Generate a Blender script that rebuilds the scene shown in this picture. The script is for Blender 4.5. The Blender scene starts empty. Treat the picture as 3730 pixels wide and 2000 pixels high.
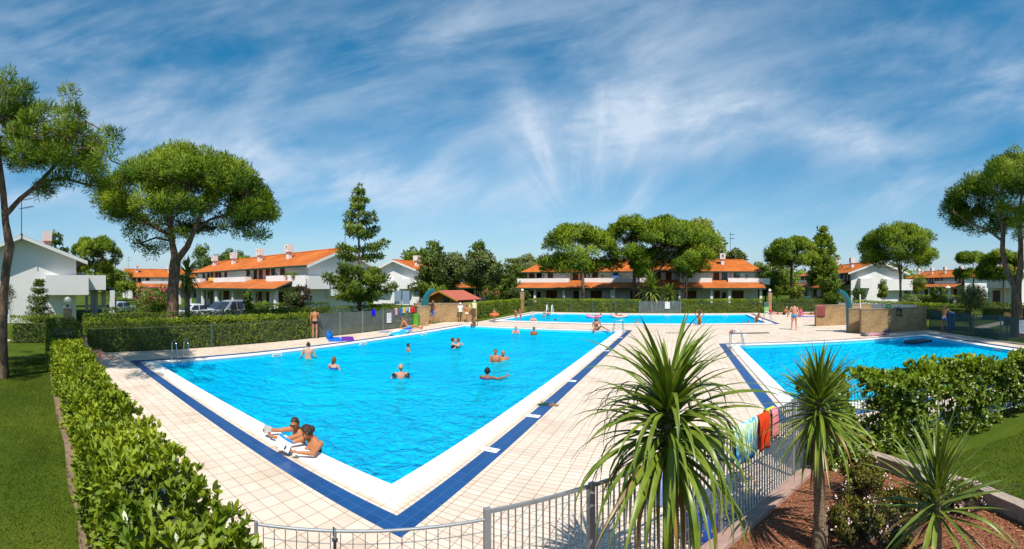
import bpy, bmesh, math, random
import numpy as np
from mathutils import Vector, Matrix
from mathutils.geometry import tessellate_polygon
R = math.radians
SC = bpy.context.scene
COL = SC.collection

# ------------------------------------------------------------ camera, sky, sun
H = 3.1                      # eye height; the photograph is a stitched cylindrical panorama
FO, CX, HOR = 1496.0, 1865.0, 1040.5
cd = bpy.data.cameras.new('camera'); cam = bpy.data.objects.new('camera', cd); COL.objects.link(cam)
cam.location = (0, 0, H); cam.rotation_euler = (R(90), 0, 0); SC.camera = cam
cd.type = 'PANO'; cd.panorama_type = 'CENTRAL_CYLINDRICAL'
cd.central_cylindrical_range_u_min = -CX / FO; cd.central_cylindrical_range_u_max = CX / FO
cd.central_cylindrical_range_v_min = -(2000 - HOR) / FO; cd.central_cylindrical_range_v_max = HOR / FO
cd.central_cylindrical_radius = 1.0
cd.clip_start = 0.05; cd.clip_end = 5000

SUN_AZ, SUN_EL = 169.0, 55.0       # clockwise from +Y
sv = Vector((math.sin(R(SUN_AZ)) * math.cos(R(SUN_EL)), math.cos(R(SUN_AZ)) * math.cos(R(SUN_EL)), math.sin(R(SUN_EL))))
ld = bpy.data.lights.new('sun', 'SUN'); ld.energy = 4.7; ld.angle = R(0.5); ld.color = (1.0, 0.95, 0.86)
sun = bpy.data.objects.new('sun', ld); COL.objects.link(sun); sun.location = (0, -30, 60)
sun.rotation_euler = (-sv).to_track_quat('-Z', 'Y').to_euler()

W = bpy.data.worlds.new('World'); SC.world = W; W.use_nodes = True
def world():
    nt = W.node_tree; n = nt.nodes; l = nt.links; n.clear()
    def N(t, **k):
        x = n.new(t)
        for a, b in k.items(): setattr(x, a, b)
        return x
    def M(op, a, b=None, c=None):
        x = N('ShaderNodeMath', operation=op)
        for i, v in enumerate((a, b, c)):
            if v is None: continue
            if isinstance(v, (int, float)): x.inputs[i].default_value = v
            else: l.new(v, x.inputs[i])
        return x.outputs[0]
    out = N('ShaderNodeOutputWorld'); bg = N('ShaderNodeBackground'); bg.inputs[1].default_value = 0.115
    l.new(bg.outputs[0], out.inputs[0])
    sky = N('ShaderNodeTexSky', sky_type='NISHITA'); sky.sun_disc = False
    sky.sun_elevation = R(SUN_EL); sky.sun_rotation = R(SUN_AZ)
    sky.air_density = 1.0; sky.dust_density = 0.3; sky.ozone_density = 1.6; sky.altitude = 0
    hs = N('ShaderNodeHueSaturation'); hs.inputs['Hue'].default_value = 0.484; hs.inputs['Saturation'].default_value = 1.48; hs.inputs['Value'].default_value = 0.92
    l.new(sky.outputs[0], hs.inputs['Color'])
    tc = N('ShaderNodeTexCoord'); sp = N('ShaderNodeSeparateXYZ'); l.new(tc.outputs['Generated'], sp.inputs[0])
    X, Y, Z = sp.outputs
    th = M('ARCTAN2', X, Y)                                          # compass bearing
    t = M('DIVIDE', Z, M('SQRT', M('ADD', M('ADD', M('MULTIPLY', X, X), M('MULTIPLY', Y, Y)), 1e-4)))   # tangent of the elevation
    def noise(va, vb, sc, det, rough, dist, off):
        c = N('ShaderNodeCombineXYZ'); l.new(va, c.inputs[0]); l.new(vb, c.inputs[1]); c.inputs[2].default_value = off
        q = N('ShaderNodeTexNoise'); q.inputs['Scale'].default_value = sc; q.inputs['Detail'].default_value = det
        q.inputs['Roughness'].default_value = rough; q.inputs['Distortion'].default_value = dist
        l.new(c.outputs[0], q.inputs['Vector']); return q.outputs['Fac']
    def ramp(v, lo, hi):
        m = N('ShaderNodeMapRange'); m.interpolation_type = 'SMOOTHSTEP'; l.new(v, m.inputs[0])
        m.inputs[1].default_value = lo; m.inputs[2].default_value = hi; return m.outputs[0]
    def blob(t0, e0, st, se, amp, tilt=0.0):
        a, b = M('SUBTRACT', th, t0), M('SUBTRACT', t, e0)
        c, s = math.cos(tilt), math.sin(tilt)
        p = M('DIVIDE', M('ADD', M('MULTIPLY', a, c), M('MULTIPLY', b, s)), st); q = M('DIVIDE', M('SUBTRACT', M('MULTIPLY', b, c), M('MULTIPLY', a, s)), se)
        return M('MULTIPLY', M('EXPONENT', M('MULTIPLY', M('ADD', M('MULTIPLY', p, p), M('MULTIPLY', q, q)), -1.0)), amp)
    def total(xs):
        r = xs[0]
        for x in xs[1:]: r = M('ADD', r, x)
        return r
    # wisps, drawn out along a gently rising direction
    ti = R(14); ua = M('ADD', M('MULTIPLY', th, math.cos(ti)), M('MULTIPLY', t, math.sin(ti))); ub = M('SUBTRACT', M('MULTIPLY', t, math.cos(ti)), M('MULTIPLY', th, math.sin(ti)))
    wisp = ramp(noise(M('MULTIPLY', ua, 2.2), M('MULTIPLY', ub, 6.5), 1.0, 8, .60, .35, 2.2), .34, .80)
    soft = ramp(noise(M('MULTIPLY', ua, 1.6), M('MULTIPLY', ub, 3.4), 1.0, 5, .6, .5, 7.7), .30, .72)
    fleck = ramp(noise(M('MULTIPLY', ua, 9), M('MULTIPLY', ub, 17), 1.0, 6, .6, .5, 4.4), .36, .85)
    # a fan of cirrus streaks opening upward from the skyline
    fa, fb = M('SUBTRACT', th, .18), M('SUBTRACT', t, .09)
    ang = M('ARCTAN2', fa, fb); rad = M('SQRT', M('ADD', M('MULTIPLY', fa, fa), M('MULTIPLY', fb, fb)))
    ray = ramp(noise(M('MULTIPLY', ang, 2.3), M('MULTIPLY', rad, 2.2), 1.0, 9, .58, .25, 1.3), .36, .74)
    fan = total([blob(.075, .31, .060, .17, .62, R(20)), blob(.215, .31, .032, .16, .50, R(2)), blob(.31, .28, .045, .14, .34, R(-14)), blob(.42, .40, .28, .10, .40, R(12))])
    sheet = total([blob(.42, .41, .40, .09, .60, R(4)), blob(.80, .37, .28, .055, .50, R(-14)), blob(-.62, .32, .09, .035, .75), blob(-1.05, .45, .45, .18, .38, R(-16)),
                   blob(-.55, .26, .5, .05, .42, R(-9)), blob(-1.15, .22, .16, .03, .5, R(8)), blob(-.2, .24, .45, .07, .45, R(-8)), blob(1.15, .52, .25, .10, .45, R(-20)), blob(.05, .62, .5, .12, .28), blob(1.0, .24, .4, .05, .34, R(8)), blob(-.5, .55, .4, .12, .26, R(-12))])
    cl = M('ADD', M('MULTIPLY', M('MULTIPLY', M('MULTIPLY', fan, 1.35), ramp(rad, .07, .17)), M('ADD', .22, M('MULTIPLY', ray, 1.0))), M('MULTIPLY', M('MULTIPLY', sheet, 1.35), M('ADD', M('MULTIPLY', soft, .34), M('MULTIPLY', wisp, M('ADD', .65, M('MULTIPLY', fleck, .45))))))
    cl = M('ADD', cl, M('MULTIPLY', soft, .14)); cl = M('ADD', cl, M('MULTIPLY', wisp, .18))
    haze = M('MULTIPLY', M('EXPONENT', M('MULTIPLY', M('MAXIMUM', t, 0.0), -7.0)), .92)
    cl = M('MINIMUM', cl, 0.85)
    hz = N('ShaderNodeMix', data_type='RGBA'); l.new(haze, hz.inputs['Factor']); l.new(hs.outputs[0], hz.inputs['A']); hz.inputs['B'].default_value = (2.25, 3.2, 4.25, 1)
    mix = N('ShaderNodeMix', data_type='RGBA'); l.new(cl, mix.inputs['Factor']); l.new(hz.outputs['Result'], mix.inputs['A'])
    mix.inputs['B'].default_value = (4.7, 5.4, 6.3, 1)
    l.new(mix.outputs['Result'], bg.inputs[0])
world()
SC.view_settings.view_transform = 'Standard'; SC.view_settings.look = 'None'
SC.view_settings.exposure = 0.40; SC.view_settings.gamma = 1.0; SC.view_settings.use_curve_mapping = False
SC.cycles.max_bounces = 8; SC.cycles.transparent_max_bounces = 16; SC.cycles.caustics_reflective = False; SC.cycles.caustics_refractive = False
SC.cycles.sample_clamp_indirect = 6.0
try: SC.cycles.use_denoising = True
except Exception: pass

# ------------------------------------------------------------ helpers
def pt(x, y, z=0.0):
    """Point at height z seen at photograph pixel (x, y)."""
    th = (x - CX) / FO; d = FO * (H - z) / (y - HOR)
    return Vector((d * math.sin(th), d * math.cos(th), z))
def pd(x, d, z=0.0):
    th = (x - CX) / FO
    return Vector((d * math.sin(th), d * math.cos(th), z))
def zy(y, d): return H - (y - HOR) * d / FO
def brg(x): return (x - CX) / FO
ROT = 1.167
U = Vector((math.cos(ROT), math.sin(ROT), 0)); V = Vector((-math.sin(ROT), math.cos(ROT), 0))
PB = Vector((-1.823, 6.042, 0))
AU, AV = math.atan2(U.x, U.y), math.atan2(V.x, V.y)
BU, BV = PB.dot(U), PB.dot(V)
def uv(u, v, z=0.0):
    p = PB + U * u + V * v; return Vector((p.x, p.y, z))
def on_u(x, Pu, z=0.0):
    """Point on the line P.U = Pu at image column x."""
    th = brg(x); d = Pu / math.cos(th - AU); return Vector((d * math.sin(th), d * math.cos(th), z))
def on_v(x, Pv, z=0.0):
    th = brg(x); d = Pv / math.cos(th - AV); return Vector((d * math.sin(th), d * math.cos(th), z))

def tag(o, label=None, cat=None, group=None, kind=None):
    if label: o['label'] = label
    if cat: o['category'] = cat
    if group: o['group'] = group
    if kind: o['kind'] = kind
    return o
def empty(name, loc=(0, 0, 0), rz=0.0, label=None, cat=None, group=None):
    o = bpy.data.objects.new(name, None); COL.objects.link(o); o.location = loc; o.rotation_euler = (0, 0, rz)
    o.empty_display_size = 0.1
    return tag(o, label, cat, group)
def link(name, me, mat=None, parent=None, loc=None, rz=None):
    o = bpy.data.objects.new(name, me); COL.objects.link(o)
    if mat is not None:
        for m in (mat if isinstance(mat, (list, tuple)) else [mat]): me.materials.append(m)
    if parent is not None: o.parent = parent
    if loc is not None: o.location = loc
    if rz is not None: o.rotation_euler = (0, 0, rz)
    return o
def copy_tree(o, parent=None):
    c = o.copy(); COL.objects.link(c); c.parent = parent
    for ch in list(o.children): copy_tree(ch, c)
    return c

class MB:
    """Collects shapes; build() links them as one mesh."""
    def __init__(s): s.v = []; s.f = []; s.m = []; s.mi = 0
    def add(s, vs, fs):
        b = len(s.v); s.v += [tuple(p) for p in vs]; s.f += [tuple(i + b for i in f) for f in fs]; s.m += [s.mi] * len(fs); return s
    def box(s, x0, y0, z0, x1, y1, z1):
        vs = [(x0, y0, z0), (x1, y0, z0), (x1, y1, z0), (x0, y1, z0), (x0, y0, z1), (x1, y0, z1), (x1, y1, z1), (x0, y1, z1)]
        return s.add(vs, [(0, 3, 2, 1), (4, 5, 6, 7), (0, 1, 5, 4), (1, 2, 6, 5), (2, 3, 7, 6), (3, 0, 4, 7)])
    def obox(s, c, ax, ay, az):
        """box of centre c and half-axes"""
        c, ax, ay, az = map(Vector, (c, ax, ay, az))
        vs = [c + ax * i + ay * j + az * k for k in (-1, 1) for (i, j) in ((-1, -1), (1, -1), (1, 1), (-1, 1))]
        return s.add(vs, [(0, 3, 2, 1), (4, 5, 6, 7), (0, 1, 5, 4), (1, 2, 6, 5), (2, 3, 7, 6), (3, 0, 4, 7)])
    def bar(s, p, q, w, h=None, up=(0, 0, 1)):
        p, q = Vector(p), Vector(q); h = h or w; d = (q - p); L = d.length; d = d / L
        up = Vector(up)
        if abs(d.dot(up)) > 0.98: up = Vector((1, 0, 0))
        sx = d.cross(up).normalized(); su = sx.cross(d)
        return s.obox((p + q) / 2, sx * w / 2, d * L / 2, su * h / 2)
    def tube(s, path, rad, n=8, cap=True):
        path = [Vector(p) for p in path]; k = len(path)
        rad = [rad] * k if isinstance(rad, (int, float)) else rad
        vs = []; prev = None
        for i, p in enumerate(path):
            t = (path[min(i + 1, k - 1)] - path[max(i - 1, 0)]).normalized()
            if prev is None:
                a = Vector((0, 0, 1)) if abs(t.z) < 0.9 else Vector((1, 0, 0)); e = t.cross(a).normalized()
            else:
                e = (prev - t * prev.dot(t)).normalized()
            prev = e; g = t.cross(e)
            for j in range(n):
                an = 2 * math.pi * j / n; vs.append(p + (e * math.cos(an) + g * math.sin(an)) * rad[i])
        fs = [(i * n + j, i * n + (j + 1) % n, (i + 1) * n + (j + 1) % n, (i + 1) * n + j) for i in range(k - 1) for j in range(n)]
        if cap: fs += [tuple(range(n - 1, -1, -1)), tuple((k - 1) * n + j for j in range(n))]
        return s.add(vs, fs)
    def lathe(s, prof, n=16, c=(0, 0, 0)):
        vs = [(c[0] + r * math.cos(2 * math.pi * j / n), c[1] + r * math.sin(2 * math.pi * j / n), c[2] + z) for r, z in prof for j in range(n)]
        k = len(prof)
        fs = [(i * n + j, i * n + (j + 1) % n, (i + 1) * n + (j + 1) % n, (i + 1) * n + j) for i in range(k - 1) for j in range(n)]
        fs += [tuple(range(n - 1, -1, -1)), tuple((k - 1) * n + j for j in range(n))]
        return s.add(vs, fs)
    def ball(s, c, r, n=12, sc=(1, 1, 1)):
        prof = [(max(1e-4, math.sin(math.pi * i / n)) , -math.cos(math.pi * i / n)) for i in range(n + 1)]
        b = len(s.v); s.lathe(prof, n + 4)
        for i in range(b, len(s.v)):
            p = s.v[i]; s.v[i] = (c[0] + p[0] * r * sc[0], c[1] + p[1] * r * sc[1], c[2] + p[2] * r * sc[2])
        return s
    def prism(s, poly, y0, y1, axis='y'):
        """extrude a polygon of (x, z) along y, or of (y, z) along x, or of (x, y) along z"""
        n = len(poly)
        f = {'y': lambda a, b, t: (a, t, b), 'x': lambda a, b, t: (t, a, b), 'z': lambda a, b, t: (a, b, t)}[axis]
        vs = [f(a, b, y0) for a, b in poly] + [f(a, b, y1) for a, b in poly]
        fs = [tuple(range(n - 1, -1, -1)), tuple(range(n, 2 * n))] + [(i, (i + 1) % n, n + (i + 1) % n, n + i) for i in range(n)]
        return s.add(vs, fs)
    def mesh(s, name, smooth=None):
        me = bpy.data.meshes.new(name); me.from_pydata(s.v, [], s.f)
        if any(s.m): me.polygons.foreach_set('material_index', s.m)
        bm = bmesh.new(); bm.from_mesh(me); bmesh.ops.recalc_face_normals(bm, faces=bm.faces); bm.to_mesh(me); bm.free()
        if smooth is not None:
            me.polygons.foreach_set('use_smooth', [True] * len(me.polygons))
            me.set_sharp_from_angle(angle=R(smooth))
        me.update(); return me
    def build(s, name, mat, parent=None, smooth=None, loc=None, rz=None, bevel=0):
        o = link(name, s.mesh(name, smooth), mat, parent, loc, rz)
        if bevel:
            m = o.modifiers.new('edge', 'BEVEL'); m.width = bevel; m.segments = 2; m.limit_method = 'ANGLE'
        return o

# ------------------------------------------------------------ materials
class NT:
    def __init__(s, name):
        s.m = bpy.data.materials.new(name); s.m.use_nodes = True; s.t = s.m.node_tree
        s.b = s.t.nodes['Principled BSDF']; s.out = s.t.nodes['Material Output']
    def n(s, t, **k):
        x = s.t.nodes.new(t)
        for a, b in k.items(): setattr(x, a, b)
        return x
    def l(s, a, b): s.t.links.new(a, b)
    def coord(s, kind='Object', rz=0.0, scale=(1, 1, 1), loc=(0, 0, 0)):
        if kind == 'World': src = s.n('ShaderNodeNewGeometry').outputs['Position']
        else: src = s.n('ShaderNodeTexCoord').outputs[kind]
        mp = s.n('ShaderNodeMapping'); mp.inputs['Rotation'].default_value = (0, 0, rz); mp.inputs['Scale'].default_value = scale; mp.inputs['Location'].default_value = loc
        s.l(src, mp.inputs[0]); return mp.outputs[0]
    def noise(s, vec, scale, det=4, rough=0.6, dist=0.0):
        t = s.n('ShaderNodeTexNoise'); t.inputs['Scale'].default_value = scale; t.inputs['Detail'].default_value = det
        t.inputs['Roughness'].default_value = rough; t.inputs['Distortion'].default_value = dist
        s.l(vec, t.inputs['Vector']); return t.outputs['Fac']
    def ramp(s, v, stops):
        r = s.n('ShaderNodeValToRGB'); e = r.color_ramp.elements
        while len(e) < len(stops): e.new(0.5)
        for x, (p, c) in zip(e, stops): x.position = p; x.color = (c[0], c[1], c[2], 1)
        s.l(v, r.inputs[0]); return r.outputs[0]
    def mix(s, fac, a, b, blend='MIX'):
        x = s.n('ShaderNodeMix', data_type='RGBA', blend_type=blend)
        for k, v in (('Factor', fac), ('A', a), ('B', b)):
            if isinstance(v, (int, float)): x.inputs[k].default_value = v
            elif isinstance(v, tuple): x.inputs[k].default_value = (v[0], v[1], v[2], 1)
            else: s.l(v, x.inputs[k])
        return x.outputs['Result']
    def bump(s, h, strength=0.3, dist=0.02):
        b = s.n('ShaderNodeBump'); b.inputs['Strength'].default_value = strength; b.inputs['Distance'].default_value = dist
        s.l(h, b.inputs['Height']); s.l(b.outputs[0], s.b.inputs['Normal']); return b.outputs[0]
    def set(s, rough=0.6, metal=0.0, spec=0.5):
        s.b.inputs['Roughness'].default_value = rough; s.b.inputs['Metallic'].default_value = metal
        s.b.inputs['Specular IOR Level'].default_value = spec; return s.m
def vary(c, f): return tuple(min(1, x * f) for x in c)
_mc = {}
def simple(name, c, rough=0.6, var=0.12, scale=6.0, metal=0.0, bump=0.0, spec=0.4, kind='Object'):
    if name in _mc: return _mc[name]
    k = NT(name); co = k.coord(kind); f = k.noise(co, scale)
    k.l(k.ramp(f, [(0.25, vary(c, 1 - var)), (0.75, vary(c, 1 + var))]), k.b.inputs['Base Color'])
    if bump: k.bump(k.noise(co, scale * 4, 6), bump)
    _mc[name] = k.set(rough, metal, spec); return _mc[name]
def leafmat(name, dark, light, scale=0.9, trans=0.3, rough=0.55, spec=0.25, fine=9.0):
    k = NT(name); co = k.coord('Object')
    f = k.noise(co, scale, 3); g = k.noise(co, fine, 2)
    mid = tuple((a + b) / 2 for a, b in zip(dark, light))
    c1 = k.ramp(f, [(0.32, dark), (0.5, mid), (0.68, light)])
    c2 = k.ramp(g, [(0.3, (0.62, 0.66, 0.6)), (0.7, (1.3, 1.25, 1.1))])
    c = k.mix(1.0, c1, c2, 'MULTIPLY')
    k.l(c, k.b.inputs['Base Color']); k.set(rough, 0, spec)
    tr = k.n('ShaderNodeBsdfTranslucent'); k.l(k.mix(1.0, c, (1.25, 1.2, 0.55), 'MULTIPLY'), tr.inputs[0])
    mx = k.n('ShaderNodeMixShader'); mx.inputs[0].default_value = trans
    k.l(k.b.outputs[0], mx.inputs[1]); k.l(tr.outputs[0], mx.inputs[2]); k.l(mx.outputs[0], k.out.inputs[0])
    return k.m
# ------------------------------------------------------------ fast leaf meshes
def np_mesh(name, verts, quads, normals=None):
    me = bpy.data.meshes.new(name); nv, nq = len(verts), len(quads)
    me.vertices.add(nv); me.vertices.foreach_set('co', np.asarray(verts, np.float32).ravel())
    me.loops.add(nq * 4); me.polygons.add(nq)
    me.polygons.foreach_set('loop_start', np.arange(0, nq * 4, 4, dtype=np.int32))
    me.polygons.foreach_set('loop_total', np.full(nq, 4, np.int32))
    me.loops.foreach_set('vertex_index', np.asarray(quads, np.int32).ravel())
    me.update(calc_edges=True)
    if normals is not None:
        me.polygons.foreach_set('use_smooth', np.ones(nq, bool))
        me.normals_split_custom_set_from_vertices(np.asarray(normals, np.float32).tolist())
    return me
def nrm(a): return a / np.maximum(np.linalg.norm(a, axis=1, keepdims=True), 1e-9)
def leaf_mesh(name, P, A, N, L, Wd, kind='leaf', soft=None, softness=0.6):
    """P origins, A long axes, N face normals, L lengths, Wd widths; soft = directions blended into the shading normals"""
    A = nrm(A); B = nrm(np.cross(N, A)); N = np.cross(A, B); n = len(P)
    if soft is not None:          # faces turned outward, so that the blended normals shade as a leafy surface
        s = np.where((N * soft).sum(1) < 0, -1.0, 1.0)[:, None]; N = N * s; B = B * s
    if kind == 'leaf': tpl = [(0, 0, 0), (.32, .46, .18), (.72, .40, .14), (1, 0, -.10), (.72, -.40, .14), (.32, -.46, .18)]; q = [(0, 5, 4, 3), (0, 3, 2, 1)]
    else: tpl = [(0, 0, 0), (.5, .5, 0), (1, 0, 0), (.5, -.5, 0)]; q = [(0, 3, 2, 1)]
    k = len(tpl); vs = np.empty((n, k, 3), np.float32)
    for i, (x, y, z) in enumerate(tpl):
        vs[:, i] = P + A * (L * x)[:, None] + B * (Wd * y)[:, None] + N * (Wd * z if kind == 'leaf' else 0 * Wd)[:, None]
    fs = (np.array(q)[None] + (np.arange(n) * k)[:, None, None]).reshape(-1, 4)
    nor = None
    if soft is not None:
        m = nrm(soft * softness + N * (1 - softness))
        nor = np.repeat(m, k, axis=0)
    return np_mesh(name, vs.reshape(-1, 3), fs, nor)
def rnd_dir(g, n): return nrm(g.normal(size=(n, 3)))

M_hedge_n = leafmat('laurel_leaf', (0.10, 0.165, 0.010), (0.34, 0.40, 0.030), 1.6, 0.28, 0.34, 0.5, 7)
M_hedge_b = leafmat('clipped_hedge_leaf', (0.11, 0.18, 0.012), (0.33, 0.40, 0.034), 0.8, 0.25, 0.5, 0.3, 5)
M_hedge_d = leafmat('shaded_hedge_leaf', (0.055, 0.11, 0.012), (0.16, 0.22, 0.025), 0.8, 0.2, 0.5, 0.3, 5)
M_hedge_r = leafmat('privet_leaf', (0.09, 0.16, 0.010), (0.28, 0.36, 0.03), 1.3, 0.3, 0.42, 0.4, 7)
M_core = simple('hedge_dark_core', (0.055, 0.075, 0.016), 0.9, 0.3, 3)
M_twig = simple('hedge_twig', (0.10, 0.075, 0.045), 0.9, 0.2, 5)

def hedge(label, p0, p1, thick, height, leaf, dens, mat, seed, group=None, bump=0.10, core=True, per=6, kind='leaf', thin=0.0, aspect=0.42, ntwig=0):
    """Hedge from p0 to p1, growing to the left of that direction. dens = leaf rosettes per square metre."""
    g = np.random.default_rng(seed); p0, p1 = Vector(p0), Vector(p1)
    d = p1 - p0; L = d.length; rz = math.atan2(d.y, d.x)
    root = empty('hedge', p0, rz, label, 'hedge', group)
    ph = g.uniform(0, 6.28, 12)
    def wob(x, y): return (np.sin(x * 2.1 + ph[0] + y) + np.sin(x * 4.7 + ph[1] - 1.5 * y) * .7 + np.sin(x * 9.1 + ph[2] + 3 * y) * .5 + np.sin(x * .8 + ph[3]) * .8) / 3.0
    faces = [('t', L * thick), ('f', L * height), ('b', L * height), ('e', thick * height * 2)]
    P, Nn = [], []
    for nm, ar in faces:
        n = int(ar * dens)
        a, b = g.random(n), g.random(n)
        z0 = np.zeros(n)
        if nm == 't': p = np.stack([a * L, b * thick, height + wob(a * L, b * thick) * bump], 1); nn = np.tile([0, 0, 1.], (n, 1))
        elif nm == 'f': z = b ** .9 * height; p = np.stack([a * L, -wob(a * L, z * 2) * bump * .8, z], 1); nn = np.tile([0, -1., .25], (n, 1))
        elif nm == 'b': z = b ** .9 * height; p = np.stack([a * L, thick + wob(a * L, z * 2 + 3) * bump * .8, z], 1); nn = np.tile([0, 1., .25], (n, 1))
        else: s = (a < .5); p = np.stack([np.where(s, 0, L), g.random(n) * thick, b * height], 1); nn = np.stack([np.where(s, -1., 1.), z0, z0 + .25], 1)
        dep = g.random(n) ** 1.5 * (0.24 if core else thick * .45)
        P.append(p - nn * dep[:, None]); Nn.append(nn)
    P = np.concatenate(P); Nn = np.concatenate(Nn)
    if thin > 0:
        keep = (np.sin(P[:, 0] * 3.3 + ph[4]) + np.sin(P[:, 2] * 4.1 + ph[5] + P[:, 0]) + np.sin(P[:, 0] * 7.7 + P[:, 2] * 3 + ph[6]) * .8) > (-1.2 + thin * (1.6 - P[:, 2] / height))
        P, Nn = P[keep], Nn[keep]
    n = len(P); tip = nrm(Nn * .8 + np.array([0, 0, .45]) + rnd_dir(g, n) * .55)
    P = np.repeat(P, per, 0); tip = np.repeat(tip, per, 0); soft = np.repeat(nrm(Nn), per, 0); n = len(P)
    A = nrm(tip + rnd_dir(g, n) * .85); Nl = nrm(tip * .55 + rnd_dir(g, n) * .7 + np.array([0, 0, .35]))
    Ls = leaf * g.uniform(.6, 1.15, n); P = P + A * (leaf * .10 * g.random(n))[:, None]
    link('foliage', leaf_mesh('foliage', P, A, Nl, Ls, Ls * aspect, kind, soft, .5), mat, root)
    st = MB()
    if core:
        nx = max(2, int(L / .5)); i = min(.14, thick * .25)
        prof = [(i, 0.02), (i, height - i * 3.0), (thick - i, height - i * 3.0), (thick - i, 0.02)]
        st.prism(prof, i, L - i, 'x')
    for _ in range(ntwig):
        x, y = g.random() * L, thick * (.3 + .4 * g.random()); q = [(x, y, 0)]
        for j in range(4): q.append((q[-1][0] + g.normal() * .07, q[-1][1] + g.normal() * .06, q[-1][2] + height / 4.4))
        st.tube(q, [.014, .012, .009, .007, .004], 5)
    if st.v:
        so = st.build('stems', M_core if core else M_twig, root)  # with core: an added solid dark block for the dim inside, not stems
        if not core: so['kind'] = 'stuff'
    return root

# ------------------------------------------------------------ ground, deck, pools
Pool1 = [(0, 0), (22.46, 0), (22.46, 11.45), (0, 11.45)]
Pool2 = [(28.1, -11.3), (38.3, -11.3), (38.3, 11.1), (28.1, 11.1)]
Pool3 = [(5.0, -18.2), (16.0, -18.2), (16.0, -7.13), (5.0, -7.13)]
def grow(p, e):
    us = [a for a, b in p]; vs = [b for a, b in p]
    u0, u1, v0, v1 = min(us) - e, max(us) + e, min(vs) - e, max(vs) + e
    return [(u0, v0), (u1, v0), (u1, v1), (u0, v1)]
FENCE_A, FENCE_C = Vector((-1.94, 2.70, 0)), Vector((5.30, 5.58, 0))
deck_poly = [uv(-2.9, 14.65), Vector((-2.02, 2.67, 0)), FENCE_C, uv(2.35, -20.4), uv(18.7, -20.4), uv(41.0, -20.4), uv(41.0, 12.9), uv(26.3, 12.4), uv(24.6, 14.65)]
def sheet(name, outer, holes, z, mat):
    loops = [[Vector((p[0], p[1], 0)) for p in outer]] + [[Vector((p[0], p[1], 0)) for p in h] for h in holes]
    tri = tessellate_polygon(loops); vs = [(p.x, p.y, z) for lp in loops for p in lp]
    fs = []
    for t in tri:
        a, b, c = (Vector(vs[i]) for i in t)
        fs.append(tuple(t) if (b - a).cross(c - a).z > 0 else tuple(reversed(t)))
    me = bpy.data.meshes.new(name); me.from_pydata(vs, [], fs); me.update()
    return tag(link(name, me, mat), kind='structure')
def uvs(p): return [uv(a, b) for a, b in p]

k = NT('lawn_grass'); co = k.coord('World')
c1 = k.ramp(k.noise(co, 0.35, 5, .65), [(.32, (.034, .056, .005)), (.5, (.058, .092, .007)), (.68, (.105, .125, .014))])
c2 = k.ramp(k.noise(co, 40, 3, .7), [(.3, (.5, .55, .5)), (.7, (1.5, 1.45, 1.3))])
k.l(k.mix(1, c1, c2, 'MULTIPLY'), k.b.inputs['Base Color']); k.bump(k.noise(co, 55, 4), .6, .03); M_lawn = k.set(.9, 0, .1)

k = NT('deck_tiles'); co = k.coord('World', -ROT, loc=(-BU, -BV, 0)); 
# mapping rotates first, so x runs along the pool's long side and y across it
def brick(vec, w, h, off):
    t = k.n('ShaderNodeTexBrick'); t.offset = off; t.squash = 1.0
    t.inputs['Scale'].default_value = 1.0; t.inputs['Mortar Size'].default_value = .0058; t.inputs['Mortar Smooth'].default_value = .2
    t.inputs['Brick Width'].default_value = w; t.inputs['Row Height'].default_value = h; t.inputs['Bias'].default_value = 0.1
    t.inputs['Color1'].default_value = (.75, .625, .515, 1); t.inputs['Color2'].default_value = (.65, .53, .425, 1); t.inputs['Mortar'].default_value = (.30, .20, .13, 1)
    k.l(vec, t.inputs['Vector']); return t
b1, b2 = brick(co, .25, .25, 0.0), brick(co, .125, .25, 0.0)
sx = k.n('ShaderNodeSeparateXYZ'); k.l(co, sx.inputs[0])
gt = k.n('ShaderNodeMath', operation='GREATER_THAN'); k.l(sx.outputs[0], gt.inputs[0]); gt.inputs[1].default_value = -0.9
col = k.mix(gt.outputs[0], b1.outputs[0], b2.outputs[0])
st = k.ramp(k.noise(co, .9, 6, .7), [(.28, (.80, .76, .70)), (.5, (1, 1, 1))])
st2 = k.ramp(k.noise(co, .16, 4, .6, 1.2), [(.3, (.93, .90, .86)), (.55, (1.02, 1.02, 1.02))])
base_ = k.mix(1, k.mix(1, col, st, 'MULTIPLY'), st2, 'MULTIPLY')
stain = k.ramp(k.noise(k.coord('World', -ROT, (.6, 1.2, 1)), .8, 7, .75, 1.5), [(.60, (0, 0, 0)), (.74, (.5, .5, .5))])      # old tea coloured stains
k.l(k.mix(stain, base_, (.44, .34, .25)), k.b.inputs['Base Color']); k.bump(b1.outputs['Fac'], -.15, .004); M_deck = k.set(.55, 0, .3)

def tilemat(name, c, size, grout, rough=.35, var=.12, mortar=.004):
    k = NT(name); co = k.coord('World', -ROT, loc=(-BU, -BV, 0))
    t = k.n('ShaderNodeTexBrick'); t.offset = 0; t.inputs['Scale'].default_value = 1; t.inputs['Mortar Size'].default_value = mortar
    t.inputs['Brick Width'].default_value = size; t.inputs['Row Height'].default_value = size
    t.inputs['Color1'].default_value = (*vary(c, 1 - var), 1); t.inputs['Color2'].default_value = (*vary(c, 1 + var), 1); t.inputs['Mortar'].default_value = (*grout, 1)
    k.l(co, t.inputs['Vector'])
    k.l(k.mix(.35, t.outputs[0], k.ramp(k.noise(co, 3, 5), [(.3, vary(c, .8)), (.7, vary(c, 1.2))])), k.b.inputs['Base Color'])
    return k.set(rough, 0, .4)
M_blue = tilemat('blue_border_tile', (.009, .062, .20), .25, (.08, .16, .33))
M_cope = simple('white_coping_stone', (.80, .78, .73), .5, .05, 1.2, kind='World', bump=.05)
M_basin = tilemat('pool_lining', (.03, .64, .96), .25, (.10, .64, .90), .4, .06)

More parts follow.
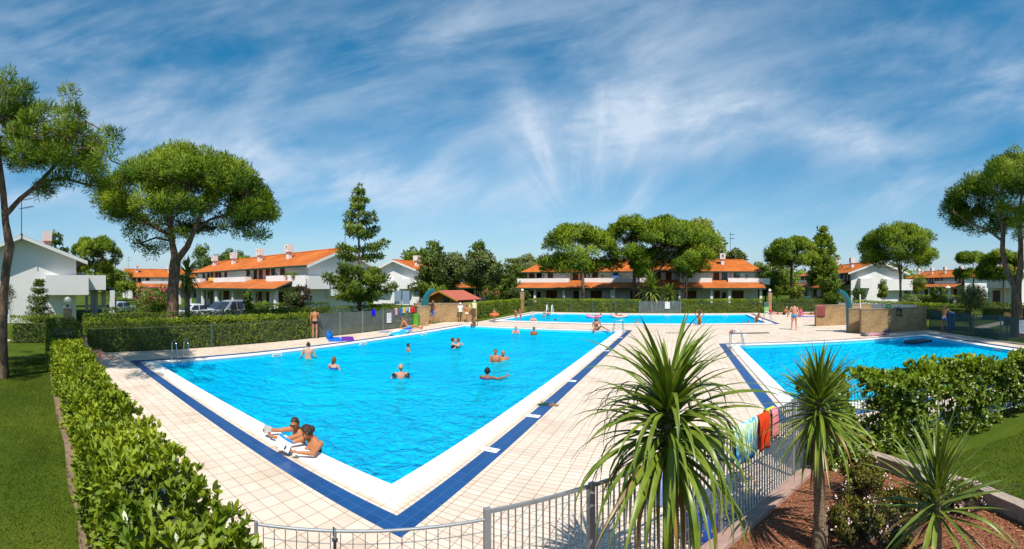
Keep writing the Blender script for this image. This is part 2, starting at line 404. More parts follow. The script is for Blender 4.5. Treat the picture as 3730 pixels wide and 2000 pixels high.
sheet('lawn', [(-900, -300), (900, -300), (900, 1600), (-900, 1600)], [deck_poly], -.002, M_lawn)
sheet('pool_deck', deck_poly, [uvs(grow(p, .40)) for p in (Pool1, Pool2, Pool3)], 0.012, M_deck)

def ring(name, p, e0, e1, z0, z1, mat, bev=0):
    a, b = uvs(grow(p, e0)), uvs(grow(p, e1)); mb = MB()
    for i in range(4):
        j = (i + 1) % 4
        q = [a[i], a[j], b[j], b[i]]
        if z1 - z0 > .01:
            vs = [(x.x, x.y, z) for z in (z0, z1) for x in q]
            mb.add(vs, [(3, 2, 1, 0), (4, 5, 6, 7), (0, 1, 5, 4), (2, 3, 7, 6)])
        else: mb.add([(x.x, x.y, z1) for x in q], [(0, 1, 2, 3)])
    o = mb.build(name, mat); return tag(o, kind='structure')
k = NT('pool_water'); co = k.coord('World')
wv = k.n('ShaderNodeMath', operation='ADD'); k.l(k.noise(co, 2.3, 4, .55, .9), wv.inputs[0])
mm = k.n('ShaderNodeMath', operation='MULTIPLY'); k.l(k.noise(co, 5.5, 4, .6, 1.4), mm.inputs[0]); mm.inputs[1].default_value = .45
k.l(mm.outputs[0], wv.inputs[1])
mq = k.n('ShaderNodeMath', operation='MULTIPLY_ADD'); k.l(k.noise(co, .75, 3, .5, .6), mq.inputs[0]); mq.inputs[1].default_value = 1.5; k.l(wv.outputs[0], mq.inputs[2])
bp = k.n('ShaderNodeBump'); bp.inputs['Strength'].default_value = 1.0; bp.inputs['Distance'].default_value = .42; k.l(mq.outputs[0], bp.inputs['Height'])
df = k.n('ShaderNodeBsdfDiffuse'); k.l(bp.outputs[0], df.inputs['Normal'])
k.l(k.ramp(k.noise(co, .22, 3, .5), [(.3, (.001, .60, .98)), (.7, (.002, .80, 1.0))]), df.inputs[0])
tr = k.n('ShaderNodeBsdfTransparent'); tr.inputs[0].default_value = (.04, .78, 1.0, 1)
m1 = k.n('ShaderNodeMixShader'); m1.inputs[0].default_value = .34; k.l(df.outputs[0], m1.inputs[1]); k.l(tr.outputs[0], m1.inputs[2])
gl = k.n('ShaderNodeBsdfGlossy'); gl.inputs['Roughness'].default_value = .06; k.l(bp.outputs[0], gl.inputs['Normal'])
fr = k.n('ShaderNodeFresnel'); fr.inputs[0].default_value = 1.2; k.l(bp.outputs[0], fr.inputs['Normal'])
fm = k.n('ShaderNodeMath', operation='MULTIPLY'); k.l(fr.outputs[0], fm.inputs[0]); fm.inputs[1].default_value = .34
m2 = k.n('ShaderNodeMixShader'); k.l(fm.outputs[0], m2.inputs[0]); k.l(m1.outputs[0], m2.inputs[1]); k.l(gl.outputs[0], m2.inputs[2])
k.l(m2.outputs[0], k.out.inputs[0]); M_water = k.m
WZ = -.12
for p, nm, da, db in ((Pool1, 'pool', 1.3, 1.9), (Pool2, 'pool', 1.0, 1.0), (Pool3, 'pool', .9, .9)):
    q = uvs(p); mb = MB()      # basin: floor sloping from da (u max) to db
    us = [a for a, b in p]; zf = [(-da if a == max(us) else -db) for a, b in p]
    n = 4; vs = [(x.x, x.y, .02) for x in q] + [(x.x, x.y, z) for x, z in zip(q, zf)]
    mb.add(vs, [(4, 5, 6, 7)] + [(i, (i + 1) % 4, 4 + (i + 1) % 4, 4 + i) for i in range(4)])
    tag(mb.build('pool_basin', M_basin), kind='structure')
    ring('pool_coping', p, 0, .42, -.03, .05, M_cope)
    ring('border_stripe', p, .57, .91, 0, .017, M_blue)
    a = uvs(grow(p, -.002)); me = bpy.data.meshes.new('water'); me.from_pydata([(x.x, x.y, WZ) for x in a], [], [(0, 1, 2, 3)])
    tag(link('water', me, M_water), kind='structure')

M_white = simple('white_plastic', (.80, .80, .78), .4, .05)
M_dark = simple('dark_slot', (.03, .05, .06), .5, .1)
# skimmer openings in the pool walls
def skimmer(u, v, du, dv, label):
    p = uv(u, v); r = empty('skimmer', (p.x, p.y, -.03), ROT if du else ROT + R(90), label, 'pool skimmer', 'skimmers in the pool walls')
    mb = MB(); s = 1
    for z0, z1, x0, x1 in ((-.02, .01, -.26, .26), (-.085, -.06, -.26, .26), (-.06, -.02, -.26, -.22), (-.06, -.02, .22, .26)): mb.box(x0, -.02, z0, x1, .02, z1)
    mb.build('frame', M_white, r); MB().box(-.22, -.008, -.06, .22, .012, -.02).build('slot', M_dark, r)
for i, (x, lb) in enumerate(((1008, 'white skimmer slot nearest the chrome ladder in the long pool wall'), (1322, 'white skimmer slot in the long pool wall near the purple towel'), (1544, 'white skimmer slot in the long pool wall near the blue air mattress'))):
    p = on_v(x, BV + 11.45); skimmer((p.dot(U) - BU), 11.43, 1, 0, lb)
for x, lb in ((2040, 'skimmer slot in the far pool wall beside the child in water'), (2430, 'skimmer slot in the far pool wall beneath the notice sign'), (2642, 'skimmer slot in the far pool wall before the hedge with white flowers')):
    p = on_u(x, BU + 38.3); skimmer(38.28, p.dot(V) - BV, 0, 1, lb)
skimmer(9.5, -18.18, 1, 0, 'skimmer slot in the small pool wall close to the fence')
# white drain covers let into the blue stripe
for (x, y), lb in (((1785, 1639), 'largest white drain cover on the blue stripe, nearest the metal fence'), ((1941, 1516), 'white drain cover on the blue stripe beside the green sandals'), ((2080, 1388), 'white drain cover on the blue stripe past the green sandals'), ((2207, 1278), 'white drain cover on the blue stripe short of the chrome ladder'), ((2258, 1230), 'small white drain cover on the blue stripe beside the chrome ladder')):
    p = pt(x, y, .02); r = empty('drain_cover', p, ROT, lb, 'drain cover', 'drain covers on the blue stripe')
    MB().box(-.09, -.17, 0, .09, .17, .012).build('plate', M_white, r, bevel=.003)
    MB().box(-.012, -.03, .0125, .012, .03, .016).build('lift_slot', M_dark, r)

# ------------------------------------------------------------ paths, mulch bed
M_path = simple('concrete_path', (.42, .36, .31), .9, .15, 3, kind='World')
M_mulch = None
k = NT('bark_mulch'); co = k.coord('World')
c = k.ramp(k.noise(co, 38, 5, .75), [(.3, (.08, .028, .014)), (.5, (.28, .105, .055)), (.72, (.52, .25, .15))])
k.l(c, k.b.inputs['Base Color']); k.bump(k.noise(co, 45, 5, .7), 1.0, .04); M_mulch = k.set(.95, 0, .1)
def strip(name, pts, w, z, mat):
    pts = [Vector(p) for p in pts]; vs = []
    for i, p in enumerate(pts):
        t = (pts[min(i + 1, len(pts) - 1)] - pts[max(i - 1, 0)]); t.z = 0; t.normalize(); nn = Vector((-t.y, t.x, 0)) * w / 2
        vs += [(p.x + nn.x, p.y + nn.y, z), (p.x - nn.x, p.y - nn.y, z)]
    me = bpy.data.meshes.new(name); me.from_pydata(vs, [], [(2 * i + 1, 2 * i + 3, 2 * i + 2, 2 * i) for i in range(len(pts) - 1)])
    return tag(link(name, me, mat), kind='structure')
strip('path', [pt(-60, 1240), pt(50, 1240), pt(190, 1236)], .8, .006, M_path)
strip('path', [pt(3560, 1196), pt(3640, 1178), pt(3700, 1165), pt(3800, 1158)], 1.2, .006, M_path)
strip('path', [pt(3395, 1135), pt(3480, 1143), pt(3560, 1152), pt(3640, 1153), pt(3760, 1140)], 1.0, .006, M_path)
strip('path', [uv(9, 19.4), uv(26, 18.6)], .9, .006, M_path)
bare = simple('bare_soil', (.20, .135, .085), .95, .35, 5, kind='World')
strip('soil_edge', [uv(-4.05, -2.4), uv(-4.10, -1.2), uv(-4.02, -.4), uv(-4.12, .5), uv(-4.04, 1.4), uv(-4.10, 2.3), uv(-4.02, 4), uv(-4.08, 6), uv(-4.02, 12)], .40, .004, bare)
bed = [FENCE_A + Vector((.1, -.1, 0)), FENCE_C + Vector((-.05, -.1, 0)), Vector((5.42, 5.05, 0)), Vector((5.46, 4.3, 0)), Vector((5.45, 3.6, 0)), Vector((5.40, 2.6, 0)), Vector((5.15, 1.8, 0)), Vector((4.6, .6, 0)), Vector((3, -1, 0)), Vector((-1, -1, 0))]
sheet('mulch_bed', bed, [], .012, M_mulch)
M_kerb = simple('pink_concrete_kerb', (.34, .22, .18), .9, .2, 7, kind='World', bump=.2)
fd = (FENCE_C - FENCE_A).normalized(); fn = Vector((fd.y, -fd.x, 0))
p, q = FENCE_A + fn * .14, FENCE_C + fn * .14
mb = MB(); mb.obox((p + q) / 2 + Vector((0, 0, .03)), fd * (q - p).length / 2, fn * .11, (0, 0, .045)); tag(mb.build('kerb', M_kerb, bevel=.01), kind='structure')
# curved stone retaining wall of the bed
wl = [(5.20, 5.35), (5.40, 5.05), (5.46, 4.3), (5.45, 3.6), (5.40, 2.6), (5.15, 1.8), (4.75, .9), (4.2, .2)]
M_stone = simple('grey_stone_block', (.30, .25, .20), .9, .3, 9, kind='World', bump=.4)
M_stonecap = simple('pale_stone_cap', (.34, .27, .21), .9, .25, 9, kind='World', bump=.3)
wr = empty('retaining_wall', (5.4, 3.6, 0), 0, 'low curved stone wall edging the bark bed beside the lawn', 'wall')
def ribbon(pts, w, z0, z1):
    mb = MB(); pts = [Vector((a - 5.4, b - 3.6, 0)) for a, b in pts]; o = []
    for i, p in enumerate(pts):
        t = (pts[min(i + 1, len(pts) - 1)] - pts[max(i - 1, 0)]).normalized(); nn = Vector((-t.y, t.x, 0)) * w / 2; o.append((p + nn, p - nn))
    vs = [(x.x, x.y, z) for a, b in o for x, z in ((a, z0), (b, z0), (b, z1), (a, z1))]; n = len(o)
    fs = [(4 * i + j, 4 * i + (j + 1) % 4, 4 * i + 4 + (j + 1) % 4, 4 * i + 4 + j) for i in range(n - 1) for j in range(4)] + [(0, 1, 2, 3), (4 * n - 1, 4 * n - 2, 4 * n - 3, 4 * n - 4)]
    return mb.add(vs, fs)
ribbon(wl, .12, 0, .19).build('blocks', M_stone, wr); ribbon(wl, .15, .192, .225).build('coping', M_stonecap, wr)
# loose bark chips and grass blades, nobody could count them
g = np.random.default_rng(5); n = 9000
P = np.stack([g.uniform(.2, 5.4, n), g.uniform(.8, 5.6, n), g.uniform(.015, .035, n)], 1)
line = FENCE_A.y + (P[:, 0] - FENCE_A.x) * fd.y / fd.x - .32; P = P[(P[:, 1] < line)]; n = len(P)
M_chip = leafmat('bark_chip', (.10, .038, .018), (.52, .26, .15), 14, .0, .95, .1, 40)
A = nrm(g.normal(size=(n, 3)) * [1, 1, .25]); Nn = nrm(g.normal(size=(n, 3)) * .5 + [0, 0, 1])
tag(link('bark_chips', leaf_mesh('bark_chips', P, A, Nn, g.uniform(.02, .06, n), g.uniform(.012, .028, n), 'quad'), M_chip), 'reddish brown bark chips scattered over the planting bed', 'bark mulch', kind='stuff')
M_blade = leafmat('grass_blade', (.042, .078, .005), (.125, .165, .014), .4, .3, .6, .2, 6)
def grass(poly_fn, box, n, seed, lab):
    g = np.random.default_rng(seed); P = np.stack([g.uniform(box[0], box[2], n), g.uniform(box[1], box[3], n), np.zeros(n)], 1); P = P[poly_fn(P)]; n = len(P)
    A = nrm(g.normal(size=(n, 3)) * [.6, .6, .2] + [0, 0, .8]); h = g.uniform(.03, .065, n)
    tag(link('grass', leaf_mesh('grass', P, A, rnd_dir(g, n), h, h * .16, 'quad', np.tile([0, 0, 1.], (n, 1)), .7), M_blade), lab, 'grass', kind='stuff')
grass(lambda P: ((P[:, 0] * U.x + P[:, 1] * U.y - BU) < -4.25) & (np.hypot(P[:, 0], P[:, 1]) > 3.4) & (np.arctan2(P[:, 0], P[:, 1]) < -.95), (-16, -1, -2.5, 9), 230000, 8, 'short mown grass of the lawn beside the laurel hedge')
grass(lambda P: (P[:, 0] > 5.55) & ((P[:, 0] * U.x + P[:, 1] * U.y - BU) < 1.0), (5.5, .5, 12, 5), 60000, 9, 'mown grass between the stone wall and the flowering hedge')
# ------------------------------------------------------------ hedges
GH = 'clipped hedges round the pools'
def hedge_left():
    # near part with large leaves, in one hedge with its far end
    g = 0
    return hedge('big-leaved bright laurel hedge beside the mown lawn', uv(-3.22, -1.9), uv(-3.22, 11.2), .90, 1.14, .108, 165, M_hedge_n, 1, GH, .21, True, 7)
hedge_left()
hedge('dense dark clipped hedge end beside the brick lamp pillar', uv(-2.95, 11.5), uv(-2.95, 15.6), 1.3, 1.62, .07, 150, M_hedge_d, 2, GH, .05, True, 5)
def pv(x): return on_v(x, BV + 14.65)
a, b = pv(1143), uv(-2.4, 14.65)
hedge('long clipped hedge behind the deck beside the woman in black bikini', a + V * 1.0, b + V * 1.0, 1.0, 1.48, .085, 110, M_hedge_b, 3, GH, .07, True, 5)
# hedges in the yard behind, darker on this side
def hline(x0, x1, Pv, h, t, leaf, dens, mat, seed, label, grp='hedges in the yard behind the pool'):
    a, b = on_v(x0, Pv), on_v(x1, Pv); return hedge(label, b, a, t, h, leaf, dens, mat, seed, grp, .05, True, 4)
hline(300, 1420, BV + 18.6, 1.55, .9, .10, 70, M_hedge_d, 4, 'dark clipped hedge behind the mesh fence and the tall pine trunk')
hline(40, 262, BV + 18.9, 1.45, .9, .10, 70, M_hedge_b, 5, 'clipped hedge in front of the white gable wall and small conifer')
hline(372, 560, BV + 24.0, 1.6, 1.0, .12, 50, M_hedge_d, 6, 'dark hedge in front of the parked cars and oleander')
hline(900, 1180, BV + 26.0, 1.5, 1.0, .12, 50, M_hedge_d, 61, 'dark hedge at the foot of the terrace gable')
# round the far pool
hedge('clipped hedge behind the girl with the orange swim ring', uv(26.2, 13.7), uv(41.2, 14.1), 1.0, 1.5, .10, 110, M_hedge_b, 7, GH, .05, True, 4)
def fu(x): return on_u(x, BU + 41.0)
hedge('long clipped hedge behind the far pool beside the lamp pillar with two women', fu(2333) + U * 1.0, fu(1921) + U * 1.0, 1.0, 1.52, .11, 120, M_hedge_b, 8, GH, .05, True, 4)
hedge('clipped hedge with white flowers behind the far pool', fu(2788) + U * 1.0, fu(2476) + U * 1.0, 1.0, 1.54, .11, 120, M_hedge_b, 9, GH, .04, True, 4)
hedge('grey green hedge behind the sunbathers and the standing man', fu(3080) + U * 1.0, fu(2812) + U * 1.0, 1.0, 1.5, .11, 70, M_hedge_d, 10, GH, .05, True, 4)
# right front hedge, thin enough to see the pool through
hd = -V
hedge('loose leafy hedge behind the smaller garden palm, pool showing through it', FENCE_C + V * .50 + U * -.75, FENCE_C - V * 7.6 + U * -.75, .72, 1.42, .105, 300, M_hedge_r, 11, GH, .26, False, 5, 'leaf', .05, .58, 60)
hedge('thin reddish twiggy hedge end over the white mesh fence', FENCE_C - V * 7.6 + U * -.7, FENCE_C - V * 11.5 + U * -.7, .7, 1.5, .07, 220, leafmat('reddish_leaf', (.10, .13, .015), (.26, .22, .04), 1.2, .3, .45, .4, 6), 12, GH, .16, False, 5, 'leaf', .7, .5, 40)
# beyond the brick shower walls
hedge('long low clipped hedge before the terrace with the street lamp', pd(3560, 36), pd(3120, 46), 1.0, 1.45, .12, 55, M_hedge_b, 13, 'hedges across the lawn', .05, True, 4)
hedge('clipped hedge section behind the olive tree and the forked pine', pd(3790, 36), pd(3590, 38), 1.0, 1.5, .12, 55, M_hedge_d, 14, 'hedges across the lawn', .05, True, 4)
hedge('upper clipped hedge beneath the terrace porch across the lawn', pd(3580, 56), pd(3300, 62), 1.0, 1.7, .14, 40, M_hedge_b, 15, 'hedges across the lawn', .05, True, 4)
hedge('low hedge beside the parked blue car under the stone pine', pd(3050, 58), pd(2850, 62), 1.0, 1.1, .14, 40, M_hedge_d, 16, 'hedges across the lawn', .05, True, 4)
# ------------------------------------------------------------ buildings
def wallmat(name, c):
    k = NT(name); co = k.coord('Object')
    a = k.ramp(k.noise(co, .5, 5, .6), [(.3, vary(c, .93)), (.7, vary(c, 1.03))])
    k.l(a, k.b.inputs['Base Color']); k.bump(k.noise(co, 14, 6, .7), .12, .01); return k.set(.85, 0, .2)
M_wall = wallmat('white_render', (.74, .72, .70)); M_wallp = wallmat('pinkish_render', (.70, .62, .59))
def rooftile(name, a, b, c):
    k = NT(name); co = k.coord('Object')
    w = k.n('ShaderNodeTexWave'); w.wave_type = 'BANDS'; w.bands_direction = 'X'; w.inputs['Scale'].default_value = 1.45; w.inputs['Distortion'].default_value = .3; w.inputs['Detail'].default_value = 1
    k.l(co, w.inputs[0])
    w2 = k.n('ShaderNodeTexWave'); w2.wave_type = 'BANDS'; w2.bands_direction = 'Y'; w2.wave_profile = 'SAW'; w2.inputs['Scale'].default_value = .85; w2.inputs['Distortion'].default_value = .4; k.l(co, w2.inputs[0])
    base = k.ramp(k.noise(co, 2.2, 6, .75), [(.28, a), (.5, b), (.75, c)])
    patch = k.ramp(k.noise(co, .4, 4, .6), [(.3, (.72, .68, .66)), (.6, (1.05, 1.05, 1.05))])
    dark = k.ramp(w.outputs['Fac'], [(.0, (.62, .55, .5)), (.45, (1, 1, 1))])
    dark2 = k.ramp(w2.outputs['Fac'], [(.0, (.78, .74, .7)), (.2, (1, 1, 1))])
    k.l(k.mix(1, k.mix(1, k.mix(1, base, dark, 'MULTIPLY'), patch, 'MULTIPLY'), dark2, 'MULTIPLY'), k.b.inputs['Base Color'])
    k.bump(w.outputs['Fac'], .5, .05); return k.set(.8, 0, .2)
M_tile = rooftile('terracotta_tile', (.43, .10, .016), (.57, .155, .026), (.66, .22, .048))
M_tile2 = rooftile('weathered_terracotta_tile', (.34, .10, .035), (.52, .15, .035), (.64, .22, .06))
M_gutter = simple('dark_green_gutter', (.012, .045, .035), .5, .1); M_barge = simple('white_bargeboard', (.72, .70, .68), .7, .06)
M_shut = simple('brown_shutter', (.115, .040, .014), .6, .25, 3); M_shutl = simple('orange_brown_shutter', (.30, .085, .018), .6, .2, 3)
M_glass = simple('dark_window_glass', (.02, .022, .028), .1, .3, .8, spec=.8); M_iron = simple('dark_iron', (.02, .02, .022), .5, .1)
M_grey = simple('grey_metal', (.32, .33, .34), .45, .1, metal=.6)

def shutter(mb, x0, x1, z0, z1, y):
    """louvred shutter: frame with slats"""
    mb.box(x0, y - .03, z0, x0 + .07, y + .02, z1).box(x1 - .07, y - .03, z0, x1, y + .02, z1)
    n = max(4, int((z1 - z0) / .16))
    for i in range(n):
        z = z0 + (z1 - z0) * i / n; mb.add([(x0 + .07, y - .025, z), (x1 - .07, y - .025, z), (x1 - .07, y + .005, z + (z1 - z0) / n * .95), (x0 + .07, y + .005, z + (z1 - z0) / n * .95)], [(0, 1, 2, 3)])
    mb.box(x0 + .05, y + .005, z0, x1 - .05, y + .03, z1)
def opening(root, kind, x0, x1, z0, z1, y=0.0, mat=None):
    if kind == 'window':
        mb = MB(); mb.box(x0, y - .05, z0 - .06, x1, y + .02, z0).box(x0, y - .05, z1, x1, y + .02, z1 + .05).box(x0 - .05, y - .05, z0 - .06, x0, y + .02, z1 + .05).box(x1, y - .05, z0 - .06, x1 + .05, y + .02, z1 + .05)
        w = mb.build('window', M_barge, root); MB().box(x0, y - .012, z0, x1, y + .01, z1).build('pane', M_glass, w)
        g = MB(); n = 5
        for i in range(n): g.box(x0 + (x1 - x0) * (i + .5) / n - .012, y - .06, z0, x0 + (x1 - x0) * (i + .5) / n + .012, y - .04, z1)
        for z in (z0 + .3, z1 - .3): g.box(x0, y - .058, z, x1, y - .042, z + .025)
        g.build('grille', M_iron, w)
    elif kind == 'door':
        mb = MB(); shutter(mb, x0, x1, z0, z1, y); mb.build('shutter_door', mat or M_shut, root)
    elif kind == 'wide':
        mb = MB(); n = 3
        for i in range(n): shutter(mb, x0 + (x1 - x0) * i / n + .01, x0 + (x1 - x0) * (i + 1) / n - .01, z0, z1, y)
        mb.build('shutter_door', mat or M_shut, root)
    elif kind == 'open':
        MB().box(x0, y - .02, z0, x1, y + .01, z1).build('open_doorway', M_glass, root)
def chimney(roof, x, y, zr, s=1.0):
    mb = MB(); a = .28 * s
    mb.box(x - a, y - a, zr - .5, x + a, y + a, zr + .75 * s)
    b = .46 * s; zt = zr + .74 * s
    mb.box(x - b, y - b, zt, x + b, y + b, zt + .22).box(x - b, y - b, zt + .22, x - b * .35, y + b, zt + .72).box(x + b * .35, y - b, zt + .22, x + b, y + b, zt + .72).box(x - b, y - b, zt + .72, x + b, y + b, zt + .9)
    mb.box(x - b * .36, y - b * .2, zt + .21, x + b * .36, y + b * .2, zt + .73)
    mb.build('chimney', M_wallp, roof)

def terrace(label, origin, rz, L, units, mirror=None, D=9.0, EZ=5.55, RZ=7.25, porch=(0, None), wallm=None, tile=None, shutm=None, hips=0, wrap=(True, True), plain=False, group='white terraces with orange tiled roofs', PD=3.6, no_unit=()):
    """Two-storey terrace: front along local +x at y = 0, facing -y."""
    root = empty('terrace_house', origin, rz, label, 'house', group); wm = wallm or M_wall; tm = tile or M_tile; OV = .85
    w = MB(); w.prism([(0, 0), (D, 0), (D, EZ - .05), (0, EZ - .05)] if hips else [(0, 0), (D, 0), (D, EZ), (D / 2, RZ - .12), (0, EZ)], 0, L, 'x'); w.build('wall', wm, root)
    s = (RZ - EZ) / (D / 2); y0, y1 = -OV, D + OV; ez = EZ - s * OV; th = .16; x0, x1 = -OV, L + OV
    r = MB(); hx = hips * 2.2
    r.add([(x0, y0, ez), (x1, y0, ez), (x1 - hx, D / 2, RZ), (x0 + hx, D / 2, RZ)], [(0, 1, 2, 3)])
    r.add([(x1, y1, ez), (x0, y1, ez), (x0 + hx, D / 2, RZ), (x1 - hx, D / 2, RZ)], [(0, 1, 2, 3)])
    if hips: r.add([(x0, y1, ez), (x0, y0, ez), (x0 + hx, D / 2, RZ)], [(0, 1, 2)]); r.add([(x1, y0, ez), (x1, y1, ez), (x1 - hx, D / 2, RZ)], [(0, 1, 2)])
    r.tube([(x0 + hx, D / 2, RZ + .02), (x1 - hx, D / 2, RZ + .02)], .11, 6)
    roof = r.build('roof', tm, root)
    u = MB(); t = th
    for xa in (x0, x1 - .001):
        pass
    u.add([(x0, y0, ez - t), (x1, y0, ez - t), (x1 - hx, D / 2, RZ - t), (x0 + hx, D / 2, RZ - t)], [(3, 2, 1, 0)])
    u.add([(x1, y1, ez - t), (x0, y1, ez - t), (x0 + hx, D / 2, RZ - t), (x1 - hx, D / 2, RZ - t)], [(3, 2, 1, 0)])
    if not hips:
        for x, o in ((x0, -1), (x1, 1)):
            for ya, za, yb, zb in ((y0, ez, D / 2, RZ), (D / 2, RZ, y1, ez)):
                a = x - .02 if o < 0 else x - .06; b = a + .08
                u.add([(q, yy, zz) for q in (a, b) for yy, zz in ((ya, za - .30), (yb, zb - .30), (yb, zb - .02), (ya, za - .02))], [(0, 1, 2, 3), (7, 6, 5, 4), (0, 4, 5, 1), (1, 5, 6, 2), (2, 6, 7, 3), (3, 7, 4, 0)])
    u.build('bargeboard', M_barge, roof)
    MB().box(x0 + .1, y0 - .10, ez - .20, x1 - .1, y0 + .03, ez - .01).build('gutter', M_gutter, roof); MB().box(x0 + .1, y1 - .03, ez - .20, x1 - .1, y1 + .10, ez - .01).build('gutter', M_gutter, roof)
    if plain: return root
    # porch
    p0 = porch[0]; p1 = L if porch[1] is None else porch[1]; pz = 2.78; pr = 3.62; yb = -1.25
    pm = MB(); pm.add([(p0 - .5, -PD, pz), (p1 + .5, -PD, pz), (p1 + .5, yb, pr), (p0 - .5, yb, pr)], [(0, 1, 2, 3)])
    UW = (p1 - p0) / units; gaps = []
    for i in range(units):
        m = mirror[i] if mirror else False
        a = p0 + i * UW
        f = (lambda q, a=a: a + q) if not m else (lambda q, a=a: a + UW - q)
        gaps.append(sorted((f(.1), f(.33 * UW))))
    for a, b in gaps: pm.add([(a, yb, pr), (b, yb, pr), (b, 0, pr + .36), (a, 0, pr + .36)], [(0, 1, 2, 3)])
    pf = pm.build('porch_roof', M_tile2 if tile is None else tile, root)
    e = MB(); e.box(p0 - .5, -PD - .10, pz - .22, p1 + .5, -PD + .05, pz - .012); e.add([(p0 - .5, -PD, pz - .14), (p1 + .5, -PD, pz - .14), (p1 + .5, -.01, 3.30), (p0 - .5, -.01, 3.30)], [(3, 2, 1, 0)])
    for x in (p0 - .5, p1 + .42): e.add([(x + q, y, z) for q in (0, .08) for y, z in ((-PD, pz - .18), (yb, pr - .22), (yb, pr - .015), (-PD, pz - .015))], [(0, 1, 2, 3), (7, 6, 5, 4), (0, 4, 5, 1), (1, 5, 6, 2), (2, 6, 7, 3), (3, 7, 4, 0)])
    e.build('gutter', M_gutter, pf)
    sm = shutm or M_shut
    for i in range(units):
        if i in no_unit: continue
        m = mirror[i] if mirror else False; a = p0 + i * UW; k = UW / 6.9
        def X(c, d): 
            c, d = c * k, d * k
            return (a + c, a + d) if not m else (a + UW - d, a + UW - c)
        opening(root, 'door', *X(.35, 1.2), 3.25, 5.15, -.01, sm); opening(root, 'window', *X(1.55, 2.4), 3.95, 5.1, -.01); opening(root, 'door', *X(3.35, 4.2), 3.25, 5.15, -.01, sm)
        opening(root, 'wide', *X(3.1, 4.8), .05, 2.35, -.01, sm); opening(root, 'door', *X(.5, 1.3), .05, 2.3, -.01, sm); opening(root, 'open', *X(1.6, 2.2), 1.0, 2.1, -.012)
        for c in (2.35, 6.75):
            x = sum(X(c - .16, c + .16)) / 2; MB().box(x - .17, -PD + .45, 0, x + .17, -PD + .8, 2.75).build('column', wm, root)
        c, d = X(2.35, 6.95); mb = MB(); mb.box(c, -1.32, 3.3, d, -1.18, 4.22).box(c, -1.18, 3.3, c + .14, 0, 4.22).box(d - .14, -1.18, 3.3, d, 0, 4.22).box(c, -1.3, 3.1, d, 0, 3.302)
        mb.build('parapet', wm, root)
        x = a + UW * (.28 if not m else .34); chimney(roof, x + 0, 2.3, EZ + s * 2.3 + .1, .9)
        x = sum(X(2.7, 2.8)) / 2; MB().tube([(x, -.85, ez - .1), (x, -.75, ez - .35), (x, -.12, ez - .7), (x, -.10, 3.7)], .045, 6).build('downpipe', M_iron, root)
    return root
def gable_balcony(root, x, out, y0, y1, z0=2.62, z1=3.95):
    """box balcony standing out from a gable end; out = +1 or -1 along x"""
    a, b = sorted((x, x + out * .0)); mb = MB()
    xs = sorted((x + out * .02, x + out * 1.15)); mb.box(xs[0], y0, z0, xs[1], y1, z1); mb.build('balcony', M_wall, root)
def antenna(label, loc, h, arm=1.1):
    r = empty('tv_antenna', loc, .4, label, 'antenna', 'tv antennas on the roofs')
    MB().tube([(0, 0, 0), (0, 0, h)], .035, 6).build('mast', M_iron, r)
    for z in (h - .25, h - .9):
        mb = MB().tube([(-arm * .2, 0, z), (arm, 0, z)], .02, 5)
        for i in range(6): x = arm * (i / 5.5); mb.tube([(x, -.28, z), (x, .28, z)], .012, 4)
        mb.build('aerial', M_iron, r)
def gpt(Pu, Pv, z=0): q = U * Pu + V * Pv; return Vector((q.x, q.y, z))
rzu = math.atan2(-U.x, U.y)          # local +y along U (house faces -U)
def rot_for(yax): return math.atan2(-yax.x, yax.y)
# long terrace left of centre: faces -U, gable end at Pv = 33.4
H2 = terrace('long white terrace with orange roof whose gable stands behind the tall conifer', gpt(26.9, 64.0), rot_for(U), 30.2, 4, [1, 0, 1, 0], porch=(0, 28.6))
gable_balcony(H2, 30.2, 1, -1.0, 1.9, 2.75, 4.1)
mb = MB(); mb.box(30.22, 2.2, 2.0, 31.0, 8.6, 4.15); mb.build('balcony', M_wall, H2)
MB().box(27.2, -1.33, 3.0, 31.35, -1.2, 4.15).build('parapet', M_wall, H2)
MB().box(26.6, -2.6, 0, 26.95, -2.25, 2.7).build('column', M_wall, H2)
antenna('tv antenna on the ridge above the terrace gable beside the conifer', gpt(31.4, 33.0, 7.2), 3.2)
# white house at the photo's edge, gable towards us, balcony at its corner
H1 = terrace('white house with shaded gable and corner balcony beside the leaning pine', gpt(3.6, 33.9), rot_for(-U), 16, 2, [0, 0], D=9.0, EZ=5.45, RZ=7.2, porch=(1.2, 16))
mb = MB(); mb.box(-1.05, -.9, 2.35, .02, 2.6, 3.95); mb.build('balcony', M_wall, H1)
mb = MB(); mb.box(-.55, -2.4, 2.75, .25, -.92, 3.95); mb.build('balcony', M_wall, H1)
MB().box(-.3, -3.2, 0, .1, -2.8, 2.7).build('column', M_wall, H1)
MB().tube([(-.2, -3.75, 2.6), (-.2, -3.5, 2.3), (-.2, -3.3, 2.1), (-.2, -3.3, 0)], .06, 8).build('downpipe', M_gutter, H1)
antenna('tv antenna standing on the ridge of the white house by the leaning pine', gpt(-.9, 33.0, 6.6), 3.6, 1.3)
# small terrace deep between them
H2b = terrace('distant white house with orange roof between the gable house and the big pine', gpt(23.5, 97), rot_for(V), 24, 3, [0, 1, 0], D=8.6, EZ=5.5, RZ=7.3)
antenna('thin tv antenna on the distant house behind the oleander', gpt(23.8, 100.5, 7), 3.4)
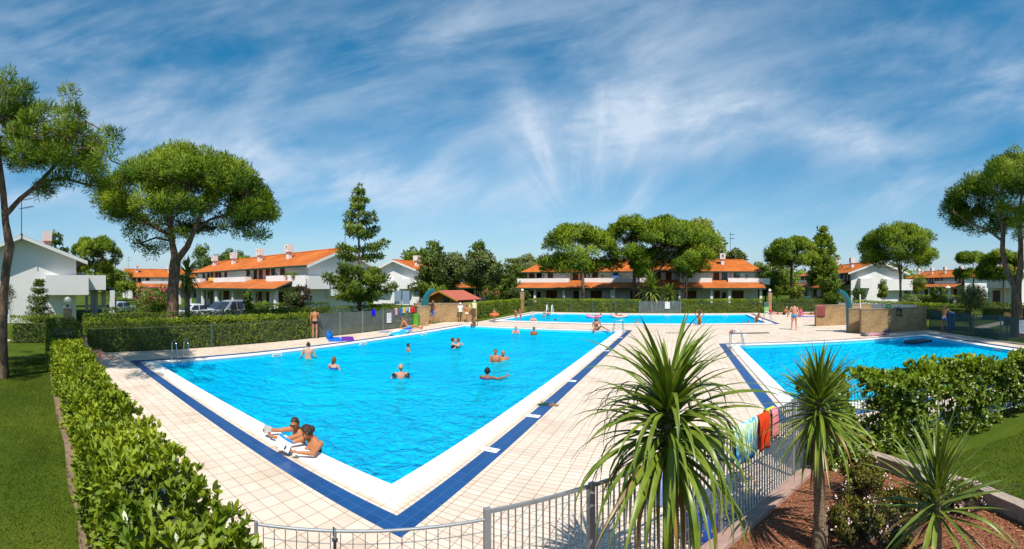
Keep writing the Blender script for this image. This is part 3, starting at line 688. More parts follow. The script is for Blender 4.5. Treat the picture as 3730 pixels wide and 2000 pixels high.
# house behind the conifer, gable towards us
h3o = gpt(52.0, 37.6)
H3 = terrace('white gabled house with box balcony half hidden behind conifer and trees', h3o, rot_for(V), 22, 3, [0, 1, 0], D=10.0, EZ=5.5, RZ=7.3)
MB().box(-1.1, 1.2, 2.6, .0, 3.6, 4.2).build('balcony', M_wall, H3); MB().box(-.9, -1.2, 2.9, .1, .9, 4.0).build('balcony', M_wall, H3)
MB().box(-.95, 5.6, 2.3, .0, 8.8, 4.0).build('balcony', M_wall, H3)
# centre terrace beyond the far pool
H4 = terrace('long white terrace with orange roofs behind umbrella pines beyond the far pool', gpt(60.9, 23.4), rot_for(U), 35.4, 5, [0, 0, 1, 0, 0], hips=1)
antenna('tall tv antenna on the ridge of the terrace beyond the far pool', gpt(65.3, -8.4, 7.0), 4.6)
MB().box(-1.2, -1.33, 3.0, 4.2, -1.19, 4.2).build('parapet', M_wall, H4); MB().box(35.2, -1.31, 3.25, 37.0, -1.18, 4.2).build('parapet', M_wall, H4)
M_bluecloth = simple('blue_cloth', (.02, .10, .38), .8, .15)
# right hand houses
H5 = terrace('white house with dappled gable beside the umbrella pine', gpt(61.3 + 28, -27.5), rot_for(-V), 28, 4, [0, 1, 0, 1], D=10.0, EZ=5.5, RZ=7.25)
MB().box(28.0, 1.2, 2.7, 29.1, 3.4, 4.3).build('balcony', M_wall, H5); MB().box(28.0, 6.2, 2.3, 28.9, 11.4, 4.2).build('balcony', M_wall, H5)
H6 = terrace('far white terrace with orange roof seen across the lawn', gpt(100, -63), rot_for(-V), 25, 4, [0, 1, 0, 1], D=9, EZ=5.5, RZ=7.2, hips=1)
H7 = terrace('white house with tree shadows behind the forked pine', gpt(44 + 6.5, -47.5), rot_for(-V), 6.5, 1, [0], D=10, EZ=5.3, RZ=7.0, plain=True)
opening(H7, 'wide', 1.2, 3.0, .05, 2.3, -.012); opening(H7, 'window', 3.6, 4.6, 3.6, 4.9, -.012); MB().box(1.0, -1.2, 2.7, 5.4, -.01, 3.9).build('balcony', M_wall, H7)
# low orange roof glimpsed under the broadleaf trees
H8 = terrace('low distant house with orange porch roof glimpsed beneath the broadleaf trees', gpt(96, 36), rot_for(U), 22, 3, [0, 1, 0], D=8)

# ------------------------------------------------------------ wooden hut
def hut():
    c = pd(1645, 42); rz = rot_for(Vector((c.x, c.y, 0)).normalized()) - R(38)
    r = empty('wooden_hut', c, rz, 'brown wooden hut with a red roof behind the brick shower wall', 'hut')
    k = NT('brown_boards'); co = k.coord('Object'); w = k.n('ShaderNodeTexWave'); w.bands_direction = 'Z'; w.wave_profile = 'SAW'; w.inputs['Scale'].default_value = 2.2; k.l(co, w.inputs[0])
    k.l(k.mix(.5, k.ramp(k.noise(co, 5, 4), [(.3, (.22, .085, .012)), (.7, (.36, .15, .025))]), k.ramp(w.outputs['Fac'], [(0, (.16, .06, .01)), (.12, (.34, .14, .025))])), k.b.inputs['Base Color']); m = k.set(.7)
    w_, d_, e, p = 3.1, 2.7, 1.95, 2.55
    mb = MB(); mb.prism([(-w_ / 2, 0), (w_ / 2, 0), (w_ / 2, e), (0, p), (-w_ / 2, e)], -d_ / 2, d_ / 2, 'y'); mb.build('wall', m, r)
    M_red = simple('red_roof_felt', (.40, .10, .06), .8, .12, 3)
    mb = MB(); o = .8; ss = (p - e) / (w_ / 2)
    for sg in (-1, 1): mb.add([(0, -d_ / 2 - .6, p + .08), (0, d_ / 2 + .7, p + .08), (sg * (w_ / 2 + o), d_ / 2 + .7, e - o * ss + .08), (sg * (w_ / 2 + o), -d_ / 2 - .7, e - o * ss + .08)], [(0, 1, 2, 3)])
    f = mb.build('roof', M_red, r); sld = f.modifiers.new('t', 'SOLIDIFY'); sld.thickness = .07
    b = MB()
    for sg in (-1, 1): b.bar((0, -d_ / 2 - .72, p + .0), (sg * (w_ / 2 + o), -d_ / 2 - .72, e - o * ss), .05, .16)
    b.build('bargeboard', simple('ochre_board', (.42, .2, .04), .7), f)
    wi = MB().box(.05, -d_ / 2 - .03, 1.35, .75, -d_ / 2 + .01, 2.0).build('window', M_shut, r); MB().box(.11, -d_ / 2 - .04, 1.41, .69, -d_ / 2 - .02, 1.94).build('pane', M_glass, wi)
hut()

# ------------------------------------------------------------ brick shower walls
k = NT('tan_brick'); co = k.coord('Object')
mpv = k.n('ShaderNodeMapping'); mpv.inputs['Rotation'].default_value = (R(90), 0, 0); k.l(co, mpv.inputs[0])
t = k.n('ShaderNodeTexBrick'); t.inputs['Scale'].default_value = 1; t.inputs['Brick Width'].default_value = .25; t.inputs['Row Height'].default_value = .075; t.inputs['Mortar Size'].default_value = .012
t.inputs['Color1'].default_value = (.42, .27, .12, 1); t.inputs['Color2'].default_value = (.29, .175, .075, 1); t.inputs['Mortar'].default_value = (.32, .24, .15, 1); k.l(mpv.outputs[0], t.inputs['Vector'])
k.l(k.mix(1, t.outputs[0], k.ramp(k.noise(co, 1.1, 6, .7), [(.3, (.70, .68, .66)), (.65, (1.15, 1.12, 1.1))]), 'MULTIPLY'), k.b.inputs['Base Color']); k.bump(t.outputs['Fac'], -.3, .01); M_brick = k.set(.9, 0, .15)
M_brickcap = simple('weathered_brick_cap', (.27, .20, .14), .95, .3, 4, bump=.2)
M_teal = simple('teal_shower_plastic', (.002, .115, .135), .3, .08, spec=.6)
def brickwall(label, a, b, h, t=.3, extra=None):
    a, b = Vector(a), Vector(b); d = b - a; r = empty('brick_wall', a, math.atan2(d.y, d.x), label, 'wall', 'brick shower walls')
    MB().box(0, 0, 0, d.length, t, h - .07).build('brickwork', M_brick, r); MB().box(-.02, -.02, h - .068, d.length + .02, t + .02, h).build('coping', M_brickcap, r); return r
def shower(label, loc, rz, s=1.0):
    """curved shower column rising and leaning over the basin"""
    r = empty('shower_column', loc, rz, label, 'shower', 'teal shower columns')
    mb = MB(); path = [(0, 0, 0), (0, 0, 1.1), (0.02, 0, 1.75), (.10, 0, 2.15), (.30, 0, 2.48), (.52, 0, 2.68), (.74, 0, 2.74)]
    wd = [.34, .36, .36, .34, .30, .26, .22]; k = len(path); vs = []
    for i, p in enumerate(path):
        t = (Vector(path[min(i + 1, k - 1)]) - Vector(path[max(i - 1, 0)])).normalized(); n = Vector((-t.z, 0, t.x)); w = wd[i] * s / 2
        for a in range(10):
            an = 2 * math.pi * a / 10; vs.append(Vector(p) + n * math.cos(an) * w * .75 + Vector((0, 1, 0)) * math.sin(an) * w)
    fs = [(i * 10 + j, i * 10 + (j + 1) % 10, (i + 1) * 10 + (j + 1) % 10, (i + 1) * 10 + j) for i in range(k - 1) for j in range(10)] + [tuple(range(9, -1, -1)), tuple((k - 1) * 10 + j for j in range(10))]
    mb.add(vs, fs); mb.build('column', M_teal, r, 40)
    MB().lathe([(.09, 0), (.09, .03), (.03, .06)], 12, (.66, 0, 2.60)).build('shower_head', M_grey, r)
    MB().lathe([(.05, 0), (.05, .05)], 10, (.16, 0, 1.2)).build('push_valve', M_grey, r)
# left block
brickwall('brick shower wall behind the man in patterned shorts', pt(1556, 1175) + U * .75, pt(1722, 1174) + U * .75, 1.6)
p = pt(1520, 1189); brickwall('short brick wing wall beside the green bin', p, p + (pt(1546, 1188) - p).normalized() * .95, 1.55, 1.1)
shower('teal shower column behind the man holding it', pt(1530, 1187) + U * .62, math.atan2(-V.y, -V.x) + R(20), 2.0)
brickwall('low back wall of the shower block beneath the hut', pt(1480, 1172) + U * 1.2, pt(1560, 1170) + U * 1.2, 1.55)
# right block
brickwall('long brick shower wall with the tree shadow and hung wet towel', uv(18.75, -15.35), uv(18.6, -20.3), 1.62)
brickwall('brick wall with the maroon towel hanging over it', uv(24.6, -14.35), uv(24.9, -19.2), 1.62)
brickwall('short brick pier at the foot of the teal shower', uv(19.7, -14.9), uv(19.5, -15.6), 1.62, 1.0)
shower('teal shower column on the brick pier beside the white post', uv(20.1, -15.1), math.atan2(V.y, V.x), 1.5)
MB_post = empty('depth_post', uv(20.3, -16.0), 0, 'slim white post with yellow band behind the long brick wall', 'post')
MB().lathe([(.05, 0), (.05, 2.45), (.02, 2.5)], 10).build('shaft', M_white, MB_post); MB().lathe([(.056, 2.0), (.056, 2.12)], 10).build('band', simple('yellow_band', (.75, .5, .03)), MB_post)
# white solid fence far behind the right block
a, b = pd(3055, 42), pd(3335, 37); d = b - a; r = empty('panel_fence', a, math.atan2(d.y, d.x), 'plain white panel fence behind the long brick wall', 'fence')
MB().box(0, 0, 0, d.length, .06, 1.35).build('panel', simple('pale_grey_panel', (.55, .54, .55), .7, .08), r)
for i in range(6): MB().box(d.length * i / 5 - .04, -.03, 0, d.length * i / 5 + .04, .09, 1.42).build('post', M_grey, r)
# ------------------------------------------------------------ trees and plants
M_bark = None
k = NT('pine_bark'); co = k.coord('Object'); mp = k.n('ShaderNodeMapping'); mp.inputs['Scale'].default_value = (1, 1, .28); k.l(co, mp.inputs[0])
f = k.noise(mp.outputs[0], 9, 6, .7, .6)
k.l(k.ramp(f, [(.3, (.045, .028, .018)), (.5, (.15, .095, .065)), (.72, (.28, .185, .13))]), k.b.inputs['Base Color']); k.bump(f, 1.0, .06); M_bark = k.set(.95, 0, .1)
M_barkd = simple('dark_bark', (.055, .042, .03), .95, .3, 5, bump=.4)
M_pine = leafmat('pine_needles', (.045, .105, .004), (.215, .285, .010), .55, .22, .6, .2, 3.5)
M_pined = leafmat('dark_pine_needles', (.035, .075, .008), (.13, .185, .018), .5, .18, .6, .2, 2.5)
M_broad = leafmat('dark_evergreen_leaf', (.035, .065, .014), (.14, .165, .042), .5, .15, .5, .3, 2.5)
M_lime = leafmat('yellow_green_leaf', (.11, .15, .008), (.32, .36, .03), .8, .3, .5, .3, 4)
M_olive = leafmat('olive_leaf', (.10, .13, .04), (.26, .29, .12), 1.0, .25, .6, .2, 6)
M_mid = leafmat('mid_green_leaf', (.06, .12, .009), (.20, .27, .022), .7, .25, .5, .3, 3)

def crown(name, root, cl, rc, N, L, Wd, mat, g, kind='quad', up=.35, squash=.8, soft=.65, centre=None):
    """leaf tufts spread through clumps cl (n,3) of radius rc (n,)"""
    cl = np.asarray(cl, float); rc = np.asarray(rc, float); w = rc ** 2; idx = g.choice(len(cl), N, p=w / w.sum())
    d = rnd_dir(g, N); d[:, 2] = np.where(d[:, 2] < -.3, d[:, 2] * .5, d[:, 2]); d = nrm(d)
    r = rc[idx] * (g.random(N) ** .45); P = cl[idx] + d * r[:, None] * np.array([1, 1, squash])
    A = nrm(d * .8 + rnd_dir(g, N) * .75 + np.array([0, 0, up])); Nl = rnd_dir(g, N) + d * .5
    ctr = cl.mean(0) if centre is None else np.asarray(centre)
    big = nrm((P - ctr) / np.maximum(np.ptp(cl, axis=0), 1)); sf = nrm(d * .8 + big * .55 + np.array([0, 0, .25]))
    Ls = L * g.uniform(.6, 1.25, N)
    return link(name, leaf_mesh(name, P, A, Nl, Ls, Ls * (Wd / L), kind, sf, soft), mat, root)
def bend(p, q, g, amt=.12, n=5, sag=0.0):
    p, q = np.array(p, float), np.array(q, float); L = np.linalg.norm(q - p); o = g.normal(size=3) * amt * L
    return [tuple(p + (q - p) * t + o * math.sin(math.pi * t) + np.array([0, 0, -sag * L * math.sin(math.pi * t)])) for t in np.linspace(0, 1, n)]
def taper(a, b, n): return [a + (b - a) * i / (n - 1) for i in range(n)]

def stone_pine(label, base, zb, zt, Rx, seed, N, L, Wd, tr=.25, fork=None, stems=1, off=(0, 0), ncl=70, lean=(0, 0), mat=None, group='umbrella pines', rcs=(.19, .27), low=.3, twigs=True, trunk_pts=None, ry=1.0):
    g = np.random.default_rng(seed); base = Vector((base[0], base[1], 0)); root = empty('pine_tree', base, 0, label, 'tree', group)
    ph = g.uniform(0, 6.28, 4); cl, rc = [], []
    for i in range(ncl):
        a = g.uniform(0, 6.28); lo = g.random() < low; r = Rx * (math.sqrt(g.random()) if not lo else g.uniform(.55, 1.0)) * (1 + .10 * math.sin(3 * a + ph[0]) + .07 * math.sin(5 * a + ph[1]))
        q = min(1, r / Rx); dome = math.sqrt(max(0, 1 - q * q))
        z = zb + (zt - zb) * ((.30 + .66 * dome) * g.uniform(.86, 1.02)) if not lo else zb + (zt - zb) * g.uniform(.02, .32)
        cl.append((off[0] + r * math.cos(a), off[1] + r * math.sin(a) * ry, z)); rc.append(Rx * g.uniform(*rcs))
    cl, rc = np.array(cl), np.array(rc)
    crown('crown', root, cl, rc, int(N * 2.2), L * .82, Wd * .82, mat or M_pine, g, centre=(off[0], off[1], zb))
    fork = fork or zb * .55; tb = MB(); fz = np.array([lean[0], lean[1], fork])
    path = [np.array(p) for p in trunk_pts] if trunk_pts else [np.array((0, 0, -.1)), np.array((lean[0] * .3 + tr * .1, lean[1] * .3, fork * .35)), np.array((lean[0] * .8, lean[1] * .8, fork * .75)), fz]
    if trunk_pts: fz = path[-1]
    rr = taper(tr * 1.0, tr * .72, len(path)); rr[0] = tr * 1.25; tb.tube(path, rr, 10)
    main = []
    for sgi in range(stems):
        a = 6.28 * sgi / max(1, stems) + ph[2]; sp = Rx * (.28 if stems > 1 else .05); e = np.array((off[0] + sp * math.cos(a), off[1] + sp * math.sin(a), zb + (zt - zb) * .30))
        pth = bend(fz - np.array([0, 0, .05]), e, g, .06, 6); tb.tube(pth, taper(tr * (.72 if stems == 1 else .56), tr * .30, 6), 8); main += pth[2:]
    main = np.array(main); order = np.argsort(-rc)
    lim = order[:max(10, ncl // 3)]
    pts = []
    for i in lim:
        j = main[g.integers(0, len(main))]; pth = bend(j, cl[i] - np.array([0, 0, rc[i] * .3]), g, .08, 6, .06); tb.tube(pth, taper(tr * .24, tr * .05, 6), 6, False); pts += pth[2:]
    if twigs:
        pts = np.array(pts)
        for i in order[len(lim):]:
            j = pts[np.argmin(((pts - cl[i]) ** 2).sum(1))]; tb.tube(bend(j, cl[i], g, .08, 4), taper(tr * .09, tr * .03, 4), 4, False)
    tb.build('trunk', M_bark, root, 60); return root

def broadleaf(label, base, zb, zt, Rx, seed, N, L, Wd, mat, tr=.15, ncl=40, group=None, name='broadleaf_tree', shape=1.0, rcs=(.22, .36), cat='tree', multi=1, kind='quad', bark=None):
    g = np.random.default_rng(seed); base = Vector((base[0], base[1], 0)); root = empty(name, base, 0, label, cat, group)
    cl, rc = [], []; hz = (zt - zb) / 2
    for i in range(ncl):
        d = g.normal(size=3); d /= np.linalg.norm(d); q = g.random() ** .4 * .82
        z = d[2] * q; ww = 1 - shape * .5 * (z + 1) * .5 * 0 if shape == 1 else (1 - (z + 1) / 2 * shape)
        cl.append((d[0] * q * Rx * ww, d[1] * q * Rx * ww, zb + hz + z * hz)); rc.append(min(Rx, hz) * g.uniform(*rcs) * max(.35, ww))
    crown('crown', root, cl, rc, N, L, Wd, mat, g, kind, .15, .9, .55)
    tb = MB(); cl = np.array(cl)
    for s in range(multi):
        b0 = np.array([g.normal() * .08 * (multi > 1), g.normal() * .08 * (multi > 1), -.05]); e = np.array([b0[0] * 6, b0[1] * 6, zb + hz * 1.1]); tb.tube(bend(b0, e, g, .05, 6), taper(tr, tr * .35, 6), 8)
        for i in g.choice(ncl, min(ncl, 12), replace=False):
            t = g.uniform(.35, .95); tb.tube(bend(b0 + (e - b0) * t, cl[i], g, .08, 4), taper(tr * .3, tr * .06, 4), 5, False)
    tb.build('trunk', bark or M_barkd, root, 60); return root

def conifer(label, base, z0, zt, Rx, seed, N, L, Wd, mat=None, tr=.16, whorls=13, per=6, power=.8, group=None, droop=.12, upturn=.18, gap=0.0, name='conifer_tree'):
    g = np.random.default_rng(seed); base = Vector((base[0], base[1], 0)); root = empty(name, base, 0, label, 'tree', group)
    tb = MB(); tb.tube(bend((0, 0, -.05), (g.normal() * .1, g.normal() * .1, zt - .1), g, .008, 8), taper(tr, tr * .15, 8), 8)
    cl, rc = [], []
    for w in range(whorls):
        t = (w + g.uniform(-.3, .3)) / whorls; z = z0 + (zt - z0) * max(0, t)
        for b in range(per):
            if g.random() < gap: continue
            a = 6.28 * (b + g.uniform(-.35, .35)) / per + w * 1.3; ln = Rx * (1 - max(0, t)) ** power * g.uniform(.6, 1.08) + .15
            pts = [np.array([math.cos(a) * ln * s, math.sin(a) * ln * s, z - droop * ln * s + upturn * ln * s * s]) for s in (0, .3, .55, .8, 1.0)]
            tb.tube(pts, taper(tr * .28 * (1 - t * .6), .012, 5), 5, False)
            for s, q in ((.42, pts[1] * .5 + pts[2] * .5), (.66, pts[2] * .5 + pts[3] * .5), (.86, pts[3] * .6 + pts[4] * .4), (1.0, pts[4])):
                cl.append(q); rc.append(max(.10, ln * g.uniform(.13, .20) * (1.15 - .35 * s)) + Rx * .035)
    cl.append((0, 0, zt - .15)); rc.append(.22)
    crown('crown', root, cl, rc, N, L, Wd, mat or M_pined, g, 'quad', .25, .62, .55)
    tb.build('trunk', M_bark, root, 60); return root

# --- the big pines near the pool
b = pt(12, 1376); lean = pd(-40, 13.8) - pd(12, 13.8)
side = (pd(112, 13.8) - pd(12, 13.8)); sd = np.array([side.x, side.y, 0]) / 1.0; sd = sd / np.linalg.norm(sd)
def T1():
    g = np.random.default_rng(41); root = empty('pine_tree', b, 0, 'tall leaning pine on the lawn with a long side branch over the hedge', 'tree', 'umbrella pines')
    cl, rc = [], []
    fwd = np.array([-sd[1], sd[0], 0])
    for i in range(230):
        a = g.uniform(-4.2, 3.45); y = g.normal() * 1.25; q = min(1, abs(a) / 4.3)
        z = 6.6 + 3.1 * math.sqrt(max(0, 1 - q * q)) * g.uniform(.2, 1.0) + y * .20; 
        if g.random() < .12: z = 6.4 + g.uniform(0, 1.2); a = g.uniform(1.0, 3.6); y *= .4
        cl.append(sd * a + fwd * y + np.array([0, 0, z - .05 * a])); rc.append(g.uniform(.24, .42))
    cl, rc = np.array(cl), np.array(rc); crown('crown', root, cl, rc, 66000, .19, .027, M_pine, g, 'quad', .4, .75, .5, (0, 0, 6.5))
    tb = MB(); P = lambda a, z, y=0: sd * a + fwd * y + np.array([0, 0, z])
    tb.tube([P(0, -.1), P(-.02, 1.2), P(.0, 2.6), P(.10, 3.7), P(.22, 4.4), P(.08, 5.2), P(.0, 6.2), P(-.15, 7.4), P(-.2, 8.6)], [.22, .17, .155, .16, .17, .13, .12, .10, .05], 10)
    tb.tube([P(.10, 5.5), P(.55, 6.0), P(1.1, 6.45), P(1.7, 7.1), P(2.3, 8.0), P(2.8, 8.7)], [.10, .085, .075, .06, .045, .02], 8)
    tb.tube([P(1.3, 6.6), P(2.0, 6.75), P(2.8, 6.55), P(3.4, 6.5), P(4.05, 6.75)], [.055, .045, .035, .025, .012], 6)
    ends = [P(-.15, 7.4), P(-.2, 8.6), P(1.7, 7.1), P(2.3, 8.0), P(2.8, 8.7), P(2.0, 6.75), P(2.8, 6.55), P(3.4, 6.5), P(0, 6.2), P(1.1, 6.45)]; pts = np.array(ends)
    for i in range(len(cl)):
        j = pts[np.argmin(((pts - cl[i]) ** 2).sum(1))]; pth = bend(j, cl[i], g, .08, 4); tb.tube(pth, taper(.028, .008, 4), 4, False)
        if i % 3 == 0: pts = np.vstack([pts, pth[2:]])
    tb.build('trunk', M_bark, root, 60)
T1()
def T2():
    d = 24.0; bb = pd(630, d); s = pd(1400, d) - pd(630, d); a = Vector((math.cos(brg(640)), -math.sin(brg(640)), 0)); ax = np.array([a.x, a.y, 0])
    P = lambda x, z, y=0: tuple(ax * x + np.array([-ax[1], ax[0], 0]) * y + np.array([0, 0, z]))
    g = np.random.default_rng(77); root = empty('pine_tree', bb, 0, 'big umbrella pine with forked trunk behind the clipped hedge', 'tree', 'umbrella pines')
    cl, rc = [], []; c0 = np.array(P(.75, 0))
    for i in range(270):
        an = g.uniform(0, 6.28); lo = g.random() < .26; r = 5.0 * (math.sqrt(g.random()) if not lo else g.uniform(.6, 1.0)); q = r / 5.3
        x, y = r * math.cos(an), r * math.sin(an)
        z = 7.3 + 3.3 * (math.sqrt(max(0, 1 - q * q)) * g.uniform(.62, 1.0)) - (.10 * x if x > 0 else 0) if not lo else g.uniform(6.9, 7.8)
        cl.append(c0 + np.array(P(x, z, y))); rc.append(g.uniform(.46, .74))
    for x, z, y in ((-2.6, 5.5, .5), (-2.0, 5.0, -.6), (-1.5, 5.4, .9), (-2.9, 6.1, -.8), (-1.2, 6.0, .3), (-3.3, 6.5, .2), (-.4, 5.9, -1.2), (4.6, 6.1, .2), (3.9, 6.0, -.9), (3.4, 6.4, .8)):
        cl.append(c0 + np.array(P(x, z, y))); rc.append(g.uniform(.45, .7))
    cl, rc = np.array(cl), np.array(rc); crown('crown', root, cl, rc, 120000, .23, .046, M_pine, g, 'quad', .35, .8, .6, tuple(c0 + np.array([0, 0, 6.0])))
    tb = MB(); tb.tube([P(-.05, -.1), P(-.02, 1.4), P(.02, 3.0), P(.12, 4.3), P(.2, 4.9)], [.46, .38, .33, .34, .30], 12)
    tb.tube([P(.15, 4.6), P(-.05, 5.6), P(-.12, 6.8), P(-.05, 8.2), P(.0, 9.2)], [.24, .19, .16, .12, .06], 9); tb.tube([P(.25, 4.6), P(.85, 5.4), P(1.25, 6.4), P(1.7, 7.4), P(2.6, 8.2)], [.22, .19, .16, .12, .06], 9)
    tb.tube([P(1.2, 6.3), P(2.2, 7.0), P(3.4, 7.3), P(4.6, 7.6)], [.10, .08, .06, .03], 7); tb.tube([P(-.1, 6.0), P(-1.2, 6.6), P(-2.4, 7.3), P(-3.6, 7.8)], [.11, .09, .06, .03], 7); tb.tube([P(-.08, 5.7), P(-1.0, 5.9), P(-1.9, 5.6), P(-2.5, 5.6)], [.08, .06, .045, .02], 6)
    pts = np.array([P(-.12, 6.8), P(-.05, 8.2), P(1.25, 6.4), P(1.7, 7.4), P(2.6, 8.2), P(2.2, 7.0), P(3.4, 7.3), P(4.6, 7.6), P(-1.2, 6.6), P(-2.4, 7.3), P(-3.6, 7.8), P(-1.9, 5.6), P(0, 9.2)])
    for i in range(len(cl)):
        j = pts[np.argmin(((pts - cl[i]) ** 2).sum(1))]; pth = bend(j, cl[i], g, .07, 4); tb.tube(pth, taper(.05, .012, 4), 4, False)
        if i % 3 == 0: pts = np.vstack([pts, pth[2:]])
    tb.build('trunk', M_bark, root, 60)
T2()
def T8():
    d = 25.0; bb = pd(3705, d); a = Vector((math.cos(brg(3700)), -math.sin(brg(3700)), 0)); ax = np.array([a.x, a.y, 0])
    P = lambda x, z, y=0: tuple(ax * x + np.array([-ax[1], ax[0], 0]) * y + np.array([0, 0, z]))
    g = np.random.default_rng(98); root = empty('pine_tree', bb, 0, 'tall umbrella pine with two trunks forking low above the mesh fence', 'tree', 'umbrella pines')
    cl, rc = [], []; c0 = np.array(P(.1, 0))
    for i in range(240):
        an = g.uniform(0, 6.28); lo = g.random() < .25; r = 4.55 * (math.sqrt(g.random()) if not lo else g.uniform(.5, 1.0)); q = r / 4.8; x, y = r * math.cos(an), r * math.sin(an)
        z = 6.9 + 4.0 * (math.sqrt(max(0, 1 - q * q)) * g.uniform(.68, 1.0)) if not lo else g.uniform(6.2, 7.6) - .14 * min(x, 0) * 1.0
        if x < -1.4: y = abs(y) * .7 + .3
        cl.append(c0 + np.array(P(x, z, y))); rc.append(g.uniform(.46, .74))
    cl, rc = np.array(cl), np.array(rc); crown('crown', root, cl, rc, 100000, .23, .046, M_pine, g, 'quad', .35, .8, .6, tuple(c0 + np.array([0, 0, 6.0])))
    tb = MB(); tb.tube([P(0, -.1), P(-.02, 1.2), P(-.05, 2.4), P(-.02, 3.2)], [.46, .37, .33, .31], 12)
    tb.tube([P(-.1, 3.0), P(-.6, 3.9), P(-.9, 5.2), P(-.85, 6.6), P(-1.2, 7.8)], [.22, .20, .17, .14, .07], 9); tb.tube([P(.02, 3.0), P(.2, 4.2), P(.22, 5.6), P(.1, 7.2), P(.3, 8.8)], [.24, .20, .17, .14, .06], 9)
    tb.tube([P(-.88, 5.8), P(-1.8, 6.5), P(-2.8, 6.9), P(-3.9, 7.6)], [.09, .07, .05, .02], 6)
    pts = np.array([P(-.85, 6.6), P(-1.2, 7.8), P(.1, 7.2), P(.3, 8.8), P(-1.8, 6.5), P(-2.8, 6.9), P(-3.9, 7.6), P(.2, 6.0)])
    for i in range(len(cl)):
        j = pts[np.argmin(((pts - cl[i]) ** 2).sum(1))]; pth = bend(j, cl[i], g, .07, 4); tb.tube(pth, taper(.05, .012, 4), 4, False)
        if i % 3 == 0: pts = np.vstack([pts, pth[2:]])
    tb.build('trunk', M_bark, root, 60)
T8()
conifer('tall irregular conifer standing behind the mesh fence by the terrace gable', pd(1311, 32), 2.1, 10.95, 2.8, 5, 17000, .32, .08, leafmat('conifer_needles', (.045, .09, .008), (.19, .25, .02), .6, .2, .6, .2, 3), .17, 15, 5, .92, None, .16, .30, .22)
conifer('small dense conifer against the white gable wall', pd(143, 30), .3, 3.55, 1.0, 6, 5200, .17, .06, M_pined, .05, 12, 6, .75, None, .0, .35, .0)
# --- umbrella pines before the centre terrace
stone_pine('umbrella pine nearest the lamp pillar before the centre terrace', pd(2123, 52), 5.0, 10.6, 4.5, 11, 13000, .5, .13, .26, 4.6, 2, (-.7, 0), 62)
stone_pine('umbrella pine with straight trunk second in the row before the terrace', pd(2310, 53), 5.4, 12.0, 3.7, 12, 11000, .5, .13, .27, 4.8, 1, (.0, 0), 56)
stone_pine('tall umbrella pine with leaning trunk behind the spiky yucca', pd(2392, 51), 5.4, 11.5, 4.1, 13, 12500, .5, .13, .25, 4.4, 2, (1.2, 0), 60, (-.7, 0))
stone_pine('umbrella pine with wide crown last in the row before the terrace', pd(2500, 55), 5.2, 11.3, 4.1, 14, 11000, .5, .13, .2, 4.4, 1, (0.2, 0), 56)
broadleaf('slender young pine with small bright crown before the terrace', pd(2492, 49), 4.0, 7.0, 1.35, 15, 2600, .4, .13, M_pine, .13, 22, 'umbrella pines', 'pine_tree', .5)
broadleaf('small bright green tree before the upstairs windows of the terrace', pd(2335, 50), 3.9, 6.5, 1.1, 16, 1900, .4, .13, M_pine, .10, 18, 'umbrella pines', 'pine_tree', .4)
broadleaf('pale yellow green broadleaf tree rising behind the terrace roof', pd(2545, 78), 5, 16.6, 5.6, 17, 9000, .75, .3, leafmat('pale_tree_leaf', (.12, .16, .02), (.30, .34, .06), .4, .3, .6, .2, 2), .3, 46)
broadleaf('small dark tree rising behind the terrace near the roof antenna', pd(2682, 80), 4, 10.6, 2.3, 18, 2600, .7, .3, M_broad, .2, 20)
# --- trees to the right
stone_pine('umbrella pine left of the dappled gable house', pd(2882, 62), 6.4, 9.9, 3.9, 19, 10000, .55, .15, .26, 5.2, 1, (.3, 0), 50)
conifer('tall conical pine behind the umbrella pine and dappled gable house', pd(2998, 78), 3, 14.2, 3.3, 20, 9000, .7, .22, leafmat('conical_pine_needles', (.055, .12, .008), (.22, .29, .018), .4, .2, .6, .2, 2), .25, 12, 7, .55, None, .0, .4)
broadleaf('leafy green tree in front of the dappled gable house', pd(3030, 50), .4, 6.4, 2.0, 21, 8000, .34, .12, M_mid, .12, 44, None, 'broadleaf_tree', .65)
stone_pine('large umbrella pine with twin trunks beside the dappled gable house', pd(3280, 56), 6.2, 10.9, 5.0, 22, 16000, .52, .13, .24, 2.4, 2, (0, 0), 80, (0, 0), None)
broadleaf('slim yellow green sapling before the dappled gable', pd(3216, 47), 1.0, 4.5, .75, 23, 1700, .26, .10, M_lime, .05, 20, 'saplings on the lawn', 'sapling', .7)
broadleaf('spreading yellow green sapling before the far terrace', pd(3350, 50), 2.2, 4.9, 1.3, 24, 1300, .26, .10, M_lime, .05, 18, 'saplings on the lawn', 'sapling', .3)
broadleaf('dark rounded sapling under the far terrace porch', pd(3402, 52), 1.2, 3.2, .7, 25, 1200, .24, .09, M_mid, .05, 14, 'saplings on the lawn', 'sapling', .4)
broadleaf('dark rounded sapling beside the street lamp under the far terrace', pd(3432, 52), 1.1, 3.3, .7, 26, 1200, .24, .09, M_mid, .05, 14, 'saplings on the lawn', 'sapling', .4)
broadleaf('silvery olive tree standing on the lawn beyond the mesh fence', pd(3543, 30), 1.05, 3.5, 1.3, 27, 9000, .15, .04, M_olive, .07, 42, None, 'olive_tree', 1.0, (.26, .42), 'tree', 2)
broadleaf('grey green bush beneath the twin trunked umbrella pine', pd(3312, 44), .1, 2.3, 1.3, 28, 2600, .2, .08, M_olive, .05, 24, 'bushes round the lawns', 'bush', 1, (.25, .4), 'bush', 3)
stone_pine('umbrella pine behind the far terrace roof end', pd(3545, 72), 4.6, 8.9, 3.5, 29, 8000, .6, .17, .22, 3.6, 1, (0, 0), 44)
stone_pine('umbrella pine with thin trunk next to the forked pine', pd(3656, 58), 4.2, 7.9, 3.0, 30, 7000, .55, .15, .17, 3.4, 1, (0, 0), 40)
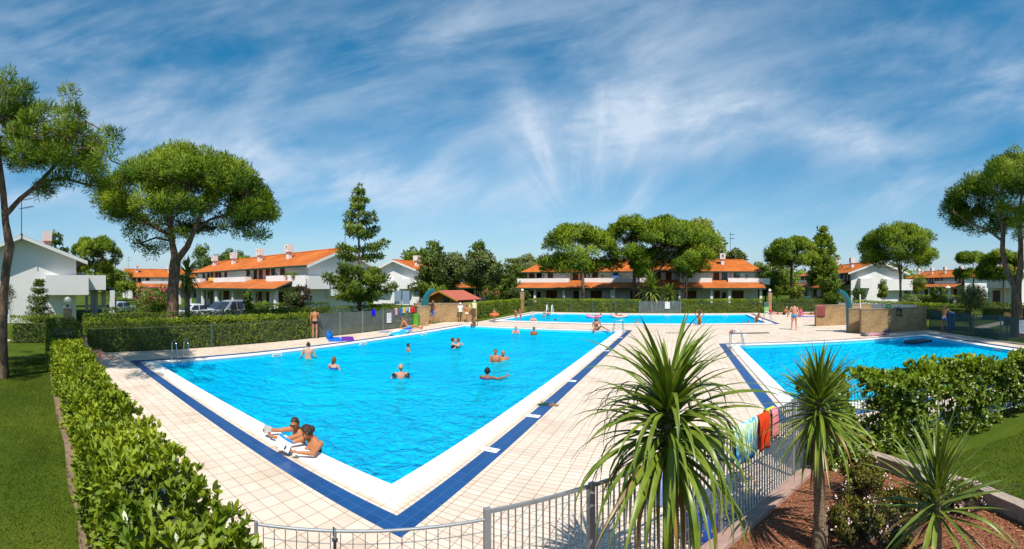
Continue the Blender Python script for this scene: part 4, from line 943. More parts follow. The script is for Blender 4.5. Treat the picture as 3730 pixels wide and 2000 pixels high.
for x, d, zt, r, sd_, lb in ((2790, 66, 6.6, 2.6, 31, 'rounded green tree beside the lamp pillar and terrace end'), (2835, 72, 7.6, 3.0, 32, 'tall rounded tree behind the lamp pillar and terrace end'), (2760, 74, 7.3, 2.6, 33, 'rounded tree touching the end of the centre terrace roof')):
    broadleaf(lb, pd(x, d), .6, zt, r, sd_, 4200, .5, .2, M_mid if sd_ != 33 else M_pined, .15, 34)
broadleaf('yellowing bush before the porch of the dappled gable house', pd(2906, 60), .6, 3.6, 1.2, 34, 1700, .3, .12, M_lime, .06, 18, 'bushes round the lawns', 'bush', 1, (.25, .4), 'bush', 2)
broadleaf('round green bush behind the pool hedge beside the parked blue car', pd(2992, 50), .1, 2.1, .95, 35, 1600, .22, .09, M_mid, .05, 18, 'bushes round the lawns', 'bush', 1, (.25, .4), 'bush', 3)
broadleaf('round green bush between the blue car bush and the teal shower', pd(3036, 50), .1, 1.9, .9, 36, 1500, .22, .09, M_mid, .05, 18, 'bushes round the lawns', 'bush', 1, (.25, .4), 'bush', 3)
broadleaf('small palm like bush at the foot of the dappled gable', pd(3126, 52), .8, 3.0, .95, 37, 900, .5, .08, M_pined, .09, 12, 'bushes round the lawns', 'bush', 1, (.3, .5), 'bush', 1)
# --- trees to the left and centre left
conifer('dark conifer top behind the white gable house', pd(205, 60), 3, 11.0, 2.4, 40, 3600, .6, .2, M_pined, .2, 9, 6, .5)
stone_pine('umbrella pine behind the corner balcony of the white gable house', pd(345, 58), 5.2, 9.8, 3.3, 41, 8500, .52, .14, .22, 3.6, 1, (0, 0), 44)
for x, d, zt, r, sd_, lb, mt in ((410, 84, 8.3, 4.2, 42, 'dark rounded tree behind the distant white house', M_mid), (750, 96, 13.6, 4.0, 43, 'tall dark tree behind the terrace roof beside the big pine', M_pined), (838, 100, 13.3, 2.9, 44, 'narrow dark tree top behind the terrace chimneys', M_pined), (886, 100, 12.2, 3.2, 45, 'rounded tree top behind the terrace ridge', M_mid),
                             (1509, 80, 11.6, 3.2, 46, 'rounded tree top rising behind the half hidden gabled house', M_mid)):
    broadleaf(lb, pd(x, d), 2, zt, r, sd_, 4500, .6, .24, mt, .2, 34)
conifer('conifer with star shaped top behind the broadleaf trees', pd(1580, 62), 1.5, 10.0, 3.4, 47, 6000, .6, .2, M_pined, .2, 10, 6, .7, None, .0, .4)
broadleaf('dark broadleaf tree with thick trunk behind the wooden hut', pd(1652, 56), 3.0, 7.9, 3.2, 48, 7500, .42, .17, M_broad, .3, 50, 'dark broadleaf trees behind the hut')
broadleaf('wide dark broadleaf tree on a dark trunk beyond the hut roof', pd(1752, 54), 2.6, 7.6, 3.5, 49, 8500, .42, .17, M_broad, .28, 54, 'dark broadleaf trees behind the hut')
conifer('pointed conifer rising behind the dark broadleaf trees', pd(1746, 74), 2, 11.2, 3.8, 50, 6000, .65, .22, M_pined, .2, 10, 7, .7, None, .0, .4)
conifer('bushy conifer between broadleaf trees and the lamp pillar', pd(1868, 66), .6, 7.5, 2.9, 51, 6000, .5, .17, M_pined, .2, 9, 7, .45, None, .1, .3)
broadleaf('pale grey green tree top far behind the end of the centre terrace', pd(1926, 110), 5, 12.0, 4.2, 52, 3000, .7, .25, M_olive, .2, 24)
broadleaf('sprawling light shrub below the broadleaf trees and hut', pd(1600, 48), .3, 3.2, 1.7, 53, 2800, .3, .12, M_mid, .06, 26, 'bushes round the lawns', 'bush', 1, (.25, .4), 'bush', 3)
broadleaf('dark round shrub beside the end of the centre terrace', pd(1886, 60), .1, 3.2, 1.6, 54, 2200, .34, .14, M_broad, .06, 22, 'bushes round the lawns', 'bush', 1, (.25, .4), 'bush', 3)
broadleaf('green shrub at the foot of the long terrace gable', pd(1062, 36), .2, 3.0, 1.0, 55, 2600, .22, .09, M_broad, .05, 26, 'bushes round the lawns', 'bush', 1, (.25, .4), 'bush', 3)
broadleaf('purple leaved shrub beside the terrace porch column', pd(1098, 37), .4, 3.4, .85, 56, 1500, .22, .09, leafmat('purple_leaf', (.035, .02, .016), (.10, .06, .035), 1, .2, .5, .3, 4), .05, 18, 'bushes round the lawns', 'bush', 1, (.25, .4), 'bush', 2)
broadleaf('slim young tree beside the silver van', pd(908, 33), .5, 3.2, .5, 57, 1200, .2, .08, M_mid, .04, 16, 'bushes round the lawns', 'sapling', .5, (.3, .5), 'bush', 1)
broadleaf('round clipped shrub behind the silver van near the porch', pd(945, 36), .1, 2.2, .8, 58, 1400, .2, .08, M_mid, .04, 16, 'bushes round the lawns', 'bush', 1, (.25, .4), 'bush', 2)
broadleaf('thin leafless looking shrub at the left edge of the white gable', pd(20, 26), 1.0, 3.9, .8, 59, 700, .16, .06, M_olive, .04, 16, 'bushes round the lawns', 'bush', .4, (.25, .4), 'bush', 2)
M_vine = leafmat('climber_leaf', (.07, .13, .008), (.24, .30, .02), 1.0, .3, .5, .3, 4)
broadleaf('leafy climber over a pergola before the distant house', pd(460, 72), 1.8, 3.9, 2.6, 60, 3000, .34, .14, M_vine, .06, 26, 'bushes round the lawns', 'climber', 1, (.3, .5), 'climber', 3)
def flowers(root, pts, g, N, size, mat, spread):
    pts = np.asarray(pts); i = g.integers(0, len(pts), N); P = pts[i] + g.normal(size=(N, 3)) * spread; A = rnd_dir(g, N); link('blossom', leaf_mesh('blossom', P, A, rnd_dir(g, N) + [0, 0, .5], np.full(N, size) * g.uniform(.6, 1.2, N), np.full(N, size * .7), 'quad', np.tile([0, 0, 1.], (N, 1)), .5), mat, root)
M_pink = simple('pink_blossom', (.62, .10, .16), .6, .3, 5); M_pinkw = simple('pinkish_white_blossom', (.72, .50, .46), .6, .25, 30); M_wht = simple('white_blossom', (.8, .78, .72), .6, .1, 8)
r = broadleaf('oleander bush full of pink blossom before the parked cars', pd(560, 34), .3, 3.3, 1.65, 61, 4200, .26, .07, M_mid, .04, 30, None, 'oleander_bush', 1, (.25, .4), 'bush', 5)
g = np.random.default_rng(3); c = rnd_dir(g, 34) * np.array([1.45, 1.45, 1.3]) * g.uniform(.7, 1.08, (34, 1)) + np.array([0, 0, 1.95]); flowers(r, c, g, 700, .13, M_pink, .12)
r = broadleaf('pink flowering bush beyond the dark broadleaf trunks', pd(1790, 64), .3, 4.0, 1.5, 62, 1800, .3, .12, M_mid, .05, 18, None, 'oleander_bush', 1, (.25, .4), 'bush', 4)
flowers(r, rnd_dir(g, 16) * 1.3 + np.array([0, 0, 2.4]), g, 260, .18, M_pink, .18)

# far trees that read as one mass
g = np.random.default_rng(12); cl, rc = [], []
for i in range(330):
    th = g.uniform(-1.5, 1.5); d = g.uniform(122, 175); h = g.uniform(3.0, 6.6) * (1 + .25 * math.sin(th * 9) + .2 * math.sin(th * 23)); r_ = g.uniform(2.6, 4.6)
    cl.append((d * math.sin(th), d * math.cos(th), h)); rc.append(r_); cl.append((d * math.sin(th) + g.normal() * 2, d * math.cos(th), h * .4)); rc.append(r_ * 1.1)
root = crown('distant_trees', None, cl, rc, 60000, 1.5, .75, M_mid, g, 'quad', .2, .85, .6, (0, 140, 0))
tag(root, 'far off belt of green trees closing the skyline behind the houses', 'woodland', kind='stuff')
# ------------------------------------------------------------ metal fences
M_galv = simple('galvanised_steel', (.27, .28, .29), .5, .15, 8, metal=.35)
M_galvd = simple('dull_steel_rod', (.20, .205, .21), .55, .15, 8, metal=.3)
def fence_near():
    rz = math.atan2(fd.y, fd.x); HL = 1.17
    r = empty('rod_fence', FENCE_A, rz, 'short stretch of thin grey rod fence at the corner of the blue stripe', 'fence')
    for a, b in ((.06, .60), (.68, 1.84)):
        mb = MB(); n = int(round((b - a) / .0965)); 
        for i in range(n + 1):
            x = a + (b - a) * i / n; mb.tube([(x, 0, .05), (x, 0, HL - .02)], .0042, 6)
        for z in (HL - .105, HL - .30, HL - .52, HL - .75): mb.tube([(a, .006, z), (b, .006, z)], .0038, 6)
        mb.build('panel', M_galvd, r, 60); MB().tube([(a - .04, 0, HL), (b + .02, 0, HL)], .0125, 10).build('top_rail', M_galv, r, 60)
    for x in (.0, .635): 
        p = MB().tube([(x, 0, 0), (x, 0, HL + .02)], .016 if x == 0 else .011, 10).build('post', M_galv, r, 60)
        if x: MB().tube([(x - .022, 0, HL - .07), (x + .022, 0, HL - .07)], .014, 8).tube([(x - .012, 0, HL - .04), (x - .012, 0, HL + .03)], .006, 6).tube([(x, -.012, HL - .13), (x, .012, HL - .02)], .013, 8).build('clamp', M_iron, p)
    H2_ = 1.245; o = FENCE_A + fd * 1.87; L = (FENCE_C - o).length
    r = empty('bar_fence', o, rz, 'grey flat bar fence between the pool deck and the bark bed', 'fence')
    xs = [0, 1.02, 2.9, 4.75, L]
    for a, b in zip(xs, xs[1:]):
        a2, b2 = a + .055, b - .055; n = max(2, int(round((b2 - a2) / .066))); mb = MB()
        for i in range(n + 1):
            x = a2 + (b2 - a2) * i / n; mb.box(x - .0025, -.0125, .06, x + .0025, .0125, H2_ - .03)
        for q in range(9): z = .06 + (H2_ - .09) * q / 8.5; mb.tube([(a2, 0, z), (b2, 0, z)], .003, 5)
        mb.build('panel', M_galv, r); MB().box(a + .03, -.014, H2_ - .028, b - .03, .014, H2_).build('top_rail', M_galv, r)
    for x in xs: MB().box(x - .03, -.012, 0, x + .03, .030, H2_ + .01).build('post', M_galv, r, bevel=.003)
    d = -V; r = empty('wire_fence', FENCE_C, math.atan2(d.y, d.x), 'pale wire fence running inside the loose leafy hedge', 'fence')
    M_pale = simple('pale_wire', (.55, .56, .58), .5, .05)
    for k in range(5):
        a, b = 2.3 * k + .05, 2.3 * k + 2.25; mb = MB(); n = 34
        for i in range(n + 1): x = a + (b - a) * i / n; mb.box(x - .003, -.01, .05, x + .003, .01, 1.2)
        for q in range(8): mb.tube([(a, 0, .06 + q * .16), (b, 0, .06 + q * .16)], .003, 5)
        mb.build('panel', M_pale, r); MB().box(b + .02, -.03, 0, b + .08, .03, 1.26).build('post', M_pale, r)
fence_near()
def netmat(name, c, op):
    k = NT(name); tr = k.n('ShaderNodeBsdfTransparent'); mx = k.n('ShaderNodeMixShader'); mx.inputs[0].default_value = op
    k.l(k.ramp(k.noise(k.coord('Object'), 1.2, 5, .65), [(.3, vary(c, .75)), (.7, vary(c, 1.25))]), k.b.inputs['Base Color']); k.set(.7, 0, .3)
    k.l(tr.outputs[0], mx.inputs[1]); k.l(k.b.outputs[0], mx.inputs[2]); k.l(mx.outputs[0], k.out.inputs[0]); return k.m
def netfence(label, a, b, h, step, mat, pm, wires=False):
    a, b = Vector(a), Vector(b); d = b - a; L = d.length; r = empty('mesh_fence', a, math.atan2(d.y, d.x), label, 'fence', 'mesh fences round the pools'); n = max(1, round(L / step))
    for i in range(n):
        if wires:
            w = MB(); [w.tube([(L * i / n, 0, z), (L * (i + 1) / n, 0, z)], .004, 5) for z in np.linspace(.1, h, 6)]; w.build('wire_panel', pm, r); continue
        MB().box(L * i / n + .03, -.004, .06, L * (i + 1) / n - .03, .004, h - .03).build('mesh_panel', mat, r)
    for i in range(n + 1): MB().box(L * i / n - .025, -.025, 0, L * i / n + .025, .025, h + .03).build('post', pm, r)
    return r
M_net = netmat('grey_green_mesh', (.13, .15, .13), .62); M_netd = netmat('dark_blue_green_mesh', (.035, .075, .08), .50); M_netl = netmat('light_mesh', (.14, .17, .17), .42)
M_post = simple('green_steel_post', (.05, .11, .11), .5, .1); M_postg = simple('grey_steel_post', (.20, .23, .23), .5, .1)
netfence('grey mesh fence hung with bright towels behind the long pool', pv(1146) - V * .02, pv(1520) - V * .02, 1.45, 2.2, M_net, M_postg)
netfence('dark mesh fence running from the long brick wall past the forked pine', uv(18.4, -20.4), uv(4.6, -20.4), 1.42, 2.5, M_netd, M_post)
netfence('mesh fence carrying the white notice in the gap between two hedges', fu(2330) - U * .1, fu(2480) - U * .1, 1.4, 2.0, M_netl, M_postg)
netfence('thin mesh fence in front of the long hedge behind the far pool', fu(1925) - U * .15, fu(2325) - U * .15, 1.35, 2.5, None, M_post, True)
netfence('thin mesh fence in front of the long hedge beside the chrome ladder', pv(300) - V * .06, pv(1135) - V * .06, 1.2, 6.5, None, M_post, True)

# ------------------------------------------------------------ palms (cabbage palms) in the bark bed and by the terrace
def cordyline(label, base, z0, z1, LL, N, Wd, seed, tr, mat, name='palm_tree', droop=.9, dry=8, lean=(0, 0), el=(84, -25), stiff=.6, cat='palm', ring=True, group=None):
    g = np.random.default_rng(seed); root = empty(name, Vector((base[0], base[1], 0)), 0, label, cat, group); seg = 9
    def ribbons(n, dead):
        vs, fs = [], []
        for i in range(n):
            t = (i + .5) / n if not dead else g.uniform(0, .2); zc = z0 + (z1 - z0) * t; az = i * 2.39996 + g.uniform(-.3, .3); e = R(el[1] + (el[0] - el[1]) * (t ** .85) + g.normal() * 9) if not dead else R(-35 + g.normal() * 18)
            L = LL * g.uniform(.72, 1.12) * (1 - .15 * t); w = Wd * g.uniform(.75, 1.15); p = np.array([lean[0] * zc / z1, lean[1] * zc / z1, zc]); el_ = e; b = len(vs)
            dr = droop * g.uniform(.35, 1.35) * (1.0 if t < stiff else .45); side0 = np.array([-math.sin(az), math.cos(az), 0]); tw = g.normal() * .35
            for s in range(seg + 1):
                q = s / seg; d = np.array([math.cos(az) * math.cos(el_), math.sin(az) * math.cos(el_), math.sin(el_)])
                if s: p = p + d * L / seg
                n_ = np.cross(d, side0); n_ = n_ / np.linalg.norm(n_); sd2 = side0 * math.cos(tw * q) + n_ * math.sin(tw * q)
                ww = w * (0.55 + 1.6 * q if q < .28 else 1.0 * (1 - ((q - .28) / .72) ** 1.7)) / 2
                vs += [p + sd2 * ww + n_ * ww * .35, p, p - sd2 * ww + n_ * ww * .35]
                el_ -= dr / seg * (0.5 + 1.6 * q); el_ = max(el_, R(-88))
                if s < seg: a = b + s * 3; fs += [(a, a + 1, a + 4, a + 3), (a + 1, a + 2, a + 5, a + 4)]
        me = np_mesh('leaf', np.array(vs), fs); me.polygons.foreach_set('use_smooth', np.ones(len(fs), bool)); return me
    link('crown', ribbons(N, False), mat, root)
    if dry: link('dead_leaves', ribbons(dry, True), M_dead, root)
    tb = MB(); zt = z1 - .05; pts = [(lean[0] * z / z1 + .01 * math.sin(z * 5), lean[1] * z / z1, z) for z in np.linspace(-.05, zt, 24)]
    rr = [tr * (1.35 if i < 4 else 1.0 + .06 * (i % 2)) * (1 - .22 * i / 24) for i in range(24)]
    tb.tube(pts, rr, 12)
    for i in range(46 if ring else 0):      # peeling scales at the foot of the trunk
        a = g.uniform(0, 6.28); z = g.uniform(.0, .34); x, y = math.cos(a) * tr * 1.30, math.sin(a) * tr * 1.30
        tb.add([(x, y, z), (x * 1.02 - y * .28, y * 1.02 + x * .28, z + .01), (x * 1.28, y * 1.28, z + g.uniform(.03, .08))], [(0, 1, 2)])
    tb.build('trunk', M_ptrunk, root, 70)
    return root
k = NT('palm_trunk'); co = k.coord('Object'); mp = k.n('ShaderNodeMapping'); mp.inputs['Scale'].default_value = (1, 1, 2.6); k.l(co, mp.inputs[0])
f = k.noise(mp.outputs[0], 16, 5, .7); k.l(k.ramp(f, [(.3, (.10, .07, .045)), (.55, (.24, .175, .11)), (.8, (.38, .29, .19))]), k.b.inputs['Base Color']); k.bump(f, .8, .02); M_ptrunk = k.set(.9, 0, .1)
def ribbonmat(name, a, b, c):
    k = NT(name); co = k.coord('Object'); f = k.noise(co, 4.5, 3); cl_ = k.ramp(f, [(.3, a), (.5, b), (.72, c)])
    k.l(cl_, k.b.inputs['Base Color']); k.set(.38, 0, .45); tr = k.n('ShaderNodeBsdfTranslucent'); k.l(k.mix(1.0, cl_, (1.3, 1.25, .5), 'MULTIPLY'), tr.inputs[0])
    mx = k.n('ShaderNodeMixShader'); mx.inputs[0].default_value = .22; k.l(k.b.outputs[0], mx.inputs[1]); k.l(tr.outputs[0], mx.inputs[2]); k.l(mx.outputs[0], k.out.inputs[0]); return k.m
M_frond = ribbonmat('palm_leaf', (.075, .125, .010), (.15, .21, .022), (.25, .30, .042)); M_frondd = ribbonmat('dark_palm_leaf', (.05, .095, .01), (.12, .175, .022), (.22, .265, .04))
M_dead = ribbonmat('dry_palm_leaf', (.08, .045, .012), (.22, .13, .03), (.38, .24, .05))
cordyline('tall garden palm with drooping leaves standing closest to the metal fence', pd(2438, 3.35), 1.72, 2.14, 1.02, 260, .050, 3, .052, M_frond, droop=1.75, dry=26, el=(74, -22), stiff=.82)
cordyline('slim garden palm with bare trunk rising from the flowering shrubs', pd(2985, 4.85), 1.50, 1.80, .82, 200, .046, 4, .075, M_frond, droop=.80, dry=16, el=(80, -34), stiff=.4)
cordyline('low young garden palm with stiff upright leaves near the stone wall', pd(3415, 4.35), .66, 1.0, 1.0, 92, .046, 5, .05, M_frondd, droop=.7, dry=5, el=(84, -15), stiff=.3, ring=False)
cordyline('big spiky yucca before the terrace, left of the notice', pd(2372, 49), 1.9, 3.3, 2.3, 110, .22, 6, .18, M_frond, 'yucca', droop=1.0, dry=10, el=(85, -45), ring=False, group='spiky plants before the terrace', cat='yucca')
cordyline('smaller spiky yucca above the white notice before the terrace', pd(2437, 48), 1.6, 2.4, 1.6, 90, .18, 7, .14, M_frond, 'yucca', droop=1.0, dry=6, el=(85, -45), ring=False, group='spiky plants before the terrace', cat='yucca')
cordyline('fan palm with dark trunk beside the big forked umbrella pine', pd(682, 27), 3.3, 4.1, 1.3, 90, .20, 8, .20, M_frondd, droop=1.3, dry=14, el=(80, -40), ring=False)

# flowering shrubs in the bark bed
def abelia(label, x, y, r_, h, seed, nf):
    q = broadleaf(label, pt(x, y), .02, h, r_, seed, int(17000 * r_ * r_ + 1200), .045, .022, M_abelia, .012, 30, 'pink flowered shrubs in the bark bed', 'flowering_shrub', 1, (.28, .46), 'shrub', 5, 'leaf')
    g = np.random.default_rng(seed); c = rnd_dir(g, nf) * np.array([r_, r_, h * .5]) * g.uniform(.85, 1.08, (nf, 1)) + np.array([0, 0, h * .5]); c = c[c[:, 2] > .08]
    flowers(q, c, g, nf * 8, .034, M_pinkw, .028)
M_abelia = leafmat('abelia_leaf', (.085, .075, .012), (.20, .19, .03), 2.5, .25, .5, .3, 9)
abelia('broad shrub with pinkish white blossom beside the slim palm trunk', 3120, 1948, .46, .44, 71, 24); abelia('shrub with pinkish white blossom behind the broad shrub', 3150, 1800, .44, .45, 72, 15)
abelia('blossoming shrub between the slim palm and the low young palm', 3255, 1900, .32, .42, 73, 16); abelia('sparse blossoming shrub behind the low young palm', 3390, 1860, .36, .42, 74, 18)
abelia('small blossoming shrub at the foot of the low young palm', 3270, 1990, .18, .20, 75, 12); abelia('spreading blossoming shrub beside the curved stone wall', 3500, 1850, .34, .36, 76, 14)

# ------------------------------------------------------------ lamps
M_globe = simple('cream_globe', (.72, .66, .50), .25, .04, spec=.6)
def lamp_pillar(label, p, h, s=.40):
    r = empty('lamp_pillar', p, -ROT, label, 'lamp', 'globe lamps on brick pillars'); r.rotation_euler = (0, 0, ROT)
    MB().box(-s / 2, -s / 2, 0, s / 2, s / 2, h - .08).build('pillar', M_brick, r); MB().box(-s / 2 - .03, -s / 2 - .03, h - .078, s / 2 + .03, s / 2 + .03, h).build('cap', simple('stone_cap', (.40, .37, .34), .9, .15), r)
    MB().lathe([(.05, h), (.05, h + .12)], 10).build('neck', M_iron, r); MB().ball((0, 0, h + .28), .175, 16).build('globe', M_globe, r, 60)
lamp_pillar('globe lamp on a brick pillar rising from the hedge before the white gable', pd(246, 18.3), 2.15)
lamp_pillar('globe lamp on a brick pillar at the corner of the far pool beside two women', fu(1907) - U * .4, 2.28); lamp_pillar('globe lamp on a brick pillar beside the sunbathers', fu(2801) - U * .4, 2.28)
def street_lamp(label, p, h, col):
    r = empty('street_lamp', p, 0, label, 'street lamp', 'slim street lamps'); MB().lathe([(.06, 0), (.05, h * .5), (.035, h)], 10).build('pole', col, r)
    MB().lathe([(.05, h), (.22, h + .16), (.30, h + .26), (.10, h + .42), (.02, h + .45)], 14).build('lamp_head', M_globe, r, 50)
street_lamp('street lamp with pale head on the lawn before the far terrace', pd(3453, 40), 2.65, M_post); street_lamp('street lamp peeping over the globe lamp pillar by the sunbathers', pd(2806, 70), 2.9, M_grey)

# ------------------------------------------------------------ cars
def car(label, p, rz, col, van=False, group='cars parked in the yard'):
    r = empty('parked_car', p, rz, label, 'car', group); L, Wc, hh = (4.7, 1.85, 1.75) if van else (4.2, 1.7, 1.42)
    pm = simple('paint_' + col[0], col[1], .28, .03, 2, metal=.25, spec=.6)
    wl_ = .78 if van else .74      # waist
    prof = [(-L / 2, .35), (-L / 2 - .02, .62), (-L / 2 + .05, wl_ - .02), (-L / 2 + 1.0, wl_ + .06), (L / 2 - .1, wl_ + .16), (L / 2, .7), (L / 2, .35)]
    mb = MB(); mb.prism(prof, -Wc / 2, Wc / 2, 'y'); mb.build('body', pm, r, 30, bevel=.07)
    if van: cab = [(-L / 2 + 1.0, wl_), (-L / 2 + 1.95, hh - .06), (-L / 2 + 2.5, hh), (L / 2 - .5, hh - .03), (L / 2 - .12, wl_ + .1)]
    else: cab = [(-L / 2 + 1.05, wl_), (-L / 2 + 1.85, hh - .05), (-L / 2 + 2.3, hh), (L / 2 - 1.35, hh - .04), (L / 2 - .55, wl_ + .1)]
    n = len(cab); cx = sum(a for a, b in cab) / n; vs = []
    for sg in (-1, 1):
        for x, z in cab: tw = (z - wl_) / (hh - wl_); vs.append((x, sg * (Wc / 2 - .04 - .20 * tw), z))
    mb = MB(); mb.add(vs, [tuple(range(n)), tuple(range(2 * n - 1, n - 1, -1))] + [(i, n + i, n + (i + 1) % n, (i + 1) % n) for i in range(n)]); cb = mb.build('cabin', pm, r, 30, bevel=.05)
    def inset(pts, k=.82): c = Vector((sum(q[0] for q in pts) / len(pts), 0, sum(q[1] for q in pts) / len(pts))); return [(c.x + (x - c.x) * k, c.z + (z - c.z) * k) for x, z in pts]
    def side_w(pts, nm):
        for sg in (-1, 1):
            v2 = []
            for x, z in pts: tw = (z - wl_) / (hh - wl_); v2.append((x, sg * (Wc / 2 - .04 - .20 * tw + .012), z))
            MB().add(v2, [tuple(range(len(v2)))]).build(nm, M_glass, r)
    x1 = cab[1][0]; x3 = cab[3][0]; zt = hh - .14; zb_ = wl_ + .10; cuts = [x1 - .45, x1 + .55, x1 + 1.45] + ([x3 + .05] if van else [x3 + .1])
    side_w([(x1 - .42, zb_), (x1 + .10, zt), (x1 + .55, zt), (x1 + .55, zb_)], 'side_window'); side_w([(x1 + .63, zb_), (x1 + .63, zt), (x1 + 1.38, zt), (x1 + 1.38, zb_)], 'side_window')
    if van: side_w([(x1 + 1.46, zb_), (x1 + 1.46, zt), (x3 + .02, zt), (x3 + .2, zb_)], 'side_window')
    else: side_w([(x1 + 1.46, zb_), (x1 + 1.46, zt), (x3 - .02, zt), (x3 + .35, zb_)], 'side_window')
    for (a, b), nm in ((((cab[0]), (cab[1])), 'windscreen'), (((cab[4]), (cab[3])), 'rear_window')):
        ax, az = a; bx, bz = b; o = -.015 if nm == 'windscreen' else .015; q = []
        for t, sgs in ((.12, (-1, 1)), (.90, (1, -1))):
            x, z = ax + (bx - ax) * t, az + (bz - az) * t; tw = (z - wl_) / (hh - wl_)
            for sg in sgs: q.append((x + o, sg * (Wc / 2 - .12 - .20 * tw), z + .012))
        MB().add(q, [(0, 1, 2, 3)]).build(nm, M_glass, r)
    for sx_ in (-1, 1):
        for sg in (-1, 1):
            x = sx_ * (L / 2 - .85); y = sg * (Wc / 2 - .10); w = MB(); vs = [(x + .31 * math.cos(a), y + dy, .31 + .31 * math.sin(a)) for dy in (-.11, .11) for a in np.linspace(0, 6.283, 17)[:-1]]
            w.add(vs, [tuple(range(15, -1, -1)), tuple(range(16, 32))] + [(i, (i + 1) % 16, 16 + (i + 1) % 16, 16 + i) for i in range(16)]); wh = w.build('wheel', simple('tyre_rubber', (.02, .02, .02), .8), r, 40)
            MB().obox((x, y + sg * .112, .31), (.17, 0, 0), (0, .008, 0), (0, 0, .17)).build('rim', M_grey, wh, bevel=.05)
    for sg in (-1, 1):
        MB().ball((-L / 2 + .05, sg * (Wc / 2 - .32), .64), .14, 8, (.5, 1.3, .7)).build('headlight', M_globe, r); MB().ball((L / 2 - .02, sg * (Wc / 2 - .16), .72), .12, 8, (.4, .8, 1.4)).build('tail_light', simple('red_lens', (.4, .02, .02), .2), r)
        MB().ball((x1 - .35, sg * (Wc / 2 + .07), wl_ + .14), .1, 8, (.6, 1, .75)).build('mirror', pm, r)
def caz(x, turn): return R(90) - brg(x) + R(turn)     # yaw with the nose towards the picture's left, then turned
car('silver minivan parked behind the clipped hedge', pd(838, 38.5), -brg(838) + R(38), ('silver', (.27, .29, .31)), True)
car('white saloon car parked between the two trunks behind the hedge', pd(700, 38.5), -brg(700) + R(30), ('white', (.72, .72, .71)))
car('dark blue car parked behind the silver minivan', pd(800, 44), -brg(800) + R(30), ('darkblue', (.04, .09, .14)))
car('pale car mostly hidden by the hedge beside the porch of the white gable house', pd(425, 44), -brg(425) + R(35), ('paleblue', (.42, .48, .55)))
car('teal blue car parked under trees before the dappled gable house', pd(2930, 64), -brg(2930) + R(12), ('teal', (.012, .07, .10)), False, 'cars parked in the yard')

# ------------------------------------------------------------ pool ladders
M_chrome = simple('polished_steel', (.55, .56, .57), .18, .05, 5, metal=1.0)
def ladder(label, p, rz, s=1.0):
    """local -y is the water side"""
    r = empty('pool_ladder', p, rz, label, 'ladder', 'chrome pool ladders')
    for x in (-.26, .26):
        pts = [(x, .52, .0), (x, .50, .55)] + [(x, .22 + .28 * math.cos(a), .58 + .27 * math.sin(a)) for a in np.linspace(.2, math.pi - .25, 8)] + [(x, -.10, .45), (x, -.16, .05), (x, -.16, -1.0)]
        MB().tube(pts, .021, 10).build('rail', M_chrome, r, 60); MB().lathe([(.05, 0), (.05, .015), (.03, .02)], 12, (x, .52, .0)).build('flange', M_chrome, r)
    for z in (-.25, -.52, -.80): MB().box(-.26, -.20, z, .26, -.10, z + .03).build('step', M_chrome, r)
p = on_v(663, BV + 11.45); ladder('chrome ladder at the shaded corner of the long pool', p + Vector((0, 0, .03)), math.atan2(U.y, U.x))
ladder('chrome ladder at the far corner of the long pool beside the sitting woman', uv(21.6, 0, .03), math.atan2(-U.y, -U.x))
ladder('chrome ladder at the corner of the small pool behind the palm leaves', uv(15.2, -7.13, .03), math.atan2(U.y, U.x))
ladder('chrome ladder at the far pool beside the person climbing out', uv(28.9, -11.3, .03), math.atan2(-U.y, -U.x))

# ------------------------------------------------------------ cloth, mats and small things
def cloth(name, c, c2=None, sc=6, kind='noise'):
    k = NT(name); co = k.coord('Object')
    if c2 is None: col = k.ramp(k.noise(co, sc, 4), [(.3, vary(c, .8)), (.7, vary(c, 1.15))])
    elif kind == 'stripe':
        w = k.n('ShaderNodeTexWave'); w.bands_direction = 'X'; w.inputs['Scale'].default_value = sc; k.l(co, w.inputs[0]); col = k.ramp(w.outputs['Fac'], [(.45, c), (.55, c2)])
    else:
        v = k.n('ShaderNodeTexVoronoi'); v.inputs['Scale'].default_value = sc; k.l(co, v.inputs['Vector']); col = k.ramp(v.outputs['Distance'], [(.28, c2), (.36, c)])
    k.l(col, k.b.inputs['Base Color']); return k.set(.9, 0, .1)
def draped(label, p, dirv, w, d1, d2, mat, ztop, seed, group='towels hung over fences and walls', t=.03, name='towel', cat='towel'):
    """towel folded over a rail: local x along the rail, hanging d1 on the -y side, d2 on the +y side"""
    g = np.random.default_rng(seed); rz = math.atan2(dirv.y, dirv.x); nx = 16; prof = [(-t - .012, -d1 * (1 - i / 8)) for i in range(8)] + [(-t * .7, .010), (0, .018), (t * .7, .010)] + [(t + .012, -d2 * i / 6) for i in range(1, 7)]
    ph = g.uniform(0, 6.28, 3); vs = []
    for j, (y, z) in enumerate(prof):
        for i in range(nx + 1):
            x = (i / nx - .5) * w; dep = min(1, -z / .25) if z < 0 else 0; f = (math.sin(x / w * 9 + ph[0]) * .018 + math.sin(x / w * 17 + ph[1]) * .008) * dep
            vs.append((x * (1 - .10 * dep * math.sin(ph[2]) ** 2), y + f, z + .02 * math.sin(x / w * 3 + ph[1]) * dep))
    fs = [(j * (nx + 1) + i, j * (nx + 1) + i + 1, (j + 1) * (nx + 1) + i + 1, (j + 1) * (nx + 1) + i) for j in range(len(prof) - 1) for i in range(nx)]
    me = bpy.data.meshes.new(name); me.from_pydata(vs, [], fs); me.polygons.foreach_set('use_smooth', [True] * len(fs)); me.update()
    o = link(name, me, mat, None, Vector((p[0], p[1], ztop)), rz); tag(o, label, cat, group); s = o.modifiers.new('thickness', 'SOLIDIFY'); s.thickness = .008; return o
